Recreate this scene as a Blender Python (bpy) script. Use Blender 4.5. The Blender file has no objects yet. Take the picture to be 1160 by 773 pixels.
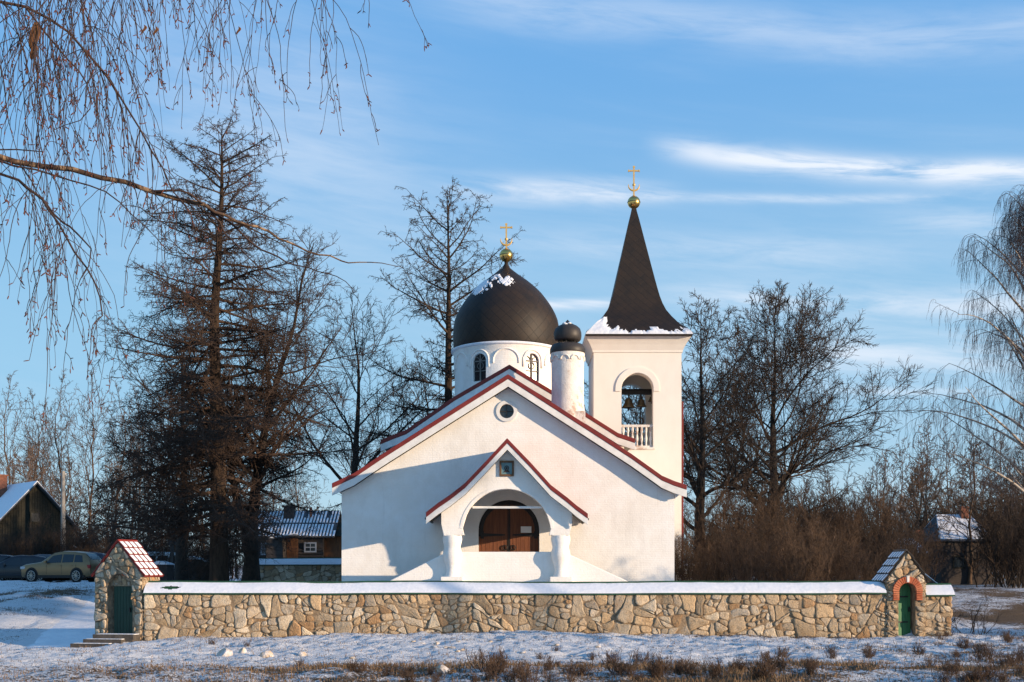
import bpy, bmesh, math, random
import numpy as np
from mathutils import Vector, Matrix
R_ = math.radians
rng = np.random.default_rng(7)
random.seed(7)
S = bpy.context.scene
COL = S.collection

# ------------------------------------------------------------------ camera, sky, sun, exposure
F, CX, HY, EYE = 1350.0, 580.0, 650.0, 2.0      # photo pixels, eye height in metres
def W(px, py, Y):
    return Vector(((px-CX)*Y/F, Y, EYE+(HY-py)*Y/F))
cd = bpy.data.cameras.new("camera")
cd.sensor_width = 36.0; cd.lens = 36.0*F/1160.0
cd.shift_y = (HY-386.5)/1160.0
cd.clip_start = 0.05; cd.clip_end = 3000
cam = bpy.data.objects.new("camera", cd); COL.objects.link(cam)
cam.location = (0, 0, EYE); cam.rotation_euler = (R_(90), 0, 0)
S.camera = cam
S.view_settings.view_transform = 'Standard'
S.view_settings.look = 'None'
S.view_settings.gamma = 1.0
S.view_settings.use_curve_mapping = False
S.view_settings.exposure = 0.55
S.cycles.max_bounces = 6
S.cycles.transparent_max_bounces = 8

SUN_EL = 9.2
SUN_DX, SUN_DY = 2.0, -1.0                       # towards the sun, on the ground
sun_az = math.atan2(SUN_DX, SUN_DY)              # clockwise from +Y
wd = bpy.data.worlds.new("World"); S.world = wd; wd.use_nodes = True
def build_world():
    nt = wd.node_tree; N = nt.nodes; L = nt.links
    for n in list(N): N.remove(n)
    out = N.new('ShaderNodeOutputWorld'); bg = N.new('ShaderNodeBackground')
    sky = N.new('ShaderNodeTexSky'); sky.sky_type = 'NISHITA'; sky.sun_disc = False
    sky.sun_elevation = R_(SUN_EL); sky.sun_rotation = sun_az
    sky.altitude = 150; sky.air_density = 1.0; sky.dust_density = 0.35; sky.ozone_density = 2.2
    tc = N.new('ShaderNodeTexCoord'); sp = N.new('ShaderNodeSeparateXYZ')
    L.new(tc.outputs['Generated'], sp.inputs[0])
    def m(op, a, b=None, c=None, clamp=False):
        n = N.new('ShaderNodeMath'); n.operation = op; n.use_clamp = clamp
        for i, v in enumerate((a, b, c)):
            if v is None: continue
            if isinstance(v, (int, float)): n.inputs[i].default_value = v
            else: L.new(v, n.inputs[i])
        return n.outputs[0]
    az = m('ARCTAN2', sp.outputs[0], sp.outputs[1])
    el = m('ARCSINE', sp.outputs[2])
    def noise(sx, sy, tilt, det, rough, off, dist=0.0):
        cb = N.new('ShaderNodeCombineXYZ')
        L.new(m('MULTIPLY', az, sx), cb.inputs[0])
        L.new(m('MULTIPLY', m('ADD', el, m('MULTIPLY', az, tilt)), sy), cb.inputs[1])
        cb.inputs[2].default_value = off
        n = N.new('ShaderNodeTexNoise'); n.inputs['Scale'].default_value = 1
        n.inputs['Detail'].default_value = det; n.inputs['Roughness'].default_value = rough
        n.inputs['Distortion'].default_value = dist
        L.new(cb.outputs[0], n.inputs['Vector']); return n.outputs[0]
    def ramp(v, a, b):
        n = N.new('ShaderNodeMapRange'); n.interpolation_type = 'SMOOTHSTEP'
        L.new(v, n.inputs[0]); n.inputs[1].default_value = a; n.inputs[2].default_value = b
        return n.outputs[0]
    fine = noise(9, 60, 0.12, 7, 0.62, 3.1, 0.4)
    wob = noise(5, 8, 0, 3, 0.5, 9.0)
    def dirpx(px, py):
        a = math.atan2(px-CX, F); e = math.atan2(HY-py, math.hypot(F, px-CX)); return a, e
    def band(p0, p1, width, amt, soft=0.06, lo=0.30, hi=0.62, wb=0.02):
        a0, e0 = dirpx(*p0); a1, e1 = dirpx(*p1); k = (e1-e0)/(a1-a0)
        line = m('ADD', m('MULTIPLY', m('SUBTRACT', az, a0), k), e0)
        line = m('ADD', line, m('MULTIPLY', m('SUBTRACT', wob, 0.5), wb))
        d = m('DIVIDE', m('SUBTRACT', el, line), width)
        g = m('EXPONENT', m('MULTIPLY', m('MULTIPLY', d, d), -1.0))
        w = m('MULTIPLY', ramp(az, a0-soft, a0+soft), m('SUBTRACT', 1.0, ramp(az, a1-soft, a1+soft)))
        return m('MULTIPLY', m('MULTIPLY', m('MULTIPLY', g, w), ramp(fine, lo, hi)), amt)
    parts = [
        band((760, 170), (1300, 203), 0.0095, 0.8, 0.03, 0.22, 0.6, 0.012),
        band((840, 182), (1200, 190), 0.006, 0.5, 0.05, 0.3, 0.6, 0.02),
        band((540, 213), (730, 222), 0.009, 0.75, 0.05, 0.25, 0.62, 0.012),
        band((700, 222), (1100, 222), 0.0035, 0.5, 0.06, 0.3, 0.7, 0.006),
        band((600, 345), (700, 345), 0.004, 0.8, 0.02, 0.2, 0.6, 0.004),
        band((780, 335), (1200, 345), 0.010, 0.55, 0.06, 0.25, 0.65, 0.01),
        band((900, 400), (1200, 398), 0.012, 0.55, 0.05, 0.25, 0.65, 0.01),
        band((960, 441), (1150, 447), 0.004, 0.5, 0.04, 0.25, 0.6, 0.006),
        band((600, 275), (1000, 292), 0.012, 0.30, 0.08, 0.25, 0.7, 0.02),
        band((520, -6), (1300, 32), 0.017, 0.38, 0.08, 0.15, 0.7, 0.02),
        band((1020, 250), (1300, 262), 0.010, 0.4, 0.05, 0.3, 0.7, 0.02),
        band((190, 70), (430, 170), 0.09, 0.42, 0.16, 0.0, 0.85, 0.16),
        band((220, 200), (430, 260), 0.08, 0.28, 0.18, 0.0, 0.85, 0.16),
        band((620, 380), (1300, 380), 0.10, 0.24, 0.3, 0.1, 0.8, 0.05),
    ]
    s = parts[0]
    for p in parts[1:]: s = m('ADD', s, p)
    veil = m('MULTIPLY', ramp(noise(2.2, 22, 0.15, 6, 0.6, 21.0, 0.3), 0.48, 0.85), 0.13)
    s = m('ADD', s, veil, clamp=True)
    s = m('MULTIPLY', s, ramp(el, -0.01, 0.05))
    gr = N.new('ShaderNodeValToRGB'); gr.color_ramp.interpolation = 'EASE'
    while len(gr.color_ramp.elements) < 4: gr.color_ramp.elements.new(0.5)
    for e_, (p_, c_) in zip(gr.color_ramp.elements, SKY_RAMP): e_.position = p_; e_.color = (*c_, 1)
    L.new(m('MULTIPLY', el, 1/1.571, clamp=True), gr.inputs[0])
    vm = N.new('ShaderNodeMix'); vm.data_type = 'RGBA'; vm.inputs[0].default_value = SKY_CLEAR
    L.new(sky.outputs[0], vm.inputs[6]); L.new(gr.outputs[0], vm.inputs[7])
    mx = N.new('ShaderNodeMix'); mx.data_type = 'RGBA'
    L.new(s, mx.inputs[0]); L.new(vm.outputs[2], mx.inputs[6])
    mx.inputs[7].default_value = (CLOUD[0], CLOUD[1], CLOUD[2], 1)
    L.new(mx.outputs[2], bg.inputs[0]); bg.inputs[1].default_value = SKY_STRENGTH
    L.new(bg.outputs[0], out.inputs[0])
SKY_STRENGTH = 0.125
SKY_CLEAR = 0.88      # share of the clear winter blue that is laid over the low-sun sky model
SKY_RAMP = [(0.0, (2.7, 3.9, 4.7)), (0.10, (1.8, 3.35, 4.75)), (0.28, (0.92, 2.45, 4.7)), (1.0, (0.45, 1.2, 3.0))]
CLOUD = (4.6, 5.0, 5.6)
build_world()
sl = bpy.data.lights.new("sun", 'SUN'); sl.energy = 4.7; sl.angle = R_(0.53); sl.color = (1.0, 0.76, 0.52)
so = bpy.data.objects.new("sun", sl); COL.objects.link(so)
_ce = math.cos(R_(SUN_EL)); _h = math.hypot(SUN_DX, SUN_DY)
sdir = Vector((SUN_DX/_h*_ce, SUN_DY/_h*_ce, math.sin(R_(SUN_EL))))
so.rotation_euler = sdir.to_track_quat('Z', 'Y').to_euler(); so.location = (40, -20, 30)

# ------------------------------------------------------------------ helpers: naming
def tag(o, label=None, cat=None, group=None, kind=None):
    if label: o['label'] = label
    if cat: o['category'] = cat
    if group: o['group'] = group
    if kind: o['kind'] = kind
    return o
def empty(name, loc, label, cat, group=None, rz=0.0):
    o = bpy.data.objects.new(name, None); COL.objects.link(o)
    o.location = loc; o.rotation_euler = (0, 0, rz); o.empty_display_size = 0.3
    return tag(o, label, cat, group)
def attach(o, parent):
    """parent a mesh whose vertices are in world space to a thing standing elsewhere"""
    if parent is None: return o
    o.parent = parent
    M = Matrix.Identity(4); p = parent
    chain = []
    while p is not None: chain.append(p); p = p.parent
    for q in reversed(chain):
        M = M @ q.matrix_parent_inverse @ Matrix.LocRotScale(q.location, q.rotation_euler, q.scale)
    o.matrix_parent_inverse = M.inverted()
    return o
def copy_tree(o, parent=None):
    c = o.copy(); COL.objects.link(c)
    if parent is not None: c.parent = parent
    for ch in [x for x in COL.objects if x.parent == o and x != c]: copy_tree(ch, c)
    return c

# ------------------------------------------------------------------ helpers: materials
MATS = {}
def mat(name, c1, c2=None, rough=0.8, scale=3.0, bump=0.0, bscale=20.0, bdist=0.02, metallic=0.0, spec=0.3,
        coord='Object', detail=5, lo=0.35, hi=0.65, stretch=(1, 1, 1), rough2=None):
    m = bpy.data.materials.new(name); m.use_nodes = True
    nt = m.node_tree; N = nt.nodes; L = nt.links; b = N['Principled BSDF']
    b.inputs['Roughness'].default_value = rough; b.inputs['Metallic'].default_value = metallic
    b.inputs['Specular IOR Level'].default_value = spec
    b.inputs['Base Color'].default_value = (*c1, 1)
    tc = N.new('ShaderNodeTexCoord'); mp = N.new('ShaderNodeMapping'); mp.inputs['Scale'].default_value = stretch
    L.new(tc.outputs[coord], mp.inputs[0])
    if c2 is not None:
        n = N.new('ShaderNodeTexNoise'); n.inputs['Scale'].default_value = scale; n.inputs['Detail'].default_value = detail
        n.inputs['Roughness'].default_value = 0.6
        r = N.new('ShaderNodeValToRGB'); r.color_ramp.elements[0].position = lo; r.color_ramp.elements[1].position = hi
        r.color_ramp.elements[0].color = (*c1, 1); r.color_ramp.elements[1].color = (*c2, 1)
        L.new(mp.outputs[0], n.inputs['Vector']); L.new(n.outputs[0], r.inputs[0]); L.new(r.outputs[0], b.inputs['Base Color'])
    if bump:
        n = N.new('ShaderNodeTexNoise'); n.inputs['Scale'].default_value = bscale; n.inputs['Detail'].default_value = 6
        bp = N.new('ShaderNodeBump'); bp.inputs['Strength'].default_value = bump; bp.inputs['Distance'].default_value = bdist
        L.new(mp.outputs[0], n.inputs['Vector']); L.new(n.outputs[0], bp.inputs['Height']); L.new(bp.outputs[0], b.inputs['Normal'])
    MATS[name] = m
    return m
class NT:
    """small node-building helper for the bespoke materials"""
    def __init__(s, m):
        s.nt = m.node_tree; s.N = s.nt.nodes; s.L = s.nt.links; s.b = s.N['Principled BSDF']
        s.tc = s.N.new('ShaderNodeTexCoord')
    def m(s, op, a, b=None, c=None, clamp=False):
        n = s.N.new('ShaderNodeMath'); n.operation = op; n.use_clamp = clamp
        for i, v in enumerate((a, b, c)):
            if v is None: continue
            if isinstance(v, (int, float)): n.inputs[i].default_value = v
            else: s.L.new(v, n.inputs[i])
        return n.outputs[0]
    def noise(s, scale, det=5, rough=0.6, vec=None, stretch=None, dist=0.0):
        n = s.N.new('ShaderNodeTexNoise'); n.inputs['Scale'].default_value = scale; n.inputs['Detail'].default_value = det
        n.inputs['Roughness'].default_value = rough; n.inputs['Distortion'].default_value = dist
        v = vec or s.tc.outputs['Object']
        if stretch:
            mp = s.N.new('ShaderNodeMapping'); mp.inputs['Scale'].default_value = stretch
            s.L.new(v, mp.inputs[0]); v = mp.outputs[0]
        s.L.new(v, n.inputs['Vector']); return n.outputs[0]
    def ramp(s, v, a, b, c=0.0, d=1.0):
        n = s.N.new('ShaderNodeMapRange'); n.interpolation_type = 'SMOOTHSTEP'
        s.L.new(v, n.inputs[0])
        for i, x in zip((1, 2, 3, 4), (a, b, c, d)): n.inputs[i].default_value = x
        return n.outputs[0]
    def mix(s, f, a, b, mode='MIX'):
        n = s.N.new('ShaderNodeMix'); n.data_type = 'RGBA'; n.blend_type = mode
        for i, v in ((0, f), (6, a), (7, b)):
            if isinstance(v, (int, float)): n.inputs[i].default_value = v
            elif isinstance(v, tuple): n.inputs[i].default_value = (*v, 1)
            else: s.L.new(v, n.inputs[i])
        return n.outputs[2]
    def bump(s, h, strength=0.5, dist=0.02, normal=None):
        n = s.N.new('ShaderNodeBump'); n.inputs['Strength'].default_value = strength; n.inputs['Distance'].default_value = dist
        s.L.new(h, n.inputs['Height'])
        if normal: s.L.new(normal, n.inputs['Normal'])
        return n.outputs[0]
    def color(s, v): s.L.new(v, s.b.inputs['Base Color'])
    def normal(s, v): s.L.new(v, s.b.inputs['Normal'])
def newmat(name, rough=0.8, spec=0.3, metallic=0.0):
    m = bpy.data.materials.new(name); m.use_nodes = True
    b = m.node_tree.nodes['Principled BSDF']; b.inputs['Roughness'].default_value = rough
    b.inputs['Specular IOR Level'].default_value = spec; b.inputs['Metallic'].default_value = metallic
    MATS[name] = m
    return m, NT(m)

def make_materials():
    # whitewashed brick plaster
    m, t = newmat('whitewash', 0.9, 0.2)
    br = t.N.new('ShaderNodeTexBrick'); br.inputs['Scale'].default_value = 1.0
    br.inputs['Brick Width'].default_value = 0.27; br.inputs['Row Height'].default_value = 0.085
    br.inputs['Mortar Size'].default_value = 0.010; br.inputs['Mortar Smooth'].default_value = 0.6
    sep = t.N.new('ShaderNodeSeparateXYZ'); cmb = t.N.new('ShaderNodeCombineXYZ')
    t.L.new(t.tc.outputs['Object'], sep.inputs[0])
    t.L.new(t.m('ADD', sep.outputs[0], sep.outputs[1]), cmb.inputs[0]); t.L.new(sep.outputs[2], cmb.inputs[1])
    t.L.new(cmb.outputs[0], br.inputs['Vector'])
    n1 = t.noise(1.3, 6, 0.65); n2 = t.noise(14, 6, 0.6); n3 = t.noise(0.6, 6, 0.7, stretch=(1, 1, 0.35))
    h = t.m('ADD', t.m('MULTIPLY', br.outputs['Fac'], -0.35), t.m('MULTIPLY', n2, 1.0))
    h = t.m('ADD', h, t.m('MULTIPLY', n1, 0.9))
    t.normal(t.bump(h, 0.30, 0.035))
    c = t.mix(t.ramp(n1, 0.3, 0.7), (0.80, 0.76, 0.70), (0.86, 0.84, 0.80))
    c = t.mix(t.m('MULTIPLY', t.ramp(n3, 0.50, 0.72), 0.45), c, (0.62, 0.58, 0.52))
    wst = t.noise(1.0, 6, 0.65, stretch=(5, 5, 0.35)); c = t.mix(t.m('MULTIPLY', t.ramp(wst, 0.58, 0.75), 0.22), c, (0.48, 0.45, 0.41))
    zz = t.ramp(sep.outputs[2], 1.2, 2.6, 1.0, 0.0); c = t.mix(t.m('MULTIPLY', t.m('MULTIPLY', zz, t.ramp(n1, 0.45, 0.65)), 0.30), c, (0.46, 0.44, 0.40))
    c = t.mix(t.m('MULTIPLY', t.ramp(n2, 0.62, 0.80), 0.25), c, (0.62, 0.54, 0.46))
    t.color(c)
    # smooth cream plaster of the tower
    m, t = newmat('tower_plaster', 0.9, 0.2)
    n1 = t.noise(0.9, 6, 0.65, stretch=(1, 1, 0.5)); n2 = t.noise(22, 5, 0.6)
    t.normal(t.bump(t.m('ADD', n2, t.m('MULTIPLY', n1, 0.8)), 0.22, 0.02))
    c = t.mix(t.ramp(n1, 0.3, 0.75), (0.84, 0.80, 0.73), (0.78, 0.73, 0.66))
    t.color(c)
    # worn plaster of the chimney
    m, t = newmat('worn_plaster', 0.9, 0.2)
    n1 = t.noise(2.6, 7, 0.7); n2 = t.noise(18, 6, 0.6)
    sp = t.N.new('ShaderNodeSeparateXYZ'); t.L.new(t.tc.outputs['Object'], sp.inputs[0])
    low = t.ramp(sp.outputs[2], 8.2, 9.3, 1.0, 0.0)
    c = t.mix(t.ramp(n1, 0.3, 0.7), (0.82, 0.78, 0.72), (0.68, 0.63, 0.56))
    c = t.mix(t.m('MULTIPLY', t.ramp(t.m('ADD', n1, t.m('MULTIPLY', low, 0.12)), 0.60, 0.70), 0.75), c, (0.46, 0.30, 0.22))
    t.color(c); t.normal(t.bump(t.m('ADD', n2, t.m('MULTIPLY', n1, 1.5)), 0.6, 0.03))
    # diamond-plate roofing (uses the UV of the roof, in tile units)
    m, t = newmat('diamond_roofing', 0.58, 0.28)
    sp = t.N.new('ShaderNodeSeparateXYZ'); t.L.new(t.tc.outputs['UV'], sp.inputs[0])
    p = t.m('FRACT', t.m('ADD', sp.outputs[0], sp.outputs[1])); q = t.m('FRACT', t.m('SUBTRACT', sp.outputs[1], sp.outputs[0]))
    pc = t.m('FLOOR', t.m('ADD', sp.outputs[0], sp.outputs[1])); qc = t.m('FLOOR', t.m('SUBTRACT', sp.outputs[1], sp.outputs[0]))
    wn = t.N.new('ShaderNodeTexWhiteNoise'); wn.noise_dimensions = '2D'
    cb = t.N.new('ShaderNodeCombineXYZ'); t.L.new(pc, cb.inputs[0]); t.L.new(qc, cb.inputs[1]); t.L.new(cb.outputs[0], wn.inputs['Vector'])
    edge = t.m('MINIMUM', p, q)
    line = t.ramp(edge, 0.0, 0.09)
    n1 = t.noise(1.5, 6, 0.65); n2 = t.noise(12, 4, 0.6)
    c = t.mix(t.ramp(n1, 0.3, 0.7), (0.026, 0.0175, 0.012), (0.014, 0.0115, 0.010))
    c = t.mix(t.m('MULTIPLY', wn.outputs[0], 0.45), c, (0.036, 0.023, 0.014))
    c = t.mix(t.m('SUBTRACT', 1.0, line), c, (0.007, 0.0065, 0.0065))
    t.color(c)
    h = t.m('ADD', t.m('MULTIPLY', t.m('MAXIMUM', p, q), -0.25), t.m('MULTIPLY', line, 1.0))
    h = t.m('ADD', h, t.m('MULTIPLY', n2, 0.15))
    h = t.m('ADD', h, t.m('MULTIPLY', wn.outputs[0], 0.2))
    t.normal(t.bump(h, 0.35, 0.012))
    # snow
    m, t = newmat('snow', 0.75, 0.25)
    n1 = t.noise(9, 7, 0.65); n2 = t.noise(60, 3, 0.6)
    t.color(t.mix(t.ramp(n1, 0.3, 0.7), (0.70, 0.72, 0.76), (0.79, 0.80, 0.83)))
    t.normal(t.bump(t.m('ADD', n1, t.m('MULTIPLY', n2, 0.25)), 0.4, 0.04))
    # ground: thin patchy snow over dead turf
    m, t = newmat('snowy_ground', 0.9, 0.2)
    n0 = t.noise(0.28, 6, 0.62, stretch=(0.7, 1.3, 1)); n1 = t.noise(2.2, 8, 0.72, stretch=(0.7, 1.2, 1)); n2 = t.noise(16, 7, 0.72)
    at = t.N.new('ShaderNodeAttribute'); at.attribute_name = 'bare'; bare = at.outputs['Fac']
    v = t.m('ADD', t.m('ADD', t.m('MULTIPLY', n0, 0.22), t.m('MULTIPLY', n1, 0.38)), t.m('MULTIPLY', n2, 0.62))
    v = t.m('ADD', v, t.m('MULTIPLY', bare, 0.15))
    mask = t.ramp(v, 0.650, 0.720)
    n3 = t.noise(30, 5, 0.7)
    soil = t.mix(t.ramp(n3, 0.35, 0.65), (0.060, 0.038, 0.022), (0.19, 0.125, 0.07))
    snow = t.mix(t.ramp(n1, 0.3, 0.7), (0.72, 0.725, 0.74), (0.84, 0.84, 0.84))
    t.color(t.mix(mask, snow, soil))
    h = t.m('ADD', t.m('MULTIPLY', n2, 1.0), t.m('MULTIPLY', n1, 0.8))
    t.normal(t.bump(h, 1.0, 0.09))
    # trodden snow of the path
    m, t = newmat('trodden_snow', 0.8, 0.25)
    n1 = t.noise(1.1, 7, 0.65); n2 = t.noise(7, 6, 0.65)
    c = t.mix(t.ramp(n1, 0.3, 0.7), (0.72, 0.73, 0.75), (0.82, 0.82, 0.83))
    c = t.mix(t.m('MULTIPLY', t.ramp(n2, 0.6, 0.75), 0.5), c, (0.42, 0.40, 0.37))
    t.color(c); t.normal(t.bump(t.m('ADD', n2, n1), 0.7, 0.06))
    # limestone rubble; each stone has its own tint in the attribute
    m, t = newmat('rubble_stone', 0.9, 0.2)
    at = t.N.new('ShaderNodeAttribute'); at.attribute_name = 'tint'
    n1 = t.noise(7, 7, 0.7); n2 = t.noise(34, 6, 0.65); n3 = t.noise(1.3, 5, 0.6)
    c = t.mix(t.m('MULTIPLY', t.ramp(n1, 0.35, 0.7), 0.5), at.outputs['Color'], (0.50, 0.36, 0.21))
    c = t.mix(t.m('MULTIPLY', t.ramp(n2, 0.50, 0.68), 0.65), c, (0.17, 0.115, 0.068))
    c = t.mix(t.m('MULTIPLY', t.ramp(n3, 0.52, 0.72), 0.5), c, (0.26, 0.145, 0.065))
    t.color(c); t.normal(t.bump(t.m('ADD', t.m('MULTIPLY', n1, 1.6), n2), 0.9, 0.05))
    mat('mortar', (0.36, 0.265, 0.17), (0.17, 0.12, 0.075), 0.95, 6, 0.8, 25, 0.03)
    mat('gravel_stone', (0.48, 0.35, 0.21), (0.60, 0.59, 0.60), 0.9, 4, 0.8, 20, 0.03)
    m, t = newmat('red_brick', 0.85, 0.2)
    n1 = t.noise(14, 6, 0.65); wn = t.noise(3.5, 2, 0.5)
    c = t.mix(t.ramp(wn, 0.35, 0.65), (0.42, 0.115, 0.055), (0.58, 0.20, 0.10))
    c = t.mix(t.m('MULTIPLY', t.ramp(n1, 0.55, 0.75), 0.4), c, (0.30, 0.16, 0.11))
    t.color(c); t.normal(t.bump(n1, 0.6, 0.02))
    mat('red_roof', (0.145, 0.015, 0.012), (0.20, 0.024, 0.018), 0.55, 2.5, 0.15, 12, 0.01, spec=0.4)
    mat('red_tile', (0.25, 0.030, 0.022), (0.17, 0.022, 0.017), 0.7, 6, 0.3, 25, 0.01)
    mat('white_board', (0.76, 0.75, 0.72), (0.64, 0.63, 0.60), 0.75, 3.0, 0.2, 25, 0.01)
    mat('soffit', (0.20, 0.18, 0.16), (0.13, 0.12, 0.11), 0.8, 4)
    mat('gold', (0.80, 0.52, 0.16), (0.66, 0.42, 0.13), 0.26, 5, 0.1, 10, 0.01, metallic=1.0)
    mat('gold_leaf', (0.72, 0.47, 0.14), (0.62, 0.39, 0.12), 0.45, 5, metallic=0.35, spec=0.5)
    mat('bronze', (0.20, 0.13, 0.06), (0.14, 0.12, 0.08), 0.45, 5, metallic=0.8)
    mat('iron', (0.018, 0.017, 0.016), (0.03, 0.026, 0.024), 0.6, 8)
    mat('dark_metal', (0.028, 0.026, 0.026), (0.045, 0.038, 0.034), 0.5, 4)
    mat('green_metal', (0.022, 0.085, 0.045), (0.016, 0.06, 0.032), 0.55, 4)
    m, t = newmat('green_door', 0.6, 0.4)
    sp = t.N.new('ShaderNodeSeparateXYZ'); t.L.new(t.tc.outputs['Object'], sp.inputs[0])
    n1 = t.noise(5, 6, 0.65, stretch=(3, 3, 0.4))
    t.color(t.mix(t.ramp(n1, 0.35, 0.7), (0.045, 0.17, 0.065), (0.030, 0.115, 0.045)))
    t.normal(t.bump(n1, 0.4, 0.01))
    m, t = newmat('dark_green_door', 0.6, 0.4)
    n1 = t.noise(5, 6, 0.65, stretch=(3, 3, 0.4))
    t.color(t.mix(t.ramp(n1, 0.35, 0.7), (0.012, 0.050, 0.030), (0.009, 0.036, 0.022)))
    m, t = newmat('door_wood', 0.65, 0.35)
    n1 = t.noise(4, 6, 0.65, stretch=(4, 4, 0.3))
    t.color(t.mix(t.ramp(n1, 0.3, 0.7), (0.21, 0.075, 0.032), (0.12, 0.042, 0.02)))
    t.normal(t.bump(n1, 0.4, 0.01))
    mat('frame_wood', (0.16, 0.085, 0.04), (0.10, 0.05, 0.025), 0.6, 8)
    mat('dark_glass', (0.015, 0.018, 0.022), None, 0.08, spec=0.6)
    mat('icon_blue', (0.16, 0.27, 0.28), (0.12, 0.22, 0.24), 0.5, 12)
    mat('icon_figure', (0.05, 0.035, 0.03), None, 0.6)
    mat('icon_halo', (0.42, 0.40, 0.26), None, 0.6)
    mat('paper', (0.72, 0.70, 0.66), None, 0.8)
    m, t = newmat('larch_bark', 0.95, 0.1)
    n1 = t.noise(6, 7, 0.7, stretch=(1, 1, 0.25)); n2 = t.noise(1.2, 3)
    t.color(t.mix(t.ramp(n1, 0.35, 0.7), (0.060, 0.040, 0.028), (0.024, 0.018, 0.014)))
    t.normal(t.bump(n1, 1.0, 0.05))
    mat('larch_twig', (0.066, 0.040, 0.027), (0.036, 0.024, 0.018), 0.9, 1.5, lo=0.4, hi=0.6)
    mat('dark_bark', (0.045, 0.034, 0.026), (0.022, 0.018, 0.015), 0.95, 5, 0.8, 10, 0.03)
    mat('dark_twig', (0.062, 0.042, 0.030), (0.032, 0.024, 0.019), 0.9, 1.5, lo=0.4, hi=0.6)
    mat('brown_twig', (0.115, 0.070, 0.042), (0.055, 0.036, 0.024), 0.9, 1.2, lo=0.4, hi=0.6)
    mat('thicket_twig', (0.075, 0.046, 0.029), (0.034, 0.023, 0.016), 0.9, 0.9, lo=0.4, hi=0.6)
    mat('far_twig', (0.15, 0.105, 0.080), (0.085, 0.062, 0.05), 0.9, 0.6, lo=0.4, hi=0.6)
    m, t = newmat('birch_bark', 0.8, 0.25)
    n1 = t.noise(3.0, 6, 0.7, stretch=(1, 1, 2.5)); n2 = t.noise(16, 4, 0.6)
    c = t.mix(t.ramp(n1, 0.50, 0.60), (0.42, 0.36, 0.30), (0.07, 0.052, 0.042))
    t.color(c); t.normal(t.bump(n2, 0.4, 0.01))
    m, t = newmat('birch_limb', 0.75, 0.25)
    n1 = t.noise(9.0, 6, 0.7); n2 = t.noise(40, 4, 0.6)
    c = t.mix(t.ramp(n1, 0.40, 0.52), (0.30, 0.20, 0.12), (0.065, 0.040, 0.028))
    t.color(c); t.normal(t.bump(n2, 0.5, 0.005))
    mat('birch_twig', (0.060, 0.036, 0.030), (0.034, 0.022, 0.019), 0.8, 6)
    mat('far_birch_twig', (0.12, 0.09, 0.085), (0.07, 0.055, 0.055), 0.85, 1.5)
    mat('catkin', (0.16, 0.052, 0.032), (0.085, 0.034, 0.024), 0.8, 30)
    mat('dead_leaf', (0.22, 0.095, 0.035), (0.12, 0.05, 0.02), 0.8, 20)
    mat('dry_grass', (0.26, 0.165, 0.085), (0.12, 0.075, 0.042), 0.9, 1.4, lo=0.35, hi=0.65)
    mat('weed', (0.065, 0.040, 0.028), (0.12, 0.075, 0.048), 0.9, 3)
    mat('old_wood', (0.034, 0.030, 0.020), (0.018, 0.017, 0.012), 0.9, 3, 0.5, 10, 0.02, stretch=(1, 1, 4))
    mat('log_wall', (0.065, 0.052, 0.045), (0.035, 0.03, 0.028), 0.9, 3, stretch=(1, 1, 5))
    mat('brown_planks', (0.19, 0.082, 0.036), (0.10, 0.048, 0.026), 0.85, 3, stretch=(6, 6, 0.6))
    mat('slate_roof', (0.10, 0.105, 0.115), (0.055, 0.058, 0.065), 0.85, 2)
    mat('chimney_brick', (0.26, 0.10, 0.06), (0.16, 0.07, 0.045), 0.9, 6, 0.5, 20, 0.02)
    mat('sooty_brick', (0.065, 0.05, 0.045), (0.035, 0.03, 0.028), 0.9, 6, 0.5, 20, 0.02)
    mat('concrete', (0.30, 0.28, 0.25), (0.22, 0.20, 0.18), 0.9, 5, 0.3, 15, 0.01)
    mat('step_board', (0.10, 0.085, 0.070), (0.055, 0.048, 0.042), 0.85, 6, 0.4, 20, 0.01)
    mat('white_window', (0.26, 0.28, 0.31), None, 0.7)
    mat('gold_paint', (0.27, 0.165, 0.08), None, 0.32, metallic=0.45, spec=0.5)
    mat('black_paint', (0.020, 0.022, 0.026), None, 0.25, spec=0.5)
    mat('blue_paint', (0.030, 0.040, 0.062), None, 0.25, spec=0.5)
    mat('grey_paint', (0.07, 0.075, 0.085), None, 0.3, spec=0.5)
    mat('white_paint', (0.55, 0.56, 0.57), None, 0.35, spec=0.5)
    mat('tyre', (0.015, 0.015, 0.016), None, 0.85)
    mat('alloy', (0.42, 0.38, 0.33), None, 0.35, metallic=0.8)
    mat('headlight', (0.45, 0.47, 0.50), None, 0.15, spec=0.6)
    mat('tail_light', (0.35, 0.02, 0.02), None, 0.3)
make_materials()
M = MATS

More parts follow.
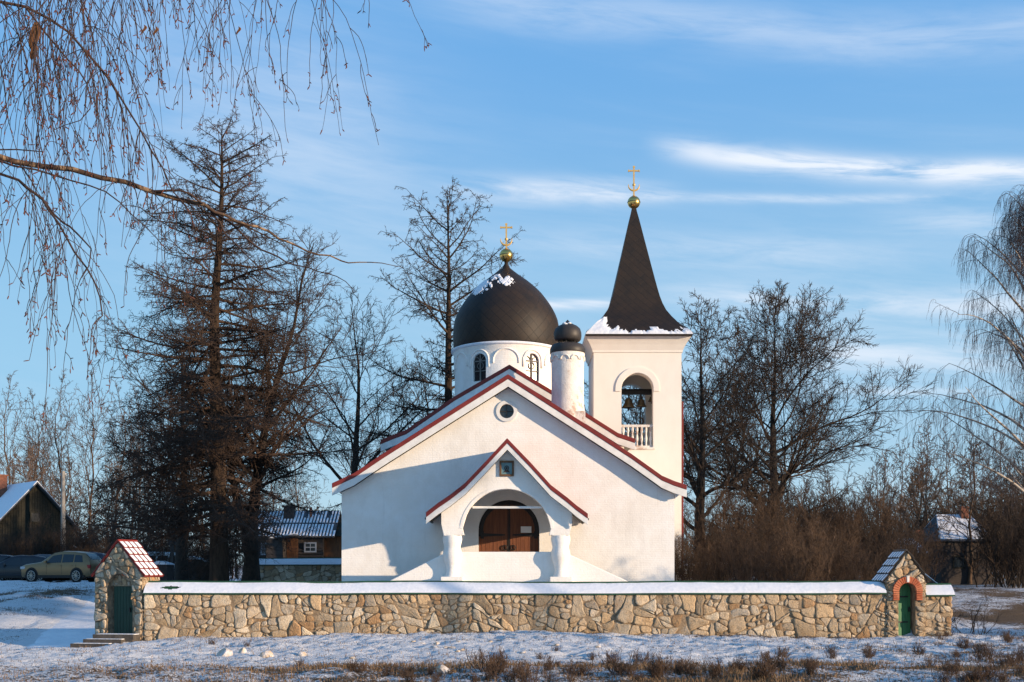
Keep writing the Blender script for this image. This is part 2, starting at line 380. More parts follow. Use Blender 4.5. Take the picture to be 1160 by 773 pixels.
# ------------------------------------------------------------------ helpers: meshes
class MB:
    def __init__(s): s.v = []; s.f = []; s.mi = []; s.uv = {}
    def add(s, verts, faces, mi=0, uvs=None):
        o = len(s.v); s.v += [tuple(v) for v in verts]
        for k, f in enumerate(faces):
            s.f.append([i+o for i in f]); s.mi.append(mi)
            if uvs: s.uv[len(s.f)-1] = [uvs[i] for i in f]
        return s
    def box(s, x0, x1, y0, y1, z0, z1, mi=0, T=None):
        v = [Vector(p) for p in ((x0,y0,z0),(x1,y0,z0),(x1,y1,z0),(x0,y1,z0),(x0,y0,z1),(x1,y0,z1),(x1,y1,z1),(x0,y1,z1))]
        if T is not None: v = [T @ p for p in v]
        return s.add(v, [(3,2,1,0),(4,5,6,7),(0,1,5,4),(1,2,6,5),(2,3,7,6),(3,0,4,7)], mi)
    def prism_y(s, poly, y0, y1, mi=0, T=None):
        """poly in (x, z), counter-clockwise seen from -Y"""
        n = len(poly); v = [Vector((x, y0, z)) for x, z in poly]+[Vector((x, y1, z)) for x, z in poly]
        if T is not None: v = [T @ p for p in v]
        f = [list(range(n)), list(range(2*n-1, n-1, -1))]
        f += [[(i+1) % n, i, i+n, (i+1) % n+n] for i in range(n)]
        return s.add(v, f, mi)
    def prism_x(s, poly, x0, x1, mi=0, T=None):
        """poly in (y, z)"""
        n = len(poly); v = [Vector((x0, y, z)) for y, z in poly]+[Vector((x1, y, z)) for y, z in poly]
        if T is not None: v = [T @ p for p in v]
        f = [list(range(n-1, -1, -1)), list(range(n, 2*n))]
        f += [[i, (i+1) % n, (i+1) % n+n, i+n] for i in range(n)]
        return s.add(v, f, mi)
    def lathe(s, prof, cx, cy, n=48, mi=0, uvs=None, a0=0.0, cap=True):
        """prof = [(r, z)] bottom to top; uvs = (n_around, tile) for tiled roofing"""
        m = len(prof); L = [0.0]
        for i in range(1, m): L.append(L[-1]+math.hypot(prof[i][0]-prof[i-1][0], prof[i][1]-prof[i-1][1]))
        v = []; f = []; base = len(s.v)
        for r, z in prof:
            for k in range(n):
                a = a0+2*math.pi*k/n; v.append((cx+r*math.cos(a), cy+r*math.sin(a), z))
        s.v += v
        for i in range(m-1):
            for k in range(n):
                k2 = (k+1) % n
                s.f.append([base+i*n+k, base+i*n+k2, base+(i+1)*n+k2, base+(i+1)*n+k]); s.mi.append(mi)
                if uvs:
                    na, tile = uvs
                    s.uv[len(s.f)-1] = [(k/n*na, L[i]/tile), ((k+1)/n*na, L[i]/tile), ((k+1)/n*na, L[i+1]/tile), (k/n*na, L[i+1]/tile)]
        if cap:
            s.f.append([base+k for k in range(n-1, -1, -1)]); s.mi.append(mi)
            s.f.append([base+(m-1)*n+k for k in range(n)]); s.mi.append(mi)
        return s
    def tube(s, pts, rad, n=8, mi=0, cap=True):
        pts = [Vector(p) for p in pts]; m = len(pts)
        if not hasattr(rad, '__len__'): rad = [rad]*m
        base = len(s.v); up = Vector((0.31, 0.17, 0.93))
        for i, p in enumerate(pts):
            t = (pts[min(i+1, m-1)]-pts[max(i-1, 0)]).normalized()
            a = t.cross(up)
            if a.length < 0.1: a = t.cross(Vector((1, 0, 0)))
            a.normalize(); b = t.cross(a)
            for k in range(n):
                w = 2*math.pi*k/n; q = p+(a*math.cos(w)+b*math.sin(w))*rad[i]; s.v.append(tuple(q))
        for i in range(m-1):
            for k in range(n):
                k2 = (k+1) % n
                s.f.append([base+i*n+k, base+(i+1)*n+k, base+(i+1)*n+k2, base+i*n+k2]); s.mi.append(mi)
        if cap:
            s.f.append([base+k for k in range(n)]); s.mi.append(mi)
            s.f.append([base+(m-1)*n+k for k in range(n-1, -1, -1)]); s.mi.append(mi)
        return s
    def sphere(s, c, r, n=20, mi=0, sz=1.0):
        prof = [(max(1e-4, r*math.sin(math.pi*i/n)), c[2]-r*sz*math.cos(math.pi*i/n)) for i in range(n+1)]
        return s.lathe(prof, c[0], c[1], n*2, mi)
    def mesh(s, name, mats):
        me = bpy.data.meshes.new(name); me.from_pydata(s.v, [], s.f)
        if not isinstance(mats, (list, tuple)): mats = [mats]
        for m in mats: me.materials.append(m)
        for i, p in enumerate(me.polygons): p.material_index = s.mi[i]
        if s.uv:
            ul = me.uv_layers.new(name='UVMap')
            for i, p in enumerate(me.polygons):
                if i in s.uv:
                    for j, li in enumerate(p.loop_indices): ul.data[li].uv = s.uv[i][j]
        return me
    def build(s, name, mats, parent=None, smooth=False, bevel=0.0, local=False, fixn=True):
        me = s.mesh(name, mats)
        if fixn:
            bm = bmesh.new(); bm.from_mesh(me); bmesh.ops.recalc_face_normals(bm, faces=bm.faces); bm.to_mesh(me); bm.free()
        o = bpy.data.objects.new(name, me); COL.objects.link(o)
        if smooth is True: me.polygons.foreach_set('use_smooth', [True]*len(me.polygons))
        elif smooth: smooth_by_angle(me, smooth)
        if bevel:
            b = o.modifiers.new('bevel', 'BEVEL'); b.width = bevel; b.segments = 2; b.limit_method = 'ANGLE'; b.angle_limit = R_(35)
        if parent is not None:
            if local: o.parent = parent
            else: attach(o, parent)
        return o
def smooth_by_angle(me, deg):
    me.polygons.foreach_set('use_smooth', [True]*len(me.polygons))
    bm = bmesh.new(); bm.from_mesh(me); c = R_(deg)
    for e in bm.edges:
        if len(e.link_faces) == 2 and e.calc_face_angle(0.0) > c: e.smooth = False
    bm.to_mesh(me); bm.free()
def cut(o, cutters):
    """boolean away closed cutter meshes (list of MB), bake the result"""
    tmp = []
    for c in cutters:
        me = c.mesh('cutter', M['mortar']); bm = bmesh.new(); bm.from_mesh(me); bmesh.ops.recalc_face_normals(bm, faces=bm.faces); bm.to_mesh(me); bm.free()
        k = bpy.data.objects.new('cutter', me); COL.objects.link(k); tmp.append(k)
        k.matrix_world = o.matrix_world
        md = o.modifiers.new('b', 'BOOLEAN'); md.operation = 'DIFFERENCE'; md.solver = 'EXACT'; md.object = k
    bpy.context.view_layer.update()
    mw = o.matrix_world.copy()
    for k in tmp: k.matrix_world = mw
    bpy.context.view_layer.update()
    dg = bpy.context.evaluated_depsgraph_get(); ev = o.evaluated_get(dg)
    me = bpy.data.meshes.new_from_object(ev); o.modifiers.clear(); old = o.data; o.data = me; me.name = old.name
    for k in tmp: bpy.data.objects.remove(k)
    return o
def arch_poly(cx, hw, z0, zs, rz=None, n=20):
    rz = hw if rz is None else rz
    p = [(cx-hw, z0), (cx+hw, z0)]
    p += [(cx+hw*math.cos(math.pi*i/n), zs+rz*math.sin(math.pi*i/n)) for i in range(n+1)]
    return p

# value noise on numpy arrays
_perm = rng.random((256, 256))
def vnoise(x, y):
    xi = np.floor(x).astype(int); yi = np.floor(y).astype(int); xf = x-xi; yf = y-yi
    u = xf*xf*(3-2*xf); v = yf*yf*(3-2*yf)
    g = lambda a, b: _perm[a & 255, b & 255]
    return (g(xi, yi)*(1-u)+g(xi+1, yi)*u)*(1-v)+(g(xi, yi+1)*(1-u)+g(xi+1, yi+1)*u)*v
def fbm(x, y, o=4):
    s = 0.0; a = 0.5; x = np.asarray(x, float); y = np.asarray(y, float)
    for k in range(o): s = s+a*vnoise(x*2**k+17.3*k, y*2**k+5.1*k); a *= 0.5
    return s/(1-0.5**o)
def sst(a, b, x):
    t = np.clip((x-a)/(b-a), 0, 1); return t*t*(3-2*t)

# ------------------------------------------------------------------ terrain
def terrain_base(x, y):
    x = np.asarray(x, float); y = np.asarray(y, float)
    z = 0.16*np.exp(-((x-0.5)/7)**2)*np.exp(-((y-37)/4)**2)
    z = z+0.10*sst(30, 20, y)
    yard = 1.15*sst(37.62, 38.0, y)*sst(-12.6, -8.5, x)*(1-sst(10.6, 13.5, x)*sst(60, 45, y))
    left = 1.5*sst(38.5, 64, y)*sst(-6, -12, x)
    far = 1.3*sst(55, 85, y)*(1-sst(8, 16, x))
    rightfar = 0.9*sst(60, 120, y)*sst(8, 16, x)
    z = z+np.maximum(np.maximum(yard, left), np.maximum(far, rightfar))
    z = z-0.88*np.exp(-((x+17.0)/3.6)**2-((y-36.0)/4.4)**2)
    z = z-0.20*np.exp(-((x+14.0)/1.5)**2-((y-35.7)/1.3)**2)
    z = z+0.42*np.exp(-((x+20.5)/3.2)**2-((y-50)/5.0)**2)
    z = z+3.0*sst(150, 420, np.hypot(x, y))
    return z
def path_mask(x, y):
    px_ = -14.6-0.02*(y-34)-0.10*np.maximum(y-40, 0)-0.012*np.maximum(y-34, 0)**1.0
    px_ = np.where(y < 34.5, -14.6-(34.5-y)*0.55, px_)
    wdt = 1.5+0.03*np.maximum(y-38, 0)+0.10*np.maximum(34.5-y, 0)
    return np.exp(-((x-px_)/wdt)**4)*sst(72, 60, y), px_, wdt
def terrain(x, y, fine=True):
    x = np.asarray(x, float); y = np.asarray(y, float)
    z = terrain_base(x, y)
    pm = path_mask(x, y)[0]
    z = z+(fbm(x*0.22, y*0.22, 3)-0.5)*0.24*(1-0.8*pm)
    if fine:
        k = (1-0.88*pm)
        z = z+(fbm(x*1.4+3, y*1.4, 4)-0.5)*0.16*k
        z = z+(fbm(x*5.0+9, y*5.0, 4)-0.5)*0.125*k
    return z
def tz(x, y): return float(terrain(np.array([x]), np.array([y]), True)[0])
def axis(spans):
    out = [spans[0][0]]
    for a, b, d in spans:
        n = max(1, int(round((b-a)/d))); out += list(a+(b-a)*(np.arange(n)+1)/n)
    return np.array(out)
def build_ground():
    xs = axis([(-900, -300, 60), (-300, -80, 12), (-80, -26, 1.2), (-26, -18, 0.25), (-18, 18, 0.085), (18, 26, 0.3), (26, 80, 1.5), (80, 300, 12), (300, 900, 60)])
    ys = axis([(-60, 10, 2.5), (10, 20, 0.4), (20, 38.2, 0.085), (38.2, 60, 0.25), (60, 100, 0.8), (100, 300, 8), (300, 1500, 80)])
    X, Y = np.meshgrid(xs, ys); Z = terrain(X, Y)
    V = np.stack([X.ravel(), Y.ravel(), Z.ravel()], 1)
    nx, ny = len(xs), len(ys); i = np.arange(ny-1)[:, None]*nx+np.arange(nx-1)[None, :]
    Q = np.stack([i, i+1, i+nx+1, i+nx], -1).reshape(-1, 4)
    # how bare of snow the ground is
    bare = bare_mask(X, Y)
    o = raw_mesh('ground', V, Q, M['snowy_ground'])
    a = o.data.attributes.new('bare', 'FLOAT', 'POINT'); a.data.foreach_set('value', bare.ravel().astype(np.float32))
    tag(o, kind='structure')
    # path: trodden snow, 2 cm above the turf
    yy = axis([(18, 72, 0.2)]); tt = np.linspace(-1, 1, 25)
    _, pc, wd_ = path_mask(np.zeros_like(yy), yy)
    PX = pc[:, None]+tt[None, :]*(wd_[:, None]*1.05)*(1+0.25*(fbm(yy*0.5, yy*0+3, 3)[:, None]-0.5))
    PY = np.repeat(yy[:, None], 25, 1)
    PZ = terrain(PX, PY)+0.035-0.10*np.abs(tt[None, :])**5
    V = np.stack([PX.ravel(), PY.ravel(), PZ.ravel()], 1); i = np.arange(len(yy)-1)[:, None]*25+np.arange(24)[None, :]
    o = raw_mesh('path', V, np.stack([i, i+1, i+26, i+25], -1).reshape(-1, 4), M['trodden_snow'])
    tag(o, kind='structure')
def bare_mask(X, Y):
    b = 0.9*sst(29, 24.5, Y)*sst(-9, 1, X)*sst(0.40, 0.62, fbm(X*0.35, Y*0.5, 3))+0.35*sst(27, 23, Y)
    b = b+0.9*sst(11, 16, X)*sst(0.42, 0.62, fbm(X*0.3+5, Y*0.22, 3))*sst(28, 34, Y)*(1-0.6*sst(48, 60, Y))+0.5*sst(5, 12, X)*sst(0.38, 0.6, fbm(X*0.5+9, Y*0.5, 3))*sst(36, 32, Y)
    b = b+0.9*np.exp(-((X+21)/4.5)**2-((Y-52)/7)**2)*sst(0.40, 0.58, fbm(X*0.8, Y*0.5, 3))
    b = b+0.85*np.exp(-((Y-37.2)/0.45)**2)*sst(-11, -9, X)*sst(15, 14, X)*sst(0.45, 0.6, fbm(X*0.6+2, Y, 3))
    b = b+0.5*sst(44, 50, Y)*sst(-12, -9, X)
    return b-0.9*path_mask(X, Y)[0]
def raw_mesh(name, V, Q, material, smooth=True, parent=None, link=True):
    me = bpy.data.meshes.new(name); V = np.ascontiguousarray(V, dtype=np.float32); Q = np.ascontiguousarray(Q, dtype=np.int32)
    k = Q.shape[1]
    me.vertices.add(len(V)); me.vertices.foreach_set('co', V.ravel())
    me.loops.add(Q.size); me.loops.foreach_set('vertex_index', Q.ravel())
    me.polygons.add(len(Q)); me.polygons.foreach_set('loop_start', np.arange(len(Q), dtype=np.int32)*k)
    me.polygons.foreach_set('use_smooth', np.full(len(Q), smooth))
    me.update(calc_edges=True); me.materials.append(material)
    o = bpy.data.objects.new(name, me)
    COL.objects.link(o)
    if parent is not None: attach(o, parent)
    return o
build_ground()

# ------------------------------------------------------------------ rubble stonework (power diagram of stones)
def clip_half(poly, n, c):
    out = []; m = len(poly)
    for i in range(m):
        a = poly[i]; b = poly[(i+1) % m]
        da = n[0]*a[0]+n[1]*a[1]-c; db = n[0]*b[0]+n[1]*b[1]-c
        if da <= 0: out.append(a)
        if (da < 0 < db) or (db < 0 < da):
            t = da/(da-db); out.append((a[0]+(b[0]-a[0])*t, a[1]+(b[1]-a[1])*t))
    return out
STONE_TINTS = [(0.66, 0.53, 0.38), (0.60, 0.47, 0.33), (0.72, 0.62, 0.48), (0.55, 0.42, 0.28), (0.64, 0.46, 0.28), (0.58, 0.50, 0.40), (0.50, 0.39, 0.27), (0.74, 0.63, 0.47), (0.62, 0.52, 0.39)]
def stonework(name, outline, T, parent, size=(0.10, 0.34), gap=0.0045, height=(0.010, 0.055), seed=1, hole=None, seg=0.05, big_low=True):
    """outline: convex polygon (u, v), ccw; T maps (u, -out, v) to world; hole: (cx, hw, zs, margin) arch opening"""
    rs = random.Random(seed)
    us = [p[0] for p in outline]; vs = [p[1] for p in outline]; u0, u1, v0, v1 = min(us), max(us), min(vs), max(vs)
    V = []; Fq = []; tint = []
    def in_hole(u, v, mg=0.0):
        if not hole: return False
        cx, hw, zs, _ = hole; hw += mg
        return (abs(u-cx) < hw and v < zs) or ((u-cx)**2+(v-zs)**2 < hw*hw)
    # fitted rubble: split the face again and again until the pieces are stone sized
    def area(p): return 0.5*abs(sum(p[k][0]*p[(k+1) % len(p)][1]-p[(k+1) % len(p)][0]*p[k][1] for k in range(len(p))))
    a_max = (size[1]*2)**2*0.72; a_min = (size[0]*2)**2*0.80
    def limit():
        q = rs.random(); return a_max*rs.uniform(0.7, 1.3) if q < 0.25 else (a_max*rs.uniform(0.25, 0.55) if q < 0.62 else a_min*rs.uniform(1.0, 2.6))
    todo = [(list(outline), limit())]; cells = []
    while todo:
        p, lim = todo.pop()
        if len(p) < 3: continue
        us_ = [q[0] for q in p]; vs_ = [q[1] for q in p]; du = max(us_)-min(us_); dv = max(vs_)-min(vs_)
        if len(p) < 3: continue
        if area(p) < lim and max(du, dv) < 2.3*min(du, dv)+0.02: cells.append(p); continue
        if area(p) < a_min*0.45: cells.append(p); continue
        cu_ = min(us_)+du*rs.uniform(0.34, 0.66); cv_ = min(vs_)+dv*rs.uniform(0.34, 0.66); an = rs.gauss(0, 0.30)+(0 if du*rs.uniform(0.75, 1.3) > dv*1.25 else math.pi/2)
        n_ = (math.cos(an), math.sin(an)); c_ = n_[0]*cu_+n_[1]*cv_
        for sg in (1, -1): todo.append((clip_half(p, (n_[0]*sg, n_[1]*sg), c_*sg), limit() if area(p) > a_min*5 else lim*rs.uniform(0.8, 1.4)))
    for poly in cells:
        if len(poly) < 3: continue
        u = sum(p[0] for p in poly)/len(poly); v = sum(p[1] for p in poly)/len(poly); r = math.sqrt(area(poly))*0.5
        if in_hole(u, v, hole[3]*0.6 if hole else 0): continue
        ed = list(poly)
        sgn_ = 1 if sum(ed[k][0]*ed[(k+1) % len(ed)][1]-ed[(k+1) % len(ed)][0]*ed[k][1] for k in range(len(ed))) > 0 else -1
        for k in range(len(ed)):
            a_, b_ = ed[k], ed[(k+1) % len(ed)]; L = math.hypot(b_[0]-a_[0], b_[1]-a_[1])
            if L < 1e-4: continue
            n_ = ((b_[1]-a_[1])/L*sgn_, -(b_[0]-a_[0])/L*sgn_); poly = clip_half(poly, n_, n_[0]*a_[0]+n_[1]*a_[1]-gap*rs.uniform(0.7, 2.2))
            if len(poly) < 3: break
        if len(poly) < 3: continue
        # subdivide, bend the joints with a shared field, round the corners
        q = []
        for a in range(len(poly)):
            p0 = poly[a]; p1 = poly[(a+1) % len(poly)]; L = math.hypot(p1[0]-p0[0], p1[1]-p0[1])
            if L < 1e-4: continue
            n = max(1, int(L/seg))
            for k in range(n): t = k/n; q.append((p0[0]+(p1[0]-p0[0])*t, p0[1]+(p1[1]-p0[1])*t))
        if len(q) < 3: continue
        qa = np.array(q); fx = fbm(qa[:, 0]*3.4+seed*3.1, qa[:, 1]*3.4, 3)-0.5; fz_ = fbm(qa[:, 0]*3.4+seed, qa[:, 1]*3.4+31.7, 3)-0.5
        edge_k = np.minimum(1.0, np.minimum(np.minimum(qa[:, 0]-u0, u1-qa[:, 0]), np.minimum(qa[:, 1]-v0, v1-qa[:, 1]))/0.10).clip(0, 1) if len(outline) == 4 else 0.5
        q = [(float(a_), float(b_)) for a_, b_ in zip(qa[:, 0]+fx*0.20*edge_k, qa[:, 1]+fz_*0.17*edge_k)]
        for _ in range(3):
            m = len(q); q = [((q[a-1][0]+2*q[a][0]+q[(a+1) % m][0])/4, (q[a-1][1]+2*q[a][1]+q[(a+1) % m][1])/4) for a in range(m)]
        cu = sum(p[0] for p in q)/len(q); cv = sum(p[1] for p in q)/len(q)
        q = [(cu+(p[0]-cu)*(1+0.035*rs.uniform(-1, 1)), cv+(p[1]-cv)*(1+0.035*rs.uniform(-1, 1))) for p in q]
        if hole:
            cx, hw, zs, mg = hole; hh = hw+mg; q2 = []
            for (a, b) in q:
                if in_hole(a, b, mg):
                    if b < zs: a = cx+(hh if a > cx else -hh)
                    else:
                        d = max(1e-3, math.hypot(a-cx, b-zs)); a = cx+(a-cx)*hh/d; b = zs+(b-zs)*hh/d
                q2.append((a, b))
            q = q2
        h = rs.uniform(*height)*(0.7+0.6*min(1, r/size[1])); n = len(q); base = len(V)
        tiltu, tiltv = rs.uniform(-0.16, 0.16), rs.uniform(-0.16, 0.14)
        for (sc, hh) in ((1.0, -0.03), (0.99, h*0.35), (0.955, h*0.80), (0.80, h), (0.40, h*1.06)):
            for (a, b) in q:
                uu = cu+(a-cu)*sc; vv = cv+(b-cv)*sc
                hz = hh+((uu-cu)*tiltu+(vv-cv)*tiltv)*(1 if hh > 0 else 0)+(rs.uniform(-1, 1)*0.010 if sc < 0.95 else 0)
                V.append(T @ Vector((uu, -hz, vv)))
        V.append(T @ Vector((cu, -h*1.08, cv)))
        for k in range(4):
            for a in range(n):
                b = (a+1) % n; Fq.append((base+k*n+a, base+k*n+b, base+(k+1)*n+b, base+(k+1)*n+a))
        for a in range(n): Fq.append((base+4*n+a, base+4*n+(a+1) % n, base+5*n))
        c = rs.choice(STONE_TINTS) if rs.random() < 0.93 else (0.46, 0.27, 0.14)
        g = rs.uniform(0.66, 1.18); c = tuple(x*g for x in c)
        tint += [c]*(len(V)-base)
    me = bpy.data.meshes.new(name); me.from_pydata([tuple(v) for v in V], [], Fq); me.materials.append(M['rubble_stone'])
    at = me.color_attributes.new('tint', 'FLOAT_COLOR', 'POINT')
    at.data.foreach_set('color', np.array([(*c, 1.0) for c in tint], dtype=np.float32).ravel())
    me.polygons.foreach_set('use_smooth', [True]*len(me.polygons))
    o = bpy.data.objects.new(name, me); COL.objects.link(o)
    if parent is not None: attach(o, parent)
    return o
I4 = Matrix.Identity(4)

# ------------------------------------------------------------------ perimeter wall
def wall_cap(parent, x0, x1, yf, yr, yb, zlo, zhi, seed=0, T=I4, nseg=None, ends=True, patch=False):
    """green metal coping with a snow blanket on its slopes; front edge yf, ridge yr, back yb"""
    n = nseg or max(2, int((x1-x0)/0.25)); xs = np.linspace(x0, x1, n+1)
    wob = (fbm(xs*0.35+seed*7, xs*0+seed, 3)-0.5)*0.07
    g = MB(); s = MB()
    sec = lambda x, w: [(yf, zlo-0.012+w*0.6), (yr, zhi-0.012+w), (yb, zlo-0.012+w*0.6), (yb, zlo-0.045+w*0.6), (yr, zhi-0.10+w), (yf, zlo-0.045+w*0.6)]
    rows = [[T @ Vector((x, y, z)) for y, z in sec(x, w)] for x, w in zip(xs, wob)]
    for r in rows: g.v += [tuple(p) for p in r]
    for i in range(n):
        for k in range(6):
            a = i*6+k; b = i*6+(k+1) % 6; g.f.append([a, b, b+6, a+6]); g.mi.append(0)
    g.f.append([0, 1, 2, 3, 4, 5]); g.mi.append(0); g.f.append([n*6+k for k in (5, 4, 3, 2, 1, 0)]); g.mi.append(0)
    rdg = [T @ Vector((x, yr, zhi+0.030+w)) for x, w in zip(xs, wob)]; g.tube(rdg, 0.028, 6)
    cap = g.build('coping', M['green_metal'], parent)
    # snow: front slope and back slope, thick, wavy
    xs = np.linspace(x0+0.01, x1-0.01, n*(6 if patch else 2)+1); wob = (fbm(xs*0.35+seed*7, xs*0+seed, 3)-0.5)*0.07
    m = 16 if patch else 8
    for side, ya in ((0, yf), (1, yb)):
        base = len(s.v); cols = []
        for xi, (x, w) in enumerate(zip(xs, wob)):
            lipf = 0.045*(float(fbm(x*1.3, seed+side, 3))-0.2); topc = 0.035+0.03*float(fbm(x*0.9+4, seed, 2))
            for j in range(m+1):
                t = j/m; y = ya+(yr-ya)*(t*(1-topc)+0.0)+(-lipf if j == 0 else 0)*(1 if side == 0 else -1)
                z = zlo+w*0.6+(zhi-zlo+w*0.4)*t*(1-topc)
                th = (0.030+0.045*float(fbm(x*0.7+11, seed+side*3, 3)))*math.sin(math.pi*min(1, max(0.0, 0.12+0.80*t)))**0.5+0.014*(float(fbm(x*3, t*2+side*5, 2))-0.5)
                if j == 0: th = 0.0
                s.v.append(tuple(T @ Vector((x, y, z+th))))
        for i in range(len(xs)-1):
            for j in range(m):
                a = base+i*(m+1)+j; q = [a, a+m+1, a+m+2, a+1]
                if side == 1: q = q[::-1]
                if patch and side == 0 and ((xs[i]-patch[0])/(patch[1]-patch[0])*2-1)**2+((j-5.5)/2.6)**2+2.2*(float(fbm(xs[i]*9, j*0.7, 3))-0.5) < 0.7: continue
                s.f.append(q); s.mi.append(0)
    s.build('snow_cover', M['snow'], parent, smooth=True, fixn=False)
WY = 37.5
def build_wall():
    root = empty('stone_wall', (0, WY, 0), 'long tan rubble wall with snowy green coping in front of the church', 'wall')
    x0, x1 = -11.58, 11.78
    mb = MB(); mb.box(x0, x1, WY, WY+0.55, -0.3, 1.36)
    mb.build('wall_core', M['mortar'], root)
    stonework('stonework', [(x0, -0.12), (x1, -0.12), (x1, 1.36), (x0, 1.36)], Matrix.Translation((0, WY, 0)), root, seed=11)
    wall_cap(root, x0, x1-0.02, WY-0.10, WY+0.27, WY+0.64, 1.395, 1.715, seed=1, patch=(-11.1, -10.4))
    # mossy pipe stains: drain stub
    # end piece right of the right gate
    r2 = empty('wall_stub', (13.4, WY, 0), 'short piece of rubble wall right of the gate with the brick arch', 'wall')
    mb = MB(); mb.box(12.99, 13.83, WY+0.02, WY+0.56, -0.3, 1.30); mb.build('wall_core', M['mortar'], r2)
    stonework('stonework', [(12.99, -0.12), (13.83, -0.12), (13.83, 1.30), (12.99, 1.30)], Matrix.Translation((0, WY+0.02, 0)), r2, seed=5, size=(0.10, 0.2))
    Ts = Matrix.Translation((13.83, WY+0.02, 0)) @ Matrix.Rotation(R_(90), 4, 'Z')
    stonework('stonework', [(0, -0.12), (0.54, -0.12), (0.54, 1.30), (0, 1.30)], Ts, r2, seed=6, size=(0.10, 0.2))
    wall_cap(r2, 13.0, 13.92, WY-0.08, WY+0.29, WY+0.64, 1.33, 1.63, seed=3)
    # side wall running back from the corner, seen end-on as a small gable
    Y0 = 40.2
    r3 = empty('side_wall', (14.2, Y0, 0), 'brick topped wall running back behind the right gate with a pitched snowy coping', 'wall')
    mb = MB(); mb.box(13.6, 14.2, Y0, 41.6, -0.1, 1.35); mb.build('wall_core', M['mortar'], r3)
    stonework('stonework', [(13.6, 0.0), (14.2, 0.0), (14.2, 1.30), (13.6, 1.30)], Matrix.Translation((0, Y0, 0)), r3, seed=8, size=(0.10, 0.2))
    mb = MB(); mb.prism_y([(13.58, 1.32), (14.22, 1.32), (13.93, 1.80), (13.87, 1.80)], Y0+0.01, 41.5); mb.build('brick_coping', M['red_brick'], r3)
    mb = MB(); mb.prism_y([(13.38, 1.55), (13.9, 1.91), (14.42, 1.52), (14.42, 1.57), (13.9, 1.97), (13.38, 1.60)][::-1], Y0-0.12, 41.7, 0)
    mb.build('metal_coping', M['dark_metal'], r3)
    mb = MB(); mb.prism_y([(13.36, 1.603), (13.9, 1.974), (14.44, 1.574), (14.36, 1.66), (13.9, 2.02), (13.42, 1.69)][::-1], Y0-0.08, 41.65, 0)
    mb.build('snow_cover', M['snow'], r3, bevel=0.015)
build_wall()

# ------------------------------------------------------------------ gates
def gable_gate(root, T, w, eave, apex, depth, hole, seed, roof_mat, front_size=(0.09, 0.2), tiles=(5, 5), left_tiles=True, z0=-0.25):
    hw = w/2
    pent = [(-hw, z0), (hw, z0), (hw, eave), (0, apex), (-hw, eave)]
    b = MB(); b.prism_y(pent, 0, depth, 0, T); core = b.build('gate_core', M['mortar'], root)
    c = MB(); cx, ohw, zs, mg = hole; c.prism_y(arch_poly(cx, ohw, z0-0.2, zs), -0.5, depth+0.5, 0, T)
    cut(core, [c])
    stonework('stonework', pent, T, root, size=front_size, seed=seed, hole=hole, height=(0.02, 0.05))
    for sgn, rot in ((1, 90), (-1, -90)):
        Ts = T @ Matrix.Translation((sgn*hw, 0 if sgn > 0 else depth, 0)) @ Matrix.Rotation(R_(rot), 4, 'Z')
        stonework('stonework', [(0, z0), (depth, z0), (depth, eave-0.02), (0, eave-0.02)], Ts, root, size=(0.07, 0.14), seed=seed+7+sgn, height=(0.02, 0.04))
    # roof: two slopes of tiles; each a slab with stepped courses, snow lying in pans
    rows, cols = tiles; oh = 0.10; fo = 0.04
    for sgn in (-1, 1):
        ex = hw+oh; sl = (apex-eave)/hw; ez = eave-oh*sl
        L = math.hypot(ex, apex-ez); ang = math.atan2(apex-ez, ex)
        # local frame: s along the slope from the eave up, t along the depth, n outwards
        def P(s, t, n):
            x = sgn*(ex-s*math.cos(ang))+sgn*n*math.sin(ang); z = ez+s*math.sin(ang)+n*math.cos(ang)+0.02
            return T @ Vector((x, -fo+t*(depth+2*fo), z))
        tm = MB(); sn = MB()
        for r in range(rows):
            s0 = L*r/rows; s1 = L*(r+1)/rows+0.02*(r < rows-1)
            v = [P(s0, 0, 0.005), P(s0, 1, 0.005), P(s1, 1, 0.0), P(s1, 0, 0.0), P(s0, 0, 0.055), P(s0, 1, 0.055), P(s1, 1, 0.015), P(s1, 0, 0.015)]
            tm.add(v, [(3,2,1,0),(4,5,6,7),(0,1,5,4),(1,2,6,5),(2,3,7,6),(3,0,4,7)])
            for cidx in range(cols+1):     # raised side rolls of the tiles
                t = cidx/cols; t0 = max(0, t-0.022); t1 = min(1, t+0.022)
                v = [P(s0, t0, 0.03), P(s0, t1, 0.03), P(s1, t1, 0.0), P(s1, t0, 0.0), P(s0, t0, 0.085), P(s0, t1, 0.085), P(s1, t1, 0.05), P(s1, t0, 0.05)]
                tm.add(v, [(3,2,1,0),(4,5,6,7),(0,1,5,4),(1,2,6,5),(2,3,7,6),(3,0,4,7)])
            for cidx in range(cols):
                t0 = cidx/cols+0.028; t1 = (cidx+1)/cols-0.028; a = s0+0.018+0.02*random.random(); c_ = s1-0.035
                v = [P(a, t0, 0.045), P(a, t1, 0.045), P(c_, t1, 0.02), P(c_, t0, 0.02), P(a+.01, t0+.01, 0.082), P(a+.01, t1-.01, 0.082), P(c_, t1-.01, 0.055), P(c_, t0+.01, 0.055)]
                sn.add(v, [(3,2,1,0),(4,5,6,7),(0,1,5,4),(1,2,6,5),(2,3,7,6),(3,0,4,7)])
        ro = tm.build('roof', roof_mat, root)
        sn.build('snow_cover', M['snow'], ro, bevel=0.006)
    rb = MB(); rb.tube([T @ Vector((0, -fo, apex+0.05)), T @ Vector((0, depth+fo, apex+0.05))], 0.045, 8)
    rb.build('ridge', roof_mat, root)
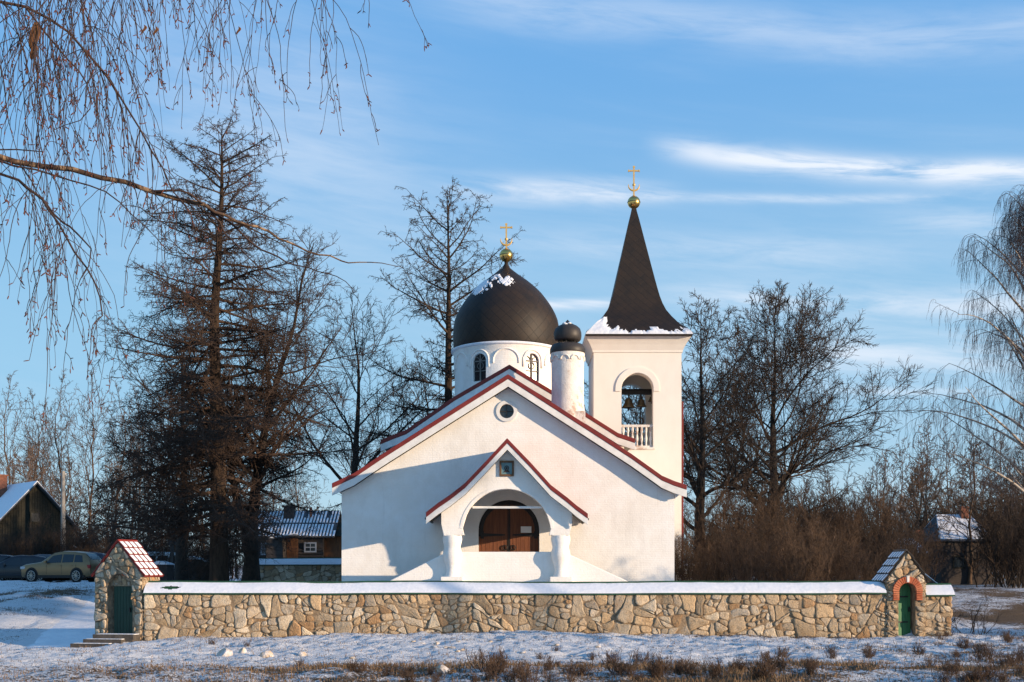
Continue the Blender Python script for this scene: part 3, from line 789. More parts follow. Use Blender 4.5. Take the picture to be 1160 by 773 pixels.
def build_gates():
    # right gate
    X = 12.39; T = Matrix.Translation((X, WY-0.06, 0))
    r = empty('stone_gate', (X, WY-0.06, 0), 'small gabled stone gateway with red brick arch and bright green door', 'gate', None)
    cx = 0.02; hw = 0.27; zs = 1.44
    gable_gate(r, T, 1.20, 1.84, 2.68, 1.15, (cx, hw, zs, 0.0), 21, M['dark_metal'], tiles=(4, 5))
    # voussoirs
    vb = MB(); n = 17
    for i in range(n+8):
        if i < n:
            a0 = math.pi*i/n+0.012; a1 = math.pi*(i+1)/n-0.012
            pts = [(cx+math.cos(a)*rr, zs+math.sin(a)*rr) for a, rr in ((a0, hw), (a0, hw+0.20), (a1, hw+0.20), (a1, hw))]
        else:
            k = (i-n) % 4; sg = 1 if i-n < 4 else -1; za = zs-0.07*(k+1)+0.006; zb = zs-0.07*k-0.006
            pts = [(cx+sg*hw, za), (cx+sg*(hw+0.19), za), (cx+sg*(hw+0.19), zb), (cx+sg*hw, zb)]
        vb.prism_y(pts, -0.095-0.006*(i % 2), 0.05, 0, T)
    vb.build('brick_arch', M['red_brick'], r, bevel=0.008)
    kb = MB(); kb.prism_y([(cx-0.035, zs+hw+0.02), (cx+0.035, zs+hw+0.02), (cx+0.05, zs+hw+0.23), (cx-0.05, zs+hw+0.23)], -0.115, -0.09, 0, T)
    kb.build('keystone', M['worn_plaster'], r, bevel=0.008)
    Td = T @ Matrix.Translation((cx-hw+0.005, 0.14, 0)) @ Matrix.Rotation(R_(18), 4, 'Z')
    leaf = [(0, 0.02), (0.50, 0.02)]+[(0.25+0.25*math.cos(math.pi*i/14), 1.45+0.25*math.sin(math.pi*i/14)) for i in range(15)]
    db = MB(); db.prism_y(leaf, 0.012, 0.05, 0, Td)
    for k in range(5):       # planks
        a = 0.004+k*0.0995; b = a+0.093
        def top(u): return 1.45+math.sqrt(max(0, 0.25**2-(u-0.25)**2))
        db.prism_y([(a, 0.02), (b, 0.02), (b, top(b)-0.004), (a, top(a)-0.004)], 0, 0.012, 0, Td)
    dl = db.build('door', M['green_door'], r)
    ib = MB()
    for z in (0.45, 1.25): ib.box(0.01, 0.40, -0.012, -0.001, z, z+0.045, 0, Td)
    ib.box(0.40, 0.44, -0.05, -0.01, 0.80, 0.95, 0, Td); ib.build('hinge', M['iron'], dl)
    # left gate, turned to the left
    th = -24.0
    X, Y = -12.52, 37.90
    T = Matrix.Translation((X, Y, 0)) @ Matrix.Rotation(R_(th), 4, 'Z')
    r = empty('stone_gate', (X, Y, 0), 'shaded gabled stone gateway with dark green door and red tiled snowy roof', 'gate', None)
    gable_gate(r, T, 1.92, 1.98, 3.00, 0.80, (0.06, 0.52, 1.48, 0.0), 33, M['red_tile'], tiles=(5, 4), front_size=(0.10, 0.2))
    # brick lining of the right jamb and arch, door leaf standing half open
    vb = MB(); cx = 0.06; hw = 0.52; zs = 1.48
    for k in range(20):
        vb.box(cx+hw-0.13, cx+hw-0.002, 0.15, 0.50, 0.02+k*0.073, 0.085+k*0.073, 0, T)
    for i in range(12):
        a0 = math.pi*i/24+0.01; a1 = math.pi*(i+1)/24-0.01
        vb.prism_y([(cx+math.cos(a)*rr, zs+math.sin(a)*rr) for a, rr in ((a0, hw-0.06), (a0, hw-0.002), (a1, hw-0.002), (a1, hw-0.06))], 0.08, 0.135, 0, T)
    vb.build('brick_arch', M['red_brick'], r, bevel=0.006)
    tb = MB(); tb.prism_y(arch_poly(cx, hw-0.03, 1.60, 1.61, 0.38), 0.14, 0.50, 0, T); tb.build('lintel_core', M['mortar'], r)
    stonework('stonework', [(cx-0.46, 1.61), (cx+0.46, 1.61), (cx+0.38, 1.83), (cx+0.18, 1.965), (cx-0.18, 1.965), (cx-0.38, 1.83)], T @ Matrix.Translation((0, 0.14, 0)), r, seed=4, size=(0.07, 0.13), height=(0.015, 0.03))
    Td = T @ Matrix.Translation((cx-hw+0.14, 0.17, 0)) @ Matrix.Rotation(R_(3), 4, 'Z')
    db = MB(); db.box(0, 0.74, 0.0, 0.05, 0.06, 1.60, 0, Td)
    for k in range(6): db.box(0.006+k*0.123, 0.118+k*0.123, -0.012, 0.0, 0.06, 1.60, 0, Td)
    dl = db.build('door', M['dark_green_door'], r)
    ib = MB(); ib.box(0.62, 0.66, -0.06, -0.012, 0.78, 0.92, 0, Td); ib.build('handle', M['iron'], dl)
build_gates()

def build_steps():
    root = empty('outdoor_steps', W(130, 722, 37.2), 'flight of low dark board steps with snow climbing to the left gate', 'steps')
    data = [(128, 719.0, 37.15, 50), (115.5, 724.5, 36.9, 47), (101, 729.5, 36.65, 47), (84, 735, 36.4, 48), (64, 740.5, 36.15, 46)]
    for px, py, Y, wpx in data:
        c = W(px, py, Y); w = wpx*Y/F
        T = Matrix.Translation(c) @ Matrix.Rotation(R_(-10), 4, 'Z')
        b = MB(); b.box(-w/2, w/2, 0, 0.09, -0.30, 0.0, 0, T); b.box(-w/2+0.02, w/2-0.02, 0.09, 0.50, -0.28, -0.012, 0, T)
        o = b.build('step', M['step_board'], root, bevel=0.008)
        s = MB(); s.box(-w/2+0.05, w/2-0.05, 0.10, 0.48, -0.012, 0.012, 0, T); s.build('snow_cover', M['trodden_snow'], o, bevel=0.008)
build_steps()

# ------------------------------------------------------------------ the church
def church():
    ch = empty('church', (0, 45, 1.1), 'white church with dark onion dome, pointed bell tower and red edged roofs', 'church')
    GZ = 0.9
    wm = M['whitewash']
    # ---- front block
    YF, YO = 45.0, 44.6
    prof = [W(x, y, YO) for x, y in ((376, 548.5), (388, 543), (401, 537), (432, 516), (502, 471.5), (575.5, 425), (661, 480), (715, 515), (750, 540), (764, 546), (778, 550.5))]
    P = [(p.x, p.z) for p in prof]
    def band(top, d0, d1):
        up = [(x, z-d0) for x, z in top]; dn = [(x, z-d1) for x, z in top]
        return dn+up[::-1]
    wall_top = [(x, z-0.42) for x, z in P]
    xl, xr = (387-CX)*YF/F, (764-CX)*YF/F
    def roof_z(x, pts=None):
        pts = pts or P
        for a, b in zip(pts[:-1], pts[1:]):
            if a[0] <= x <= b[0]: return a[1]+(b[1]-a[1])*(x-a[0])/(b[0]-a[0])
        return pts[-1][1]
    inner = [(x, z) for x, z in wall_top if xl < x < xr]
    poly = [(xl, GZ), (xr, GZ), (xr, roof_z(xr)-0.42)]+inner[::-1]+[(xl, roof_z(xl)-0.42)]
    b = MB(); b.prism_y(poly, YF, 49.6)
    fw = b.build('front_wall', wm, ch)
    # door recess and oculus
    dcx = (576.5-CX)/30; dhw = 34.5/30; dzs = EYE+(650-601)/30
    c1 = MB(); c1.prism_y(arch_poly(dcx, dhw, 2.25, dzs), 44.5, 45.32)
    oc = W(574, 466, 45)
    c2 = MB(); c2.prism_y([(oc.x+0.27*math.cos(a), oc.z+0.27*math.sin(a)) for a in [2*math.pi*i/32 for i in range(32)]], 44.5, 45.25)
    cut(fw, [c1, c2])
    def gable_roof(top, yo, yb, xmax=None, name='front_roof'):
        ro = MB()
        ro.prism_y(band(top, 0.0, 0.11), yo+0.02, yb)
        r = ro.build(name, M['red_roof'], ch)
        # standing seams on the slopes
        e = MB(); e.prism_y([(x, z) for x, z in band(top, -0.03, 0.145)], yo-0.02, yo+0.06); e.build('roof_edge', M['red_roof'], r, bevel=0.012)
        f = MB(); f.prism_y(band(top, 0.15, 0.43), yo+0.0, yo+0.07); f.build('fascia', M['white_board'], r, bevel=0.008)
        s = MB(); s.prism_y(band(top, 0.113, 0.16), yo+0.075, yb-0.01); s.build('soffit', M['soffit'], r)
        sn = MB()
        Lt = [(x, z+0.003) for x, z in top]
        mid = min(range(len(top)), key=lambda i: -top[i][1])
        a = Lt[:mid+1]; sn.prism_y([(x, z) for x, z in a]+[(x, z+0.05) for x, z in a][::-1], yo+0.35, yb-0.05)
        sn.build('snow_cover', M['snow'], r)
        return r
    gable_roof(P, YO, 49.0)
    # plain plastered underside board ends at the eaves
    # ---- rear block
    YR, YRO = 49.0, 48.6
    Rp = [(p.x, p.z) for p in [W(x, y, YRO) for x, y in ((431, 499.5), (444, 494), (460, 488), (515, 450), (577, 414), (625, 443), (663, 468), (700, 491.5), (719.5, 498))]]
    xl2, xr2 = (443-CX)*YR/F, (707-CX)*YR/F
    rt = [(x, z-0.40) for x, z in Rp]
    inner = [(x, z) for x, z in rt if xl2 < x < xr2]
    b = MB(); b.prism_y([(xl2, GZ), (xr2, GZ), (xr2, roof_z(xr2, Rp)-0.40)]+inner[::-1]+[(xl2, roof_z(xl2, Rp)-0.40)], YR, 54.96)
    xc = 3.72; inner2 = [(x, z) for x, z in rt if xl2 < x < xc]
    b.prism_y([(xl2, GZ), (xc, GZ), (xc, roof_z(xc, Rp)-0.40)]+inner2[::-1]+[(xl2, roof_z(xl2, Rp)-0.40)], 54.965, 60)
    b.build('rear_wall', wm, ch)
    gable_roof(Rp, YRO, 54.95, name='rear_roof')
    Rc = [p for p in Rp if p[0] < xc]+[(xc, roof_z(xc, Rp))]
    b = MB(); b.prism_y(band(Rc, 0.0, 0.12), 54.955, 60.3); b.build('rear_roof', M['red_roof'], ch)
    # ---- drum and dome
    DY = 54.0; sc = F/DY; dc = W(573.5, 400, DY); dcx2, dcy = dc.x, DY
    zof = lambda py: EYE+(HY-py)/sc
    rd = 58.5/sc
    b = MB(); b.lathe([(rd*1.0, 7.5), (rd, zof(415)), (rd*1.0, zof(407)), (rd*1.02, zof(404)), (rd*1.03, zof(401.5))], dcx2, dcy, 96)
    drum = b.build('drum', wm, ch)
    cuts = []
    wang = [math.radians(-90+a) for a in (-30, 30, 90, 150, -90+180-30+30)]
    wang = [math.radians(a) for a in (-120, -60, 0, 60, 120, 180)]
    for a in wang:
        T = Matrix.Translation((dcx2, dcy, 0)) @ Matrix.Rotation(a+math.pi/2, 4, 'Z') @ Matrix.Translation((0, -rd, 0))
        c = MB(); c.prism_y(arch_poly(0, 0.33, zof(440), zof(418)), -0.3, 0.22, 0, T); cuts.append(c)
    cut(drum, cuts)
    smooth_by_angle(drum.data, 30)
    for a in wang:
        T = Matrix.Translation((dcx2, dcy, 0)) @ Matrix.Rotation(a+math.pi/2, 4, 'Z') @ Matrix.Translation((0, -rd, 0))
        z0, zs = zof(440), zof(418)
        g = MB(); g.prism_y(arch_poly(0, 0.325, z0+0.01, zs), 0.14, 0.17, 0, T); g1 = g.build('window', M['dark_glass'], drum)
        g = MB()
        g.box(-0.025, 0.025, 0.08, 0.135, z0, zs+0.30, 0, T); g.box(-0.31, 0.31, 0.085, 0.13, zs-0.02, zs+0.03, 0, T); g.box(-0.31, 0.31, 0.085, 0.13, zs-0.45, zs-0.41, 0, T)
        for sg in (-1, 1): g.tube([T @ Vector((sg*0.02, 0.11, zs+0.02)), T @ Vector((sg*0.12, 0.11, zs+0.16)), T @ Vector((sg*0.25, 0.11, zs+0.22))], 0.018, 6)
        g.tube([T @ Vector((0.15*math.cos(w), 0.11, zs-0.2+0.15*math.sin(w))) for w in [math.pi*2*i/16 for i in range(17)]], 0.018, 6)
        g.build('window_frame', M['soffit'], drum)
    # arch mouldings all round: over windows and blind arches between
    mo = MB()
    for k in range(12):
        a = math.radians(-90+30*k)
        win = (k % 2 == 1)
        hwid = 0.46 if win else 0.56; zs = zof(418)+(0.02 if win else -0.02); drop = 0.30 if win else 0.12
        pts = []
        for i in range(15):
            w = math.pi*i/14; u = hwid*math.cos(w); z = zs+hwid*math.sin(w)*(1.0 if win else 0.92)
            pts.append((u, z))
        pts = [(hwid, zs-drop)]+pts+[(-hwid, zs-drop)]
        P3 = [(dcx2+(rd+0.012)*math.cos(a+u/rd), dcy+(rd+0.012)*math.sin(a+u/rd), z) for u, z in pts]
        mo.tube(P3, 0.042, 6)
    mo.build('arch_moulding', wm, drum, smooth=True)
    b = MB(); b.lathe([(rd*1.03, zof(401.4)), (rd*1.065, zof(400.5)), (rd*1.065, zof(398.5)), (rd*1.0, zof(397.5))], dcx2, dcy, 96)
    b.build('snow_cover', M['snow'], drum, smooth=True)
    dp = [(58.5, 399), (59.8, 396), (60.2, 388), (60.3, 380), (59.8, 372), (58.3, 364), (56, 358), (53, 352), (49.3, 346), (45, 340), (40.3, 334), (35.5, 329), (30, 324), (24.5, 319.5), (19, 315.5), (13.5, 311.5), (8.5, 307.5), (4.5, 304), (2.2, 300), (1.6, 296)]
    prof = [(r/sc, zof(y)) for r, y in dp]
    b = MB(); b.lathe(prof, dcx2, dcy, 120, uvs=(30, 0.49)); dome = b.build('dome', M['diamond_roofing'], ch, smooth=True)
    # snow caught in the plates of the dome, upper left front
    def prof_at(L):
        acc = 0
        for (r0, z0), (r1, z1) in zip(prof[:-1], prof[1:]):
            d = math.hypot(r1-r0, z1-z0)
            if acc+d >= L: t = (L-acc)/d; return r0+(r1-r0)*t, z0+(z1-z0)*t, (r1-r0)/d, (z1-z0)/d
            acc += d
        return prof[-1][0], prof[-1][1], 0, 1
    sn = MB(); rs = random.Random(5); na, tile = 30, 0.49
    def SP(u, v, off):
        r, z, dr, dz = prof_at(v*tile); a = u/na*2*math.pi; r2 = r+off*dz; z2 = z-off*dr
        return (dcx2+r2*math.cos(a), dcy+r2*math.sin(a), z2)
    Ltot = sum(math.hypot(b_[0]-a_[0], b_[1]-a_[1]) for a_, b_ in zip(prof[:-1], prof[1:]))
    na_, nl_ = 170, 130
    A_ = np.linspace(-95, 75, na_+1); H_ = np.linspace(0.42, 0.90, nl_+1); AA, HH = np.meshgrid(A_, H_)
    nz = fbm(AA*0.16+3, HH*34, 4)-0.5; uu = (AA+270)/360*na; vv = HH*Ltot/tile
    p_ = (uu+vv) % 1; q_ = (vv-uu) % 1; grid_ = np.minimum(np.minimum(p_, 1-p_), np.minimum(q_, 1-q_))
    e1 = 1-((AA+50+(HH-0.60)*90)/22)**2-((HH-0.595)/0.115)**2
    e2 = 1-((AA-1)/16)**2-((HH-0.645)/0.09)**2
    e3 = 0.8-((AA+28)/22)**2-((HH-0.72)/0.06)**2
    wn_ = rng.random((400, 400)); cell_ = wn_[(np.floor(uu+vv).astype(int)) % 400, (np.floor(vv-uu).astype(int)) % 400]
    d_ = np.maximum(np.maximum(e1, e2), e3)*0.55+nz*1.35+(cell_-0.62)*0.75+np.clip(grid_-0.13, -0.13, 0.1)*2.2
    mk = (d_ > 0) & (np.maximum(np.maximum(e1, e2), e3) > -0.25); th_ = np.clip(d_*0.09, 0.006, 0.035)
    for a_i in range(nl_+1):
        for b_i in range(na_+1): sn.v.append(SP(uu[a_i, b_i], vv[a_i, b_i], float(th_[a_i, b_i]) if mk[a_i, b_i] else 0.004))
    for a_i in range(nl_):
        for b_i in range(na_):
            if mk[a_i, b_i]: k_ = a_i*(na_+1)+b_i; sn.f.append([k_, k_+1, k_+na_+2, k_+na_+1]); sn.mi.append(0)
    sn.build('snow_patch', M['snow'], dome, smooth=True, fixn=False)['kind'] = 'stuff'
    def finial(c, r, top, Y, parent):
        s_ = F/Y
        b = MB(); b.sphere(c, r, 18); ball = b.build('gilded_ball', M['gold'], parent, smooth=True)
        rg = MB(); rg.lathe([(r*1.03, c[2]-0.018), (r*1.03, c[2]+0.018)], c[0], c[1], 40); rg.build('seam', M['bronze'], ball)
        x, y, z = c; zt = top; h = zt-(z+r); b = MB(); t = 0.028
        b.box(x-0.034, x+0.034, y-t, y+t, z+r*0.9, zt)
        zb = zt-0.155*h*1.0; b.box(x-0.25, x+0.25, y-t+0.004, y+t-0.004, zb-0.034, zb+0.034)
        for sg in (-1, 1): b.box(x+sg*0.25-0.028, x+sg*0.25+0.028, y-t-0.003, y+t+0.003, zb-0.048, zb+0.048)
        b.box(x-0.050, x+0.050, y-t-0.003, y+t+0.003, zt-0.07, zt+0.01)
        zc = z+r+h*0.36; rr = 0.26
        pts = []
        for i in range(17):
            w = math.pi*(1.0+i/16.0*1.0); w = math.pi*(0.94)+i/16*math.pi*1.12
            pts.append((x+rr*math.cos(w), y, zc+rr*0.98*math.sin(w)))
        b.tube(pts, [0.012+0.034*math.sin(math.pi*i/16) for i in range(17)], 8)
        b.sphere((x, y, zc+0.02), 0.075, 8); b.lathe([(0.10, z+r*0.93), (0.045, z+r*1.12)], x, y, 16)
        b.build('cross', M['gold_leaf'], parent, bevel=0.0)
    finial((dcx2, dcy, zof(289.5)), 7.6/sc, zof(253.5), DY, dome)
    # ---- bell tower
    TY = 55.0; ts = F/TY; tx0, tx1 = (672.5-CX)/ts, (772-CX)/ts; TD = 3.6
    tz_ = lambda py: EYE+(HY-py)/ts
    b = MB(); b.box(tx0, tx1, TY, TY+TD, GZ, tz_(392)); tw = b.build('bell_tower', M['tower_plaster'], ch)
    ax0, ax1 = (704-CX)/ts, (740-CX)/ts; acx = (ax0+ax1)/2; ahw = (ax1-ax0)/2; azs = tz_(441)
    c = MB(); c.prism_y(arch_poly(acx, ahw, tz_(507), azs), TY-0.5, TY+TD+0.5)
    c2 = MB(); c2.box(tx0+0.55, tx1-0.55, TY+0.52, TY+TD-0.52, tz_(507), tz_(410))
    yc = TY+TD/2
    c3 = MB(); c3.prism_x([(yc+(y-acx), z) for y, z in arch_poly(acx, 0.5, tz_(507), azs)], tx0-0.5, tx1+0.5)
    cut(tw, [c, c2])
    def ring(x, y, e): return [(x[0]-e, y[0]-e), (x[1]+e, y[0]-e), (x[1]+e, y[1]+e), (x[0]-e, y[1]+e)]
    co = MB(); ov = 11.5/ts; steps = [(0.0, 400), (0.05, 399.5), (0.06, 397), (0.10, 395), (0.18, 391), (0.27, 387.5), (0.36, 384.5), (0.40, 383), (0.42, 381)]
    rows = []
    for e, y in steps: rows.append([(x, yy, tz_(y)) for x, yy in ring((tx0, tx1), (TY, TY+TD), e)])
    for i, r0 in enumerate(rows):
        co.v += r0
        if i:
            for k in range(4): k2 = (k+1) % 4; co.f.append([(i-1)*4+k, (i-1)*4+k2, i*4+k2, i*4+k]); co.mi.append(0)
    co.f.append([0, 3, 2, 1]); co.mi.append(0); n = len(rows); co.f.append([(n-1)*4+k for k in range(4)]); co.mi.append(0)
    co.build('cornice', M['tower_plaster'], tw)
    # hood moulding of the opening
    hb = MB(); outer = 0.28; n = 24
    pts_i = [(acx+(ahw+0.02)*math.cos(math.pi*i/n), azs+(ahw+0.02)*math.sin(math.pi*i/n)) for i in range(n+1)]
    pts_o = [(acx+(ahw+outer)*math.cos(math.pi*i/n), azs+(ahw+outer)*math.sin(math.pi*i/n)) for i in range(n+1)]
    for i in range(n):
        hb.prism_y([pts_i[i], pts_o[i], pts_o[i+1], pts_i[i+1]], TY-0.055, TY+0.01)
    for sg in (1, -1):
        a, b_ = acx+sg*(ahw+0.02), acx+sg*(ahw+outer); hb.box(min(a, b_), max(a, b_), TY-0.055, TY+0.01, azs-0.10, azs)
    hb.build('hood_moulding', M['tower_plaster'], tw)
    sb = MB(); sb.box(ax0-0.04, ax1+0.06, TY-0.05, TY+0.3, tz_(509.5), tz_(507.5)); sb.build('sill', M['worn_plaster'], tw)
    # balustrade
    for yy in (TY+0.14, TY+TD-0.3):
        bb = MB(); zt = tz_(481); zb = tz_(507)
        bb.box(ax0, ax1, yy-0.06, yy+0.06, zt-0.11, zt); bb.box(ax0, ax1, yy-0.06, yy+0.06, zb, zb+0.09)
        for i in range(7):
            x = ax0+(i+0.5)*(ax1-ax0)/7; h = zt-0.11-(zb+0.09); q = zb+0.09
            bb.lathe([(0.045, q), (0.045, q+0.06), (0.03, q+0.09), (0.062, q+h*0.38), (0.03, q+h*0.62), (0.058, q+h*0.82), (0.045, q+h)], x, yy, 10)
        bb.build('balustrade', M['worn_plaster'], tw, smooth=40)
    bb = MB(); bb.box(tx0+0.3, tx1-0.3, yc-0.45, yc-0.31, tz_(442), tz_(438)); bb.box(tx0+0.3, tx1-0.3, yc+0.5, yc+0.62, tz_(436), tz_(432)); bb.build('bell_beam', M['iron'], tw)
    def bell(x, y, z, r):
        b = MB(); h = r*1.55
        b.lathe([(r*1.0, z-h), (r*1.02, z-h+0.03), (r*0.78, z-h*0.72), (r*0.60, z-h*0.4), (r*0.52, z-h*0.15), (r*0.35, z-0.01), (0.03, z)], x, y, 24)
        o = b.build('bell', M['bronze'], tw, smooth=True)
        c = MB(); c.tube([(x, y, z-0.02), (x, y, z+0.28)], 0.03, 6); c.build('hanger', M['iron'], o)
        c = MB(); c.lathe([(0.01, z-h-0.12), (r*0.16, z-h-0.08), (r*0.16, z-h-0.03), (0.02, z-h+0.05), (0.015, z-0.1)], x, y, 8); c.build('clapper', M['iron'], o)
    bell((712-CX)*(yc-0.38)/F, yc-0.38, tz_(446), 0.30); bell((726.5-CX)*(yc-0.38)/F, yc-0.38, tz_(447), 0.24)
    bell((738-CX)*(yc-0.38)/F, yc-0.38, tz_(444), 0.16)
    # spire
    scy = TY+TD/2; scx = (719-CX)/F*scy-0.04
    sp = [(60, 380.5), (52.5, 374), (45, 367.3), (38.5, 360.5), (33, 353.5), (29.3, 346), (26.5, 338), (24.2, 329.5), (21.8, 320), (16.5, 298), (11, 275), (5.8, 253), (3.2, 243), (1.8, 236)]
    half = []
    for h, y in sp:      # the faces lean back from the eaves towards the centre of the tower
        hh = h/ts; k_ = (scy-hh)/(TY-0.42); half.append((hh*k_, EYE+(tz_(y)-EYE)*k_))
    cs_ = scy/TY
    b = MB(); L = 0
    for i in range(len(half)-1):
        (h0, z0), (h1, z1) = half[i], half[i+1]; dL = math.hypot(h1-h0, z1-z0)
        for k in range(4):
            def C(h, s): # corner s of side k
                dd = [(-1, -1), (1, -1), (1, 1), (-1, 1)]; d = dd[(k+s) % 4]; kx = h if True else h
                ky = h*(TD/2+0.42)/(60/ts) if False else h
                return (scx+d[0]*kx, scy+d[1]*ky)
            a0, a1, b0, b1 = C(h0, 0), C(h0, 1), C(h1, 0), C(h1, 1)
            t = 0.40
            b.add([(a0[0], a0[1], z0), (a1[0], a1[1], z0), (b1[0], b1[1], z1), (b0[0], b0[1], z1)], [(0, 1, 2, 3)], 0,
                  [(-h0/t, L/t), (h0/t, L/t), (h1/t, (L+dL)/t), (-h1/t, (L+dL)/t)])
        L += dL
    h0, z0 = half[0]
    b.box(scx-h0, scx+h0, scy-h0, scy+h0, z0-0.06, z0-0.004)
    spire = b.build('spire', M['diamond_roofing'], tw, fixn=False)
    spire.data.materials.clear(); spire.data.materials.append(M['diamond_roofing'])
    # snow along the eaves of the spire, ragged upper edge
    sn = MB(); nu, nv = 150, 26
    def face_pt(k, s, h, z, off):
        dd = [(-1, -1), (1, -1), (1, 1), (-1, 1)]; a = Vector(dd[k]); c = Vector(dd[(k+1) % 4]); nrm = Vector(((a.x+c.x)/2, (a.y+c.y)/2))
        q = a*(1-s)+c*s; return (scx+q.x*h+nrm.x*off*0.6, scy+q.y*h+nrm.y*off*0.6, z+off*0.8)
    Ls = [0]
    for (h0, z0), (h1, z1) in zip(half[:-1], half[1:]): Ls.append(Ls[-1]+math.hypot(h1-h0, z1-z0))
    def hz(Lq):
        for i in range(len(Ls)-1):
            if Ls[i+1] >= Lq: t = (Lq-Ls[i])/(Ls[i+1]-Ls[i]); return half[i][0]+(half[i+1][0]-half[i][0])*t, half[i][1]+(half[i+1][1]-half[i][1])*t
        return half[-1]
    LM = 2.3
    for k in range(4):
        s = np.linspace(0, 1, nu+1); Lq = np.linspace(0.0, LM, nv+1)
        SS, LL = np.meshgrid(s, Lq)
        edge = 0.34+0.50*fbm(SS*9+k*11, SS*0+1, 3)-0.25+0.10*np.abs(((SS*13) % 1)-0.5)
        edge = edge+(0.75 if k in (0, 3) else 0.3)*np.exp(-((SS-0.04)/0.09)**2) + (0.55 if k == 3 else 0.0)*np.exp(-((SS-0.9)/0.1)**2)
        d = edge-LL+0.5*(fbm(SS*26+k*5, LL*7+2, 3)-0.5)
        d = d-0.30*np.exp(-((SS-0.40)/0.035)**2)*(k == 0)
        extra = (LL > 0.5)*(fbm(SS*40+k*5, LL*11, 2) > 0.62)*0.0
        mask = d > 0.0
        th = np.clip(d*0.22, 0.008, 0.055)+0.035*fbm(SS*30, LL*9+k, 3)*mask
        base = len(sn.v)
        for j in range(nv+1):
            h_, z_ = hz(Lq[j]); 
            for i in range(nu+1): sn.v.append(face_pt(k, s[i], h_+(0.02 if j == 0 else 0), z_, float(th[j, i]) if j else 0.0))
        for j in range(nv):
            for i in range(nu):
                if mask[j, i]: a = base+j*(nu+1)+i; sn.f.append([a, a+1, a+nu+2, a+nu+1]); sn.mi.append(0)
    sn.build('snow_cover', M['snow'], spire, smooth=True, fixn=False)
    FY = scy
    fs = F/FY; fz = lambda py: tz_(py)
    finial((scx, scy, EYE+(tz_(229.5)-EYE)*cs_), 7.2/ts*cs_, EYE+(tz_(188.5)-EYE)*cs_, FY, spire)
    # ---- chimney turret
    CY = 46.8; cs = F/CY; cc = W(643, 400, CY); cz = lambda py: EYE+(HY-py)/cs
    b = MB(); b.lathe([(20/cs, cz(520)), (19.6/cs, cz(474)), (19.2/cs, cz(466)), (18.6/cs, cz(458)), (18.2/cs, cz(452)), (18.3/cs, cz(420)), (18.8/cs, cz(406)), (19.4/cs, cz(403)), (19.3/cs, cz(400))], cc.x, CY, 48)
    b.box(cc.x-19.5/cs, cc.x+19/cs, CY-0.62, CY+0.62, cz(540), cz(468))
    chm = b.build('chimney', M['worn_plaster'], ch, smooth=35)
    mo = MB()
    for k in range(10):
        a = 2*math.pi*k/10+0.1; hwid = 0.17; rr = 18.8/cs+0.01; zs = cz(410)
        mo.tube([(cc.x+rr*math.cos(a+u/rr), CY+rr*math.sin(a+u/rr), z) for u, z in [(hwid*math.cos(math.pi*i/10), zs+hwid*math.sin(math.pi*i/10)) for i in range(11)]], 0.035, 6)
    mo.build('arch_moulding', M['worn_plaster'], chm, smooth=True)
    b = MB(); b.lathe([(19.8/cs, cz(401)), (20.2/cs, cz(400)), (20.0/cs, cz(396)), (18.5/cs, cz(392.5)), (17/cs, cz(391))], cc.x, CY, 48); b.build('chimney_cap', M['dark_metal'], chm, smooth=40)
    b = MB()
    for k in range(6):
        a = 2*math.pi*k/6+0.3; x = cc.x+0.36*math.cos(a); y = CY+0.36*math.sin(a); b = MB(); b.tube([(x, y, cz(392)), (x, y, cz(384))], 0.028, 6); b.build('post', M['dark_metal'], chm)
    b = MB(); b.lathe([(13.5/cs, cz(387)), (15.2/cs, cz(385)), (15.8/cs, cz(381)), (15.6/cs, cz(377)), (14.3/cs, cz(373)), (11/cs, cz(370)), (6/cs, cz(367.5)), (2.5/cs, cz(365)), (0.3/cs, cz(362.5))], cc.x, CY, 24)
    cdm = b.build('cowl', M['dark_metal'], chm, smooth=50)
    b = MB()
    for (a, r, z) in ((-1.9, 8.5, 369), (-1.3, 6.0, 367.6), (-2.4, 5.0, 367.2)):
        b.sphere((cc.x+r/cs*math.cos(a), CY+r/cs*math.sin(a), cz(z)), 0.09, 6, 0, 0.4)
    b.build('snow_patch', M['snow'], cdm, smooth=True)
    # ---- oculus
    b = MB(); n = 40; o = W(574, 466, 45)
    def rg(r0, r1, y0, y1):
        m_ = MB()
        for i in range(n):
            a0, a1 = 2*math.pi*i/n, 2*math.pi*(i+1)/n
            m_.prism_y([(o.x+r0*math.cos(a0), o.z+r0*math.sin(a0)), (o.x+r1*math.cos(a0), o.z+r1*math.sin(a0)), (o.x+r1*math.cos(a1), o.z+r1*math.sin(a1)), (o.x+r0*math.cos(a1), o.z+r0*math.sin(a1))], y0, y1)
        return m_
    oc_ = MB(); oc_.prism_y([(o.x+0.268*math.cos(2*math.pi*i/n), o.z+0.268*math.sin(2*math.pi*i/n)) for i in range(n)], 45.12, 45.15)
    pane = oc_.build('round_window', M['dark_glass'], ch)
    rg(0.272, 0.40, 44.95, 45.04).build('surround', M['white_board'], pane)
    g = MB(); g.box(o.x-0.25, o.x+0.25, 45.09, 45.117, o.z-0.015, o.z+0.015); g.box(o.x-0.015, o.x+0.015, 45.085, 45.118, o.z-0.25, o.z+0.25); g.build('window_frame', M['iron'], pane)
    # ---- door
    dl = MB(); hwid = dhw-0.02
    dl.prism_y(arch_poly(dcx, hwid, 2.30, dzs), 45.20, 45.28)
    for k in range(14):
        a = dcx-hwid+0.10+k*(2*hwid-0.2)/14; b_ = a+(2*hwid-0.2)/14-0.012
        top = lambda x: dzs+math.sqrt(max(0.0, (hwid-0.10)**2-(x-dcx)**2))
        dl.prism_y([(a, 2.30), (b_, 2.30), (b_, top(b_)), (a, top(a))], 45.175, 45.20)
    door = dl.build('door', M['door_wood'], ch)
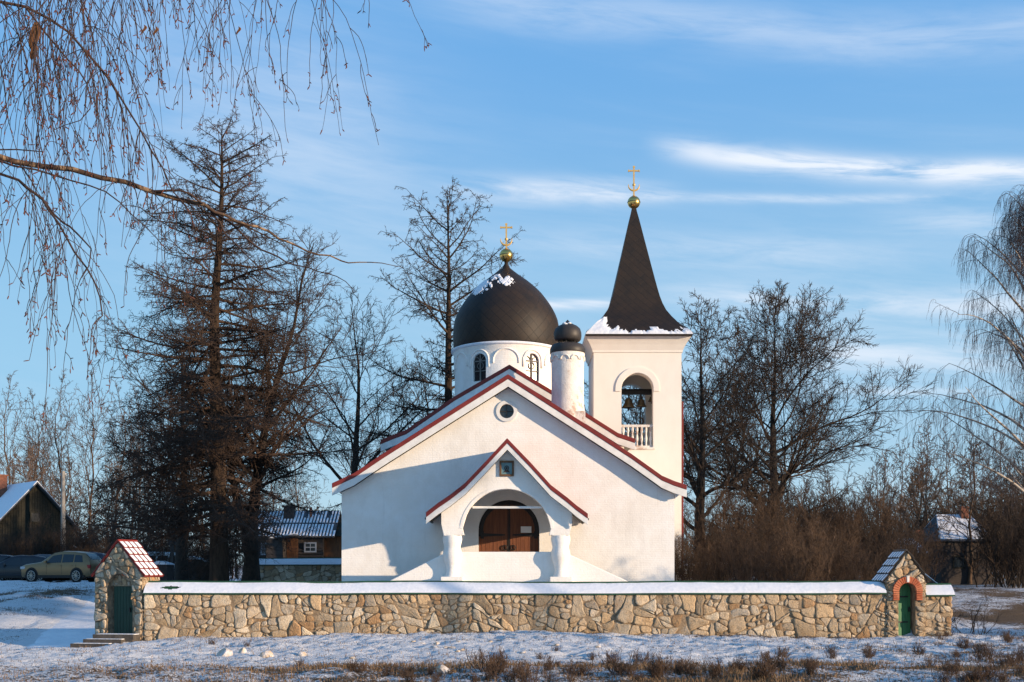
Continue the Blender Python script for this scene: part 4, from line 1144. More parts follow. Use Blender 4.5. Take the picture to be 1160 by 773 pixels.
    ir = MB()
    for i in range(24):
        a0, a1 = math.pi*i/24, math.pi*(i+1)/24
        ir.prism_y([(dcx+r*math.cos(a), dzs+r*math.sin(a)) for a, r in ((a0, hwid-0.15), (a0, hwid+0.015), (a1, hwid+0.015), (a1, hwid-0.15))], 45.10, 45.172)
    for sg in (-1, 1):
        a, b_ = dcx+sg*(hwid-0.15), dcx+sg*(hwid+0.015); ir.box(min(a, b_), max(a, b_), 45.10, 45.172, dzs-0.22, dzs)
        ir.box(dcx+sg*0.03-0.02, dcx+sg*0.03+0.02, 45.155, 45.174, 2.3, dzs+hwid-0.15)
    ir.build('iron_band', M['iron'], door)
    for sg in (-1, 1):
        hb = MB()
        z = EYE+(650-606)/30
        x0 = dcx+sg*(hwid-0.12); x1 = dcx+sg*0.14
        hb.prism_y([(x0, z-0.07), (x1, z-0.02), (x1, z+0.02), (x0, z+0.07)][::(1 if sg < 0 else -1)], 45.14, 45.172)
        hb.box(min(x0, x1)+0.10, max(x0, x1)-0.10, 45.139, 45.150, z-0.03, z+0.03)
        hb.box(x0-0.06, x0+0.06, 45.135, 45.171, z-0.14, z+0.14)
        hb.build('hinge', M['iron'], door)
    kb = MB()
    for sg in (-1, 1): kb.tube([(dcx+sg*0.16+0.09*math.cos(w), 45.13, 2.98+0.09*math.sin(w)) for w in [2*math.pi*i/14 for i in range(15)]], 0.022, 6)
    kb.build('handle', M['iron'], door)
    p = W(596, 600, 45); pb = MB(); pb.box(p.x-0.20, p.x+0.20, 45.10, 45.125, p.z-0.12, p.z+0.12); nt_ = pb.build('notice', M['paper'], door)
    # ---- porch
    PY, PO = 42.0, 41.62; ps = F/PY
    pp = [W(x, y, PO) for x, y in ((482.5, 581.5), (496, 571), (510, 561.5), (526.5, 548.5), (550, 524), (574.5, 497.5), (601, 525), (624, 550.5), (643, 565), (653, 573.5), (666, 583))]
    Pp = [(p.x, p.z) for p in pp]
    pr = MB(); pr.prism_y(band(Pp, 0.0, 0.10), PO+0.02, 45.0); proof = pr.build('porch_roof', M['red_roof'], ch)
    e = MB(); e.prism_y(band(Pp, -0.03, 0.14), PO-0.02, PO+0.05); e.build('roof_edge', M['red_roof'], proof, bevel=0.012)
    f = MB(); f.prism_y(band(Pp, 0.145, 0.37), PO, PO+0.06); f.build('fascia', M['white_board'], proof, bevel=0.008)
    s = MB(); s.prism_y(band(Pp, 0.103, 0.15), PO+0.065, 44.99); s.build('soffit', M['soffit'], proof)
    b = MB(); b.tube([(p[0], yy, p[1]-0.18) for p, yy in ((Pp[0], 41.7), (Pp[0], 44.9))], 0.05, 6); b.build('gutter', M['dark_metal'], proof); b = MB(); b.tube([(Pp[-1][0], 41.7, Pp[-1][1]-0.16), (Pp[-1][0], 44.9, Pp[-1][1]-0.16)], 0.05, 6)
    b.build('gutter', M['dark_metal'], proof)
    z_ = lambda py: EYE+(HY-py)/ps; x_ = lambda px: (px-CX)/ps
    pxl, pxr = x_(500), x_(648)
    inn = [(x, z-0.36) for x, z in Pp if pxl < x < pxr]
    poly = [(pxl, z_(594)), (x_(503), z_(606)), (x_(645), z_(606)), (pxr, z_(594)), (pxr, roof_z(pxr, Pp)-0.36)]+inn[::-1]+[(pxl, roof_z(pxl, Pp)-0.36)]
    b = MB(); b.prism_y(poly, PY, PY+0.62); pw = b.build('porch_arch', wm, ch)
    c = MB(); arx = x_(574); arr = 50.5/ps; c.prism_y([(arx-arr+0.06, z_(640)), (arx+arr-0.06, z_(640)), (arx+arr-0.06, z_(606)), (arx+arr, z_(598))]+[(arx+arr*math.cos(math.pi*i/30), z_(604)+arr*math.sin(math.pi*i/30)) for i in range(4, 27)]+[(arx-arr, z_(598)), (arx-arr+0.06, z_(606))], PY-0.4, PY+1.0)
    cut(pw, [c])
    # arch moulding
    mo = MB(); n = 30
    for i in range(1, n-1):
        a0, a1 = math.pi*i/n, math.pi*(i+1)/n
        mo.prism_y([(arx+r*math.cos(a), z_(604)+r*math.sin(a)) for a, r in ((a0, arr-0.01), (a0, arr+0.09), (a1, arr+0.09), (a1, arr-0.01))], PY-0.018, PY+0.05)
    mo.build('arch_moulding', wm, pw)
    # side beams back to the facade
    for x0, x1 in ((pxl+0.02, pxl+0.55), (pxr-0.55, pxr-0.02)):
        b = MB()
        zt0, zt1 = roof_z(x0, Pp)-0.2, roof_z(x1, Pp)-0.2
        b.prism_y([(x0, 3.70), (x1, 3.70), (x1, zt1), (x0, zt0)], PY+0.62, 45.0); b.build('side_beam', wm, ch)
    for px in (512, 635.5):
        cxx = x_(px); cy = PY+0.31
        cp = MB()
        prof = [(9.0, 654), (8.2, 652), (7.2, 650), (6.9, 646), (7.2, 642), (8.6, 638), (10.3, 633.5), (11.0, 629), (10.6, 625), (9.5, 621.5), (9.3, 619), (10.4, 615), (11.2, 611), (10.6, 606.5)]
        cp.lathe([(r/ps, z_(y)) for r, y in prof], cxx, cy, 32)
        col = cp.build('column', wm, ch, smooth=50)
        # faceted capital flaring to the pier
        v = []; w0 = 9.6/ps; w1 = 12.6/ps
        kb = MB(); kb.add([(cxx-w0, cy-w0, z_(607)), (cxx+w0, cy-w0, z_(607)), (cxx+w0, cy+w0, z_(607)), (cxx-w0, cy+w0, z_(607)), (cxx-w1*0.92, PY-0.012, z_(596)), (cxx+w1*0.92, PY-0.012, z_(596)), (cxx+w1*0.92, cy+0.3, z_(596)), (cxx-w1*0.92, cy+0.3, z_(596))], [(3,2,1,0),(4,5,6,7),(0,1,5,4),(1,2,6,5),(2,3,7,6),(3,0,4,7)])
        kb.build('capital', wm, col, bevel=0.01)
        bb = MB(); bb.box(cxx-12.5/ps, cxx+12.5/ps, cy-0.42, cy+0.38, 1.0, z_(653.5)); bb.build('plinth', wm, col, bevel=0.015)
    # parapet with sloping stair wings
    b = MB()
    poly = [(x_(430), 1.0), (x_(724), 1.0), (x_(724), z_(664)), (x_(650), z_(630)), (x_(636), z_(625)), (x_(512), z_(625)), (x_(500), z_(628)), (x_(430), z_(663))]
    b.prism_y(poly, PY+0.42, PY+0.68); b.build('stair_parapet', wm, ch, bevel=0.03)
    b = MB(); b.box(pxl, pxr, PY+0.68, 45.0, 1.0, 2.28)
    for k in range(7):
        z1 = 2.28-0.16*(k+1)
        b.box(pxl-0.33*(k+1), pxl-0.33*k, PY+0.68, 45.0, 0.9, z1); b.box(pxr+0.33*k, pxr+0.33*(k+1), PY+0.68, 45.0, 0.9, z1)
    b.build('stair', M['concrete'], ch)
    b = MB(); zz = z_(574.5); b.tube([(x_(535), PY+0.3, zz), (x_(614), PY+0.3, zz)], 0.045, 8); b.build('tie_rod', M['white_board'], ch)
    # lamp under the arch
    # icon
    ic = W(574, 531, PY); b = MB(); hw_, hh_ = 8.2/ps, 8.8/ps
    for x0, x1, z0, z1 in ((-hw_, hw_, hh_-0.07, hh_), (-hw_, hw_, -hh_, -hh_+0.07), (-hw_, -hw_+0.07, -hh_+0.07, hh_-0.07), (hw_-0.07, hw_, -hh_+0.07, hh_-0.07)):
        b.box(ic.x+x0, ic.x+x1, PY-0.07, PY-0.004, ic.z+z0, ic.z+z1)
    icf = b.build('icon_frame', M['frame_wood'], ch, bevel=0.006)
    b = MB(); b.box(ic.x-hw_+0.07, ic.x+hw_-0.07, PY-0.035, PY-0.006, ic.z-hh_+0.07, ic.z+hh_-0.07); b.build('icon_panel', M['icon_blue'], icf)
    b = MB(); y0 = PY-0.046
    def arc(cx, cz, r, a0, a1, t):
        b.tube([(cx+r*math.cos(R_(a)), y0, cz+r*math.sin(R_(a))) for a in np.linspace(a0, a1, 14)], t, 6)
    arc(ic.x, ic.z+0.015, 0.075, 0, 360, 0.014)
    b.prism_y([(ic.x-0.10, ic.z-0.13), (ic.x+0.10, ic.z-0.13), (ic.x+0.05, ic.z-0.05), (ic.x-0.05, ic.z-0.05)], y0-0.004, y0+0.006)
    b.tube([(ic.x-0.11, y0, ic.z-0.125), (ic.x-0.06, y0, ic.z-0.125)], 0.012, 6); b.tube([(ic.x+0.06, y0, ic.z-0.125), (ic.x+0.11, y0, ic.z-0.125)], 0.012, 6)
    b.sphere((ic.x, y0, ic.z+0.01), 0.035, 8, 0, 1.2)
    b.build('icon_figure', M['icon_figure'], icf)
    # drainpipe and brackets
    b = MB(); b.tube([(tx1+0.05, TY+0.06, tz_(455)), (tx1+0.05, TY+0.06, tz_(632)), (tx1+0.05, TY-0.02, tz_(660))], 0.045, 8); b.build('drainpipe', M['red_roof'], ch)
    b = MB(); b.prism_y([(W(764.3, 0, 45).x, EYE+(650-565)/30), (W(773, 0, 45).x, EYE+(650-557)/30), (W(773, 0, 45).x, EYE+(650-554.5)/30), (W(764.3, 0, 45).x, EYE+(650-552)/30)], 44.72, 45.3); b.build('eave_bracket', M['white_board'], ch); b = MB()
    b.prism_y([(W(386.7, 0, 45).x, EYE+(650-560)/30), (W(386.7, 0, 45).x, EYE+(650-549)/30), (W(380, 0, 45).x, EYE+(650-552.5)/30)], 44.72, 45.3)
    b.build('eave_bracket', M['white_board'], ch)
church()

# ------------------------------------------------------------------ trees
def nrm(v): return v/np.maximum(np.linalg.norm(v, axis=-1, keepdims=True), 1e-9)
def walk(start, d, L, n, wander, trop, rg, curl=None):
    """grow B branches of n segments; trop (B,) or float: + bends up, - droops; returns (B, n+1, 3)"""
    B = len(start); P = np.empty((B, n+1, 3)); P[:, 0] = start; d = nrm(d.copy()); up = np.array([0, 0, 1.0])
    trop = np.broadcast_to(np.asarray(trop, float), (B,)); w = np.broadcast_to(np.asarray(wander, float), (B,))
    for i in range(n):
        tr = trop if curl is None else trop+curl*(i/n)
        d = nrm(d+rg.normal(size=(B, 3))*w[:, None]+up[None]*(tr/n)[:, None])
        P[:, i+1] = P[:, i]+d*(np.asarray(L)/n)[:, None]
    return P
def tubes(P, R, sides):
    B, n, _ = P.shape
    T = np.gradient(P, axis=1); T = nrm(T)
    ref = nrm(P[:, -1]-P[:, 0]); a = np.where(np.abs(ref[:, 2:3]) < 0.8, np.array([[0, 0, 1.0]]), np.array([[1.0, 0, 0]]))
    Nn = nrm(np.cross(T, a[:, None, :])); Bn = np.cross(T, Nn)
    ang = 2*np.pi*np.arange(sides)/sides
    V = P[:, :, None, :]+R[:, :, None, None]*(np.cos(ang)[None, None, :, None]*Nn[:, :, None, :]+np.sin(ang)[None, None, :, None]*Bn[:, :, None, :])
    idx = np.arange(B*n*sides).reshape(B, n, sides)
    a = idx[:, :-1, :]; b = np.roll(idx, -1, axis=2)[:, :-1, :]; c = np.roll(idx, -1, axis=2)[:, 1:, :]; d = idx[:, 1:, :]
    Q = np.stack([a, b, c, d], -1).reshape(-1, 4)
    return V.reshape(-1, 3), Q
def kids(P, L, per, tlo, thi, ang, rg, angj=8, flat=0.0, tpow=1.0, up=0.0):
    """children starts, directions, parent index, param t"""
    B, n, _ = P.shape; per = np.broadcast_to(per, (B,)).astype(int)
    pi = np.repeat(np.arange(B), per); K = len(pi)
    if K == 0: return None
    first = np.concatenate([[0], np.cumsum(per)[:-1]]); j = np.arange(K)-first[pi]
    t = tlo+(thi-tlo)*((j+rg.random(K))/per[pi])**tpow; t = np.clip(t, 0, 0.999)
    f = t*(n-1); i0 = f.astype(int); fr = (f-i0)[:, None]
    p = P[pi, i0]*(1-fr)+P[pi, i0+1]*fr; T = nrm(P[pi, i0+1]-P[pi, i0])
    a = np.where(np.abs(T[:, 2:3]) < 0.9, np.array([[0, 0, 1.0]]), np.array([[1.0, 0, 0]])); u = nrm(np.cross(T, a)); v = np.cross(T, u)
    az = j*2.39996+rg.random(B)[pi]*6.28+rg.normal(size=K)*0.5
    if flat > 0:
        side = np.where(j % 2 == 0, 0.0, np.pi)+rg.normal(size=K)*(1-flat)*1.6; az = side
    if np.isscalar(ang): th = np.radians(ang+rg.normal(size=K)*angj)
    else: th = np.radians(np.interp(t, ang[:, 0], ang[:, 1])+rg.normal(size=K)*angj)
    D = T*np.cos(th)[:, None]+(u*np.cos(az)[:, None]+v*np.sin(az)[:, None])*np.sin(th)[:, None]
    D[:, 2] += up
    return p, nrm(D), pi, t
class Tree:
    def __init__(s, seed): s.rg = np.random.default_rng(seed); s.tr = []; s.cr = []
    def emit(s, P, R, sides, crown=True): (s.cr if crown else s.tr).append((P, R, sides))
    def meshes(s, tm, cm, name):
        out = []
        for lst, nm, m in ((s.tr, 'trunk', tm), (s.cr, 'crown', cm)):
            V = []; Q = []; o = 0
            for P, R, sd in lst:
                v, q = tubes(P, R, sd); V.append(v); Q.append(q+o); o += len(v)
            if not V: out.append(None); continue
            V = np.concatenate(V); Q = np.concatenate(Q)
            out.append((nm, V, Q, m))
        return out
    def build(s, name, loc, label, cat, tm, cm, group=None, origin=None):
        root = empty(name, loc, label, cat, group); o3 = np.array(origin if origin is not None else (0, 0, 0.0))
        for r in s.meshes(tm, cm, name):
            if r: 
                o = raw_mesh(r[0], r[1]-o3, r[2], r[3]); o.parent = root
        return root
def taper(r0, r1, n, p=1.0):
    t = np.linspace(0, 1, n)[None, :]**p
    return np.asarray(r0)[:, None]*(1-t)+np.asarray(r1)[:, None]*t
def smooth_path(pts, n):
    pts = np.array(pts, float); m = len(pts); d = np.concatenate([[0], np.cumsum(np.linalg.norm(np.diff(pts[:, :3], axis=0), axis=1))]); d /= d[-1]
    t = np.linspace(0, 1, n); out = np.stack([np.interp(t, d, pts[:, k]) for k in range(pts.shape[1])], 1)
    for _ in range(2): out[1:-1] = (out[:-2]+2*out[1:-1]+out[2:])/4
    return out
def twigs(t, P, L, R, spec, rg):
    """run a list of levels under the given branches; spec rows: per, tlo, thi, ang, lenf(t)->fraction of parent, n, wander, trop, sides, rfac, flat"""
    for sp in spec:
        per = sp['per']
        if callable(per): per = per(L)
        k = kids(P, L, per, sp.get('tlo', 0.15), sp.get('thi', 1.0), sp.get('ang', 40), rg, sp.get('angj', 10), sp.get('flat', 0), sp.get('tpow', 1), sp.get('up', 0))
        if k is None: return
        p, D, pi, tt = k
        Lc = L[pi]*sp['len']*(1-sp.get('fall', 0.55)*tt)*rg.uniform(0.7, 1.2, len(pi)); Lc = np.clip(Lc, sp.get('lmin', 0.05), sp.get('lmax', 99))
        n = sp['n']; Pc = walk(p, D, Lc, n, sp.get('wander', 0.1), sp.get('trop', 0.1), rg, sp.get('curl'))
        rp = np.array([np.interp(a, np.linspace(0, 1, R.shape[1]), R[b]) for a, b in zip(tt, pi)]) if len(pi) < 4000 else R[pi, np.minimum((tt*(R.shape[1]-1)).astype(int), R.shape[1]-1)]
        r0 = np.clip(rp*sp.get('rf', 0.6), sp.get('rmin', 0.004), sp.get('rmax', 9)); Rc = taper(r0, np.maximum(r0*0.35, sp.get('rmin', 0.004)*0.8), n+1)
        t.emit(Pc, Rc, sp.get('sides', 3))
        P, L, R = Pc, Lc, Rc
    return P, L, R

def broadleaf(seed, H, trunk_r, fork=0.25, spread=0.45, n1=22, dens=1.0, lean=(0, 0), a0=62, a1=24, l1=0.52, lowt=0.16, leaders=None, rmin=0.006, lvl4=5, trunk_pts=None, wob=0.5, per2=9, per3=8):
    t = Tree(seed); rg = t.rg
    if trunk_pts is None:
        trunk_pts = [(0, 0, -0.3), (lean[0]*0.2+rg.normal()*0.1*wob, lean[1]*0.2, H*0.25), (lean[0]*0.5+rg.normal()*0.25*wob, lean[1]*0.5, H*0.5), (lean[0]*0.8+rg.normal()*0.3*wob, lean[1]*0.8, H*0.75), (lean[0], lean[1], H)]
    TP = smooth_path(trunk_pts, 26); TP[1:, :2] += np.cumsum(rg.normal(size=(25, 2))*0.05*max(wob, 0.5), 0)
    P = TP[None]; z = np.linspace(0, 1, 26)
    R = (trunk_r*(1-z)**1.35+0.02+trunk_r*0.55*np.exp(-z*26))[None]
    t.emit(P, R, 12, crown=False); L = np.array([H])
    angs = np.array([[0, a0], [0.5, (a0+a1)/2+4], [1, a1]], float)
    k = kids(P, L, n1, lowt, 0.98, angs, rg, 7); p, D, pi, tt = k
    shape = np.interp(tt, [0, lowt, 0.35, 0.6, 0.85, 1], [0.5, 0.75, 1.0, 0.78, 0.38, 0.14])
    L1 = H*l1*shape*rg.uniform(0.75, 1.15, len(tt)); P1 = walk(p, D, L1, 12, 0.085, 0.24, rg)
    r0 = np.clip(np.interp(tt, z, R[0])*0.52, 0.03, 1)*np.clip(L1/(H*l1), 0.35, 1); R1 = taper(r0, np.full(len(r0), 0.012), 13, 0.8)
    t.emit(P1, R1, 7)
    twigs(t, P1, L1, R1, [
        dict(per=(lambda L: np.clip((L*0.95*per2/9+2.2)*dens, 3, 14).astype(int)), tlo=0.16, thi=0.98, ang=42, angj=12, len=0.52, fall=0.5, n=7, wander=0.12, trop=0.25, sides=4, rf=0.6, rmin=rmin*1.8),
        dict(per=(lambda L: np.clip((L*2.6*per3/8+2.0)*dens, 3, 12).astype(int)), tlo=0.12, thi=1.0, ang=40, angj=14, len=0.50, fall=0.45, n=4, wander=0.14, trop=0.15, sides=3, rf=0.55, rmin=rmin*1.15, lmin=0.3),
        dict(per=lvl4, tlo=0.1, thi=1.0, ang=38, angj=16, len=0.55, fall=0.4, n=2, wander=0.12, trop=0.1, sides=3, rf=0.6, rmin=rmin, lmin=0.18)], rg)
    return t
def larch(seed, H, trunk_r, width, low=0.10, n1=86, dens=1.0, curl=0.9, droop=-0.3, ang=84, rmin=0.006, per3=4, per4=0):
    t = Tree(seed); rg = t.rg
    TP = smooth_path([(0, 0, -0.3), (rg.normal()*0.08, 0, H*0.3), (rg.normal()*0.12, 0, H*0.6), (rg.normal()*0.15, 0, H*0.85), (rg.normal()*0.1, 0, H)], 30)
    z = np.linspace(0, 1, 30); P = TP[None]; R = (trunk_r*(1-z)**0.9+0.015+trunk_r*0.45*np.exp(-z*28))[None]
    t.emit(P, R, 12, crown=False)
    angs = np.array([[0, ang+6], [0.6, ang-2], [0.85, ang-22], [1, ang-45]], float)
    p, D, pi, tt = kids(P, np.array([H]), n1, low, 0.99, angs, rg, 7)
    wz = width(tt)*rg.uniform(0.7, 1.12, len(tt))*(0.5+0.5*(rg.random(len(tt)) < 0.75)); L1 = np.maximum(wz, 0.25)
    P1 = walk(p, D, L1, 12, 0.065, droop, rg, curl)
    r0 = np.clip(0.012+L1*0.0135, 0.015, 0.10)*np.clip(1.25-tt*0.5, 0.5, 1.2); R1 = taper(r0, np.full(len(r0), 0.009), 13, 0.9)
    t.emit(P1, R1, 6)
    twigs(t, P1, L1, R1, [
        dict(per=(lambda L: np.maximum(3, (L*3.4*dens)).astype(int)), tlo=0.12, thi=1.0, ang=58, angj=14, len=0.36, fall=0.45, n=6, wander=0.13, trop=-0.15, curl=0.5, sides=4, rf=0.55, rmin=rmin*1.6, flat=0.62, lmin=0.25, lmax=2.2),
        dict(per=(lambda L: np.maximum(3, (L*5.5*dens)).astype(int)), tlo=0.1, thi=1.0, ang=52, angj=18, len=0.42, fall=0.4, n=3, wander=0.15, trop=-0.25, sides=3, rf=0.6, rmin=rmin*1.1, lmin=0.16, lmax=0.8),
        dict(per=per3, tlo=0.1, thi=1.0, ang=55, angj=22, len=0.45, fall=0.3, n=2, wander=0.12, trop=-0.1, sides=3, rf=0.7, rmin=rmin, lmin=0.10, lmax=0.3)], rg)
    return t
def birch(seed, H, trunk_r, n1=46, l1=0.30, dens=1.0, rmin=0.006, hang=(1.0, 2.6)):
    t = Tree(seed); rg = t.rg
    TP = smooth_path([(0, 0, -0.3), (0.15, 0, H*0.25), (0.1, 0.1, H*0.5), (-0.15, 0, H*0.8), (-0.3, 0, H)], 26)
    z = np.linspace(0, 1, 26); P = TP[None]; R = (trunk_r*(1-z)**0.9+0.02)[None]; t.emit(P, R, 10, crown=False)
    p, D, pi, tt = kids(P, np.array([H]), n1, 0.22, 0.98, np.array([[0, 55], [0.6, 42], [1, 22.]]), rg, 8)
    L1 = H*l1*np.interp(tt, [0, .2, .4, .7, 1], [.7, .85, 1, .7, .2])*rg.uniform(0.75, 1.15, len(tt)); P1 = walk(p, D, L1, 12, 0.06, 0.35, rg, -1.3)
    r0 = np.clip(0.012+L1*0.012, 0.02, 0.08); R1 = taper(r0, np.full(len(r0), 0.010), 13); t.emit(P1, R1, 6, crown=False)
    k = twigs(t, P1, L1, R1, [dict(per=int(7*dens), tlo=0.2, thi=1.0, ang=40, angj=12, len=0.36, fall=0.4, n=6, wander=0.08, trop=-0.5, sides=4, rf=0.5, rmin=rmin*1.6)])if False else None
    sp = dict(per=int(8*dens))
    a = kids(P1, L1, int(8*dens), 0.2, 1.0, 40, rg, 12); p2, D2, pi2, t2 = a
    L2 = L1[pi2]*0.33*(1-0.4*t2)*rg.uniform(0.7, 1.2, len(pi2)); P2 = walk(p2, D2, L2, 6, 0.08, -0.6, rg); R2 = taper(np.full(len(L2), rmin*2.2), np.full(len(L2), rmin*1.2), 7); t.emit(P2, R2, 4)
    a = kids(P2, L2, int(7*dens), 0.15, 1.0, 55, rg, 20); p3, D3, pi3, t3 = a
    L3 = rg.uniform(*hang, len(pi3)); P3 = walk(p3, D3, L3, 7, 0.06, -4.0, rg); R3 = taper(np.full(len(L3), rmin*1.1), np.full(len(L3), rmin*0.8), 8); t.emit(P3, R3, 3)
    a = kids(P3, L3, 4, 0.1, 0.95, 30, rg, 10); p4, D4, pi4, t4 = a
    L4 = rg.uniform(0.2, 0.7, len(pi4)); P4 = walk(p4, D4, L4, 3, 0.04, -2.0, rg); R4 = taper(np.full(len(L4), rmin*0.9), np.full(len(L4), rmin*0.7), 4); t.emit(P4, R4, 3)
    return t
def shrub(seed, H, W_, stems, dens=1.0, rmin=0.006, up=0.6, wander=0.07, base_r=0.03, lv=(7, 5, 3), sp=0.25):
    t = Tree(seed); rg = t.rg; B = stems
    st = np.stack([rg.uniform(-W_*sp, W_*sp, B), rg.uniform(-W_*sp, W_*sp, B), np.full(B, -0.1)], 1)
    az = rg.uniform(0, 6.28, B); lean = rg.uniform(0.05, 1, B)*W_/H*0.75; D = np.stack([np.cos(az)*lean, np.sin(az)*lean, np.ones(B)], 1)
    L = H*rg.uniform(0.6, 1.05, B); P = walk(st, D, L, 9, wander, up, rg); r = base_r*rg.uniform(0.5, 1, B); R = taper(r, np.full(B, rmin), 10)
    t.emit(P, R, 5, crown=False)
    twigs(t, P, L, R, [dict(per=int(lv[0]*dens), tlo=0.12, thi=1.0, ang=30, angj=10, len=0.45, fall=0.5, n=5, wander=0.10, trop=0.4, sides=3, rf=0.55, rmin=rmin*1.3),
                       dict(per=int(lv[1]*dens), tlo=0.1, thi=1.0, ang=32, angj=12, len=0.5, fall=0.4, n=3, wander=0.12, trop=0.3, sides=3, rf=0.6, rmin=rmin),
                       dict(per=lv[2], tlo=0.1, thi=1.0, ang=32, angj=14, len=0.5, fall=0.3, n=2, wander=0.1, trop=0.2, sides=3, rf=0.7, rmin=rmin, lmin=0.12)], rg)
    return t
def ground_at(x, y): return float(terrain_base(np.array([x]), np.array([y]))[0])
def gx(px, Y): return (px-CX)*Y/F

def main_trees():
    # tall larch left of the church
    Y = 47.0; x = gx(249, Y); g = ground_at(x, Y); H = EYE+(650-146)*Y/F-g
    wd_ = lambda t: np.interp(t, [0, 0.12, 0.30, 0.50, 0.72, 0.86, 0.95, 1], [4.2, 5.2, 5.4, 5.0, 3.9, 3.1, 2.1, 0.7])
    larch(101, H, 0.40, wd_, low=0.20, n1=140, dens=1.3, ang=90, droop=-0.35, curl=0.75, rmin=0.0065, per3=5).build('larch_tree', (x, Y, g), 'tallest bare larch, straight dark trunk, left of the church', 'tree', M['larch_bark'], M['larch_twig'])
    # leaning linden in front of it, twin stems
    Y = 49.0; x = gx(284, Y); g = ground_at(x, Y)
    f = lambda px, py: (gx(px, Y)-x, 0.0, EYE+(650-py)*Y/F-g)
    t = broadleaf(102, 13.5, 0.31, n1=34, trunk_pts=[f(284, 668), f(283, 600), f(290, 540), f(302, 470), f(316, 415), f(332, 360), f(338, 310), f(352, 275)], l1=0.42, a0=66, a1=30, lowt=0.26, rmin=0.0065, dens=1.0, wob=0.6)
    t2 = broadleaf(103, 9.0, 0.24, n1=16, trunk_pts=[f(283, 625), f(272, 575), f(262, 520), f(258, 470), f(262, 430)], l1=0.45, a0=60, a1=25, lowt=0.30, rmin=0.0065, wob=0.3)
    t.tr += t2.tr; t.cr += t2.cr
    t.build('linden_tree', (x, Y, g), 'dark broad bare tree whose trunk leans right beside the tallest larch', 'tree', M['dark_bark'], M['larch_twig'])
    Y = 55.0; x = gx(205, Y); g = ground_at(x, Y); H = EYE+(650-385)*Y/F-g
    broadleaf(104, H, 0.34, n1=32, l1=0.52, a0=88, a1=34, lowt=0.2, rmin=0.0075, dens=1.15, wob=0.6).build('linden_tree', (x, Y, g), 'lower dark rounded bare tree standing just left of the tallest larch', 'tree', M['dark_bark'], M['dark_twig'])
    Y = 66.0; x = gx(401, Y); g = ground_at(x, Y); H = EYE+(650-345)*Y/F-g
    broadleaf(105, H, 0.36, n1=22, l1=0.46, a0=62, a1=24, lowt=0.28, rmin=0.008, dens=1.0, wob=0.6).build('maple_tree', (x, Y, g), 'bare tree with spreading crooked boughs rising behind the left eave of the church', 'tree', M['dark_bark'], M['dark_twig'])
    Y = 70.0; x = gx(470, Y); g = ground_at(x, Y); H = EYE+(650-410)*Y/F-g
    broadleaf(108, H, 0.26, n1=18, l1=0.44, a0=60, a1=28, lowt=0.28, rmin=0.008, dens=0.9, wob=0.8).build('maple_tree', (x, Y, g), 'smaller bare tree partly hidden behind the left roof slope of the church', 'tree', M['dark_bark'], M['dark_twig'])
    Y = 84.0; x = gx(722, Y); g = ground_at(x, Y); H = EYE+(650-405)*Y/F-g
    broadleaf(111, H, 0.26, n1=24, l1=0.42, a0=66, a1=24, lowt=0.2, rmin=0.011, dens=1.1, wob=0.6).build('maple_tree', (x, Y, g), 'bare tree seen through the bell opening and the gap left of the tower', 'tree', M['dark_bark'], M['dark_twig'])
    # open larch behind the dome
    Y = 64.0; x = gx(507, Y); g = ground_at(x, Y); H = EYE+(650-232)*Y/F-g
    wd_ = lambda t: np.interp(t, [0, 0.3, 0.5, 0.65, 0.8, 0.92, 1], [4.6, 5.0, 4.9, 4.6, 4.3, 3.6, 1.8])
    larch(106, H, 0.36, wd_, low=0.28, n1=60, dens=1.05, ang=78, droop=0.0, curl=0.85, rmin=0.0085, per3=5).build('larch_tree', (x, Y, g), 'tall open larch with upcurved boughs just left of the dome', 'tree', M['larch_bark'], M['dark_twig'])
    # big round tree on the right
    Y = 75.0; x = gx(877, Y); g = ground_at(x, Y); H = EYE+(650-345)*Y/F-g
    broadleaf(107, H, 0.46, n1=40, l1=0.50, a0=78, a1=18, lowt=0.17, rmin=0.0105, dens=1.2, wob=0.3, per2=11, per3=9, lvl4=7).build('oak_tree', (x, Y, g), 'big spreading bare tree with a spiky top right of the bell tower', 'tree', M['dark_bark'], M['dark_twig'])
    Y = 68.0; x = gx(793, Y); g = ground_at(x, Y); H = EYE+(650-350)*Y/F-g
    broadleaf(109, H, 0.40, n1=30, l1=0.46, a0=66, a1=20, lowt=0.2, rmin=0.010, dens=1.15, wob=0.4, per2=10, lvl4=6).build('oak_tree', (x, Y, g), 'dark bare tree directly against the right side of the bell tower', 'tree', M['dark_bark'], M['dark_twig'])
    # weeping birch on the right edge
    Y = 58.0; x = gx(1172, Y); g = ground_at(x, Y); H = EYE+(650-232)*Y/F-g
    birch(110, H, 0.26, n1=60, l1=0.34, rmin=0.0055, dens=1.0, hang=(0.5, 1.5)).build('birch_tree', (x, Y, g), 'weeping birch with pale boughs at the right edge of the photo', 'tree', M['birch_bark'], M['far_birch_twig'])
main_trees()

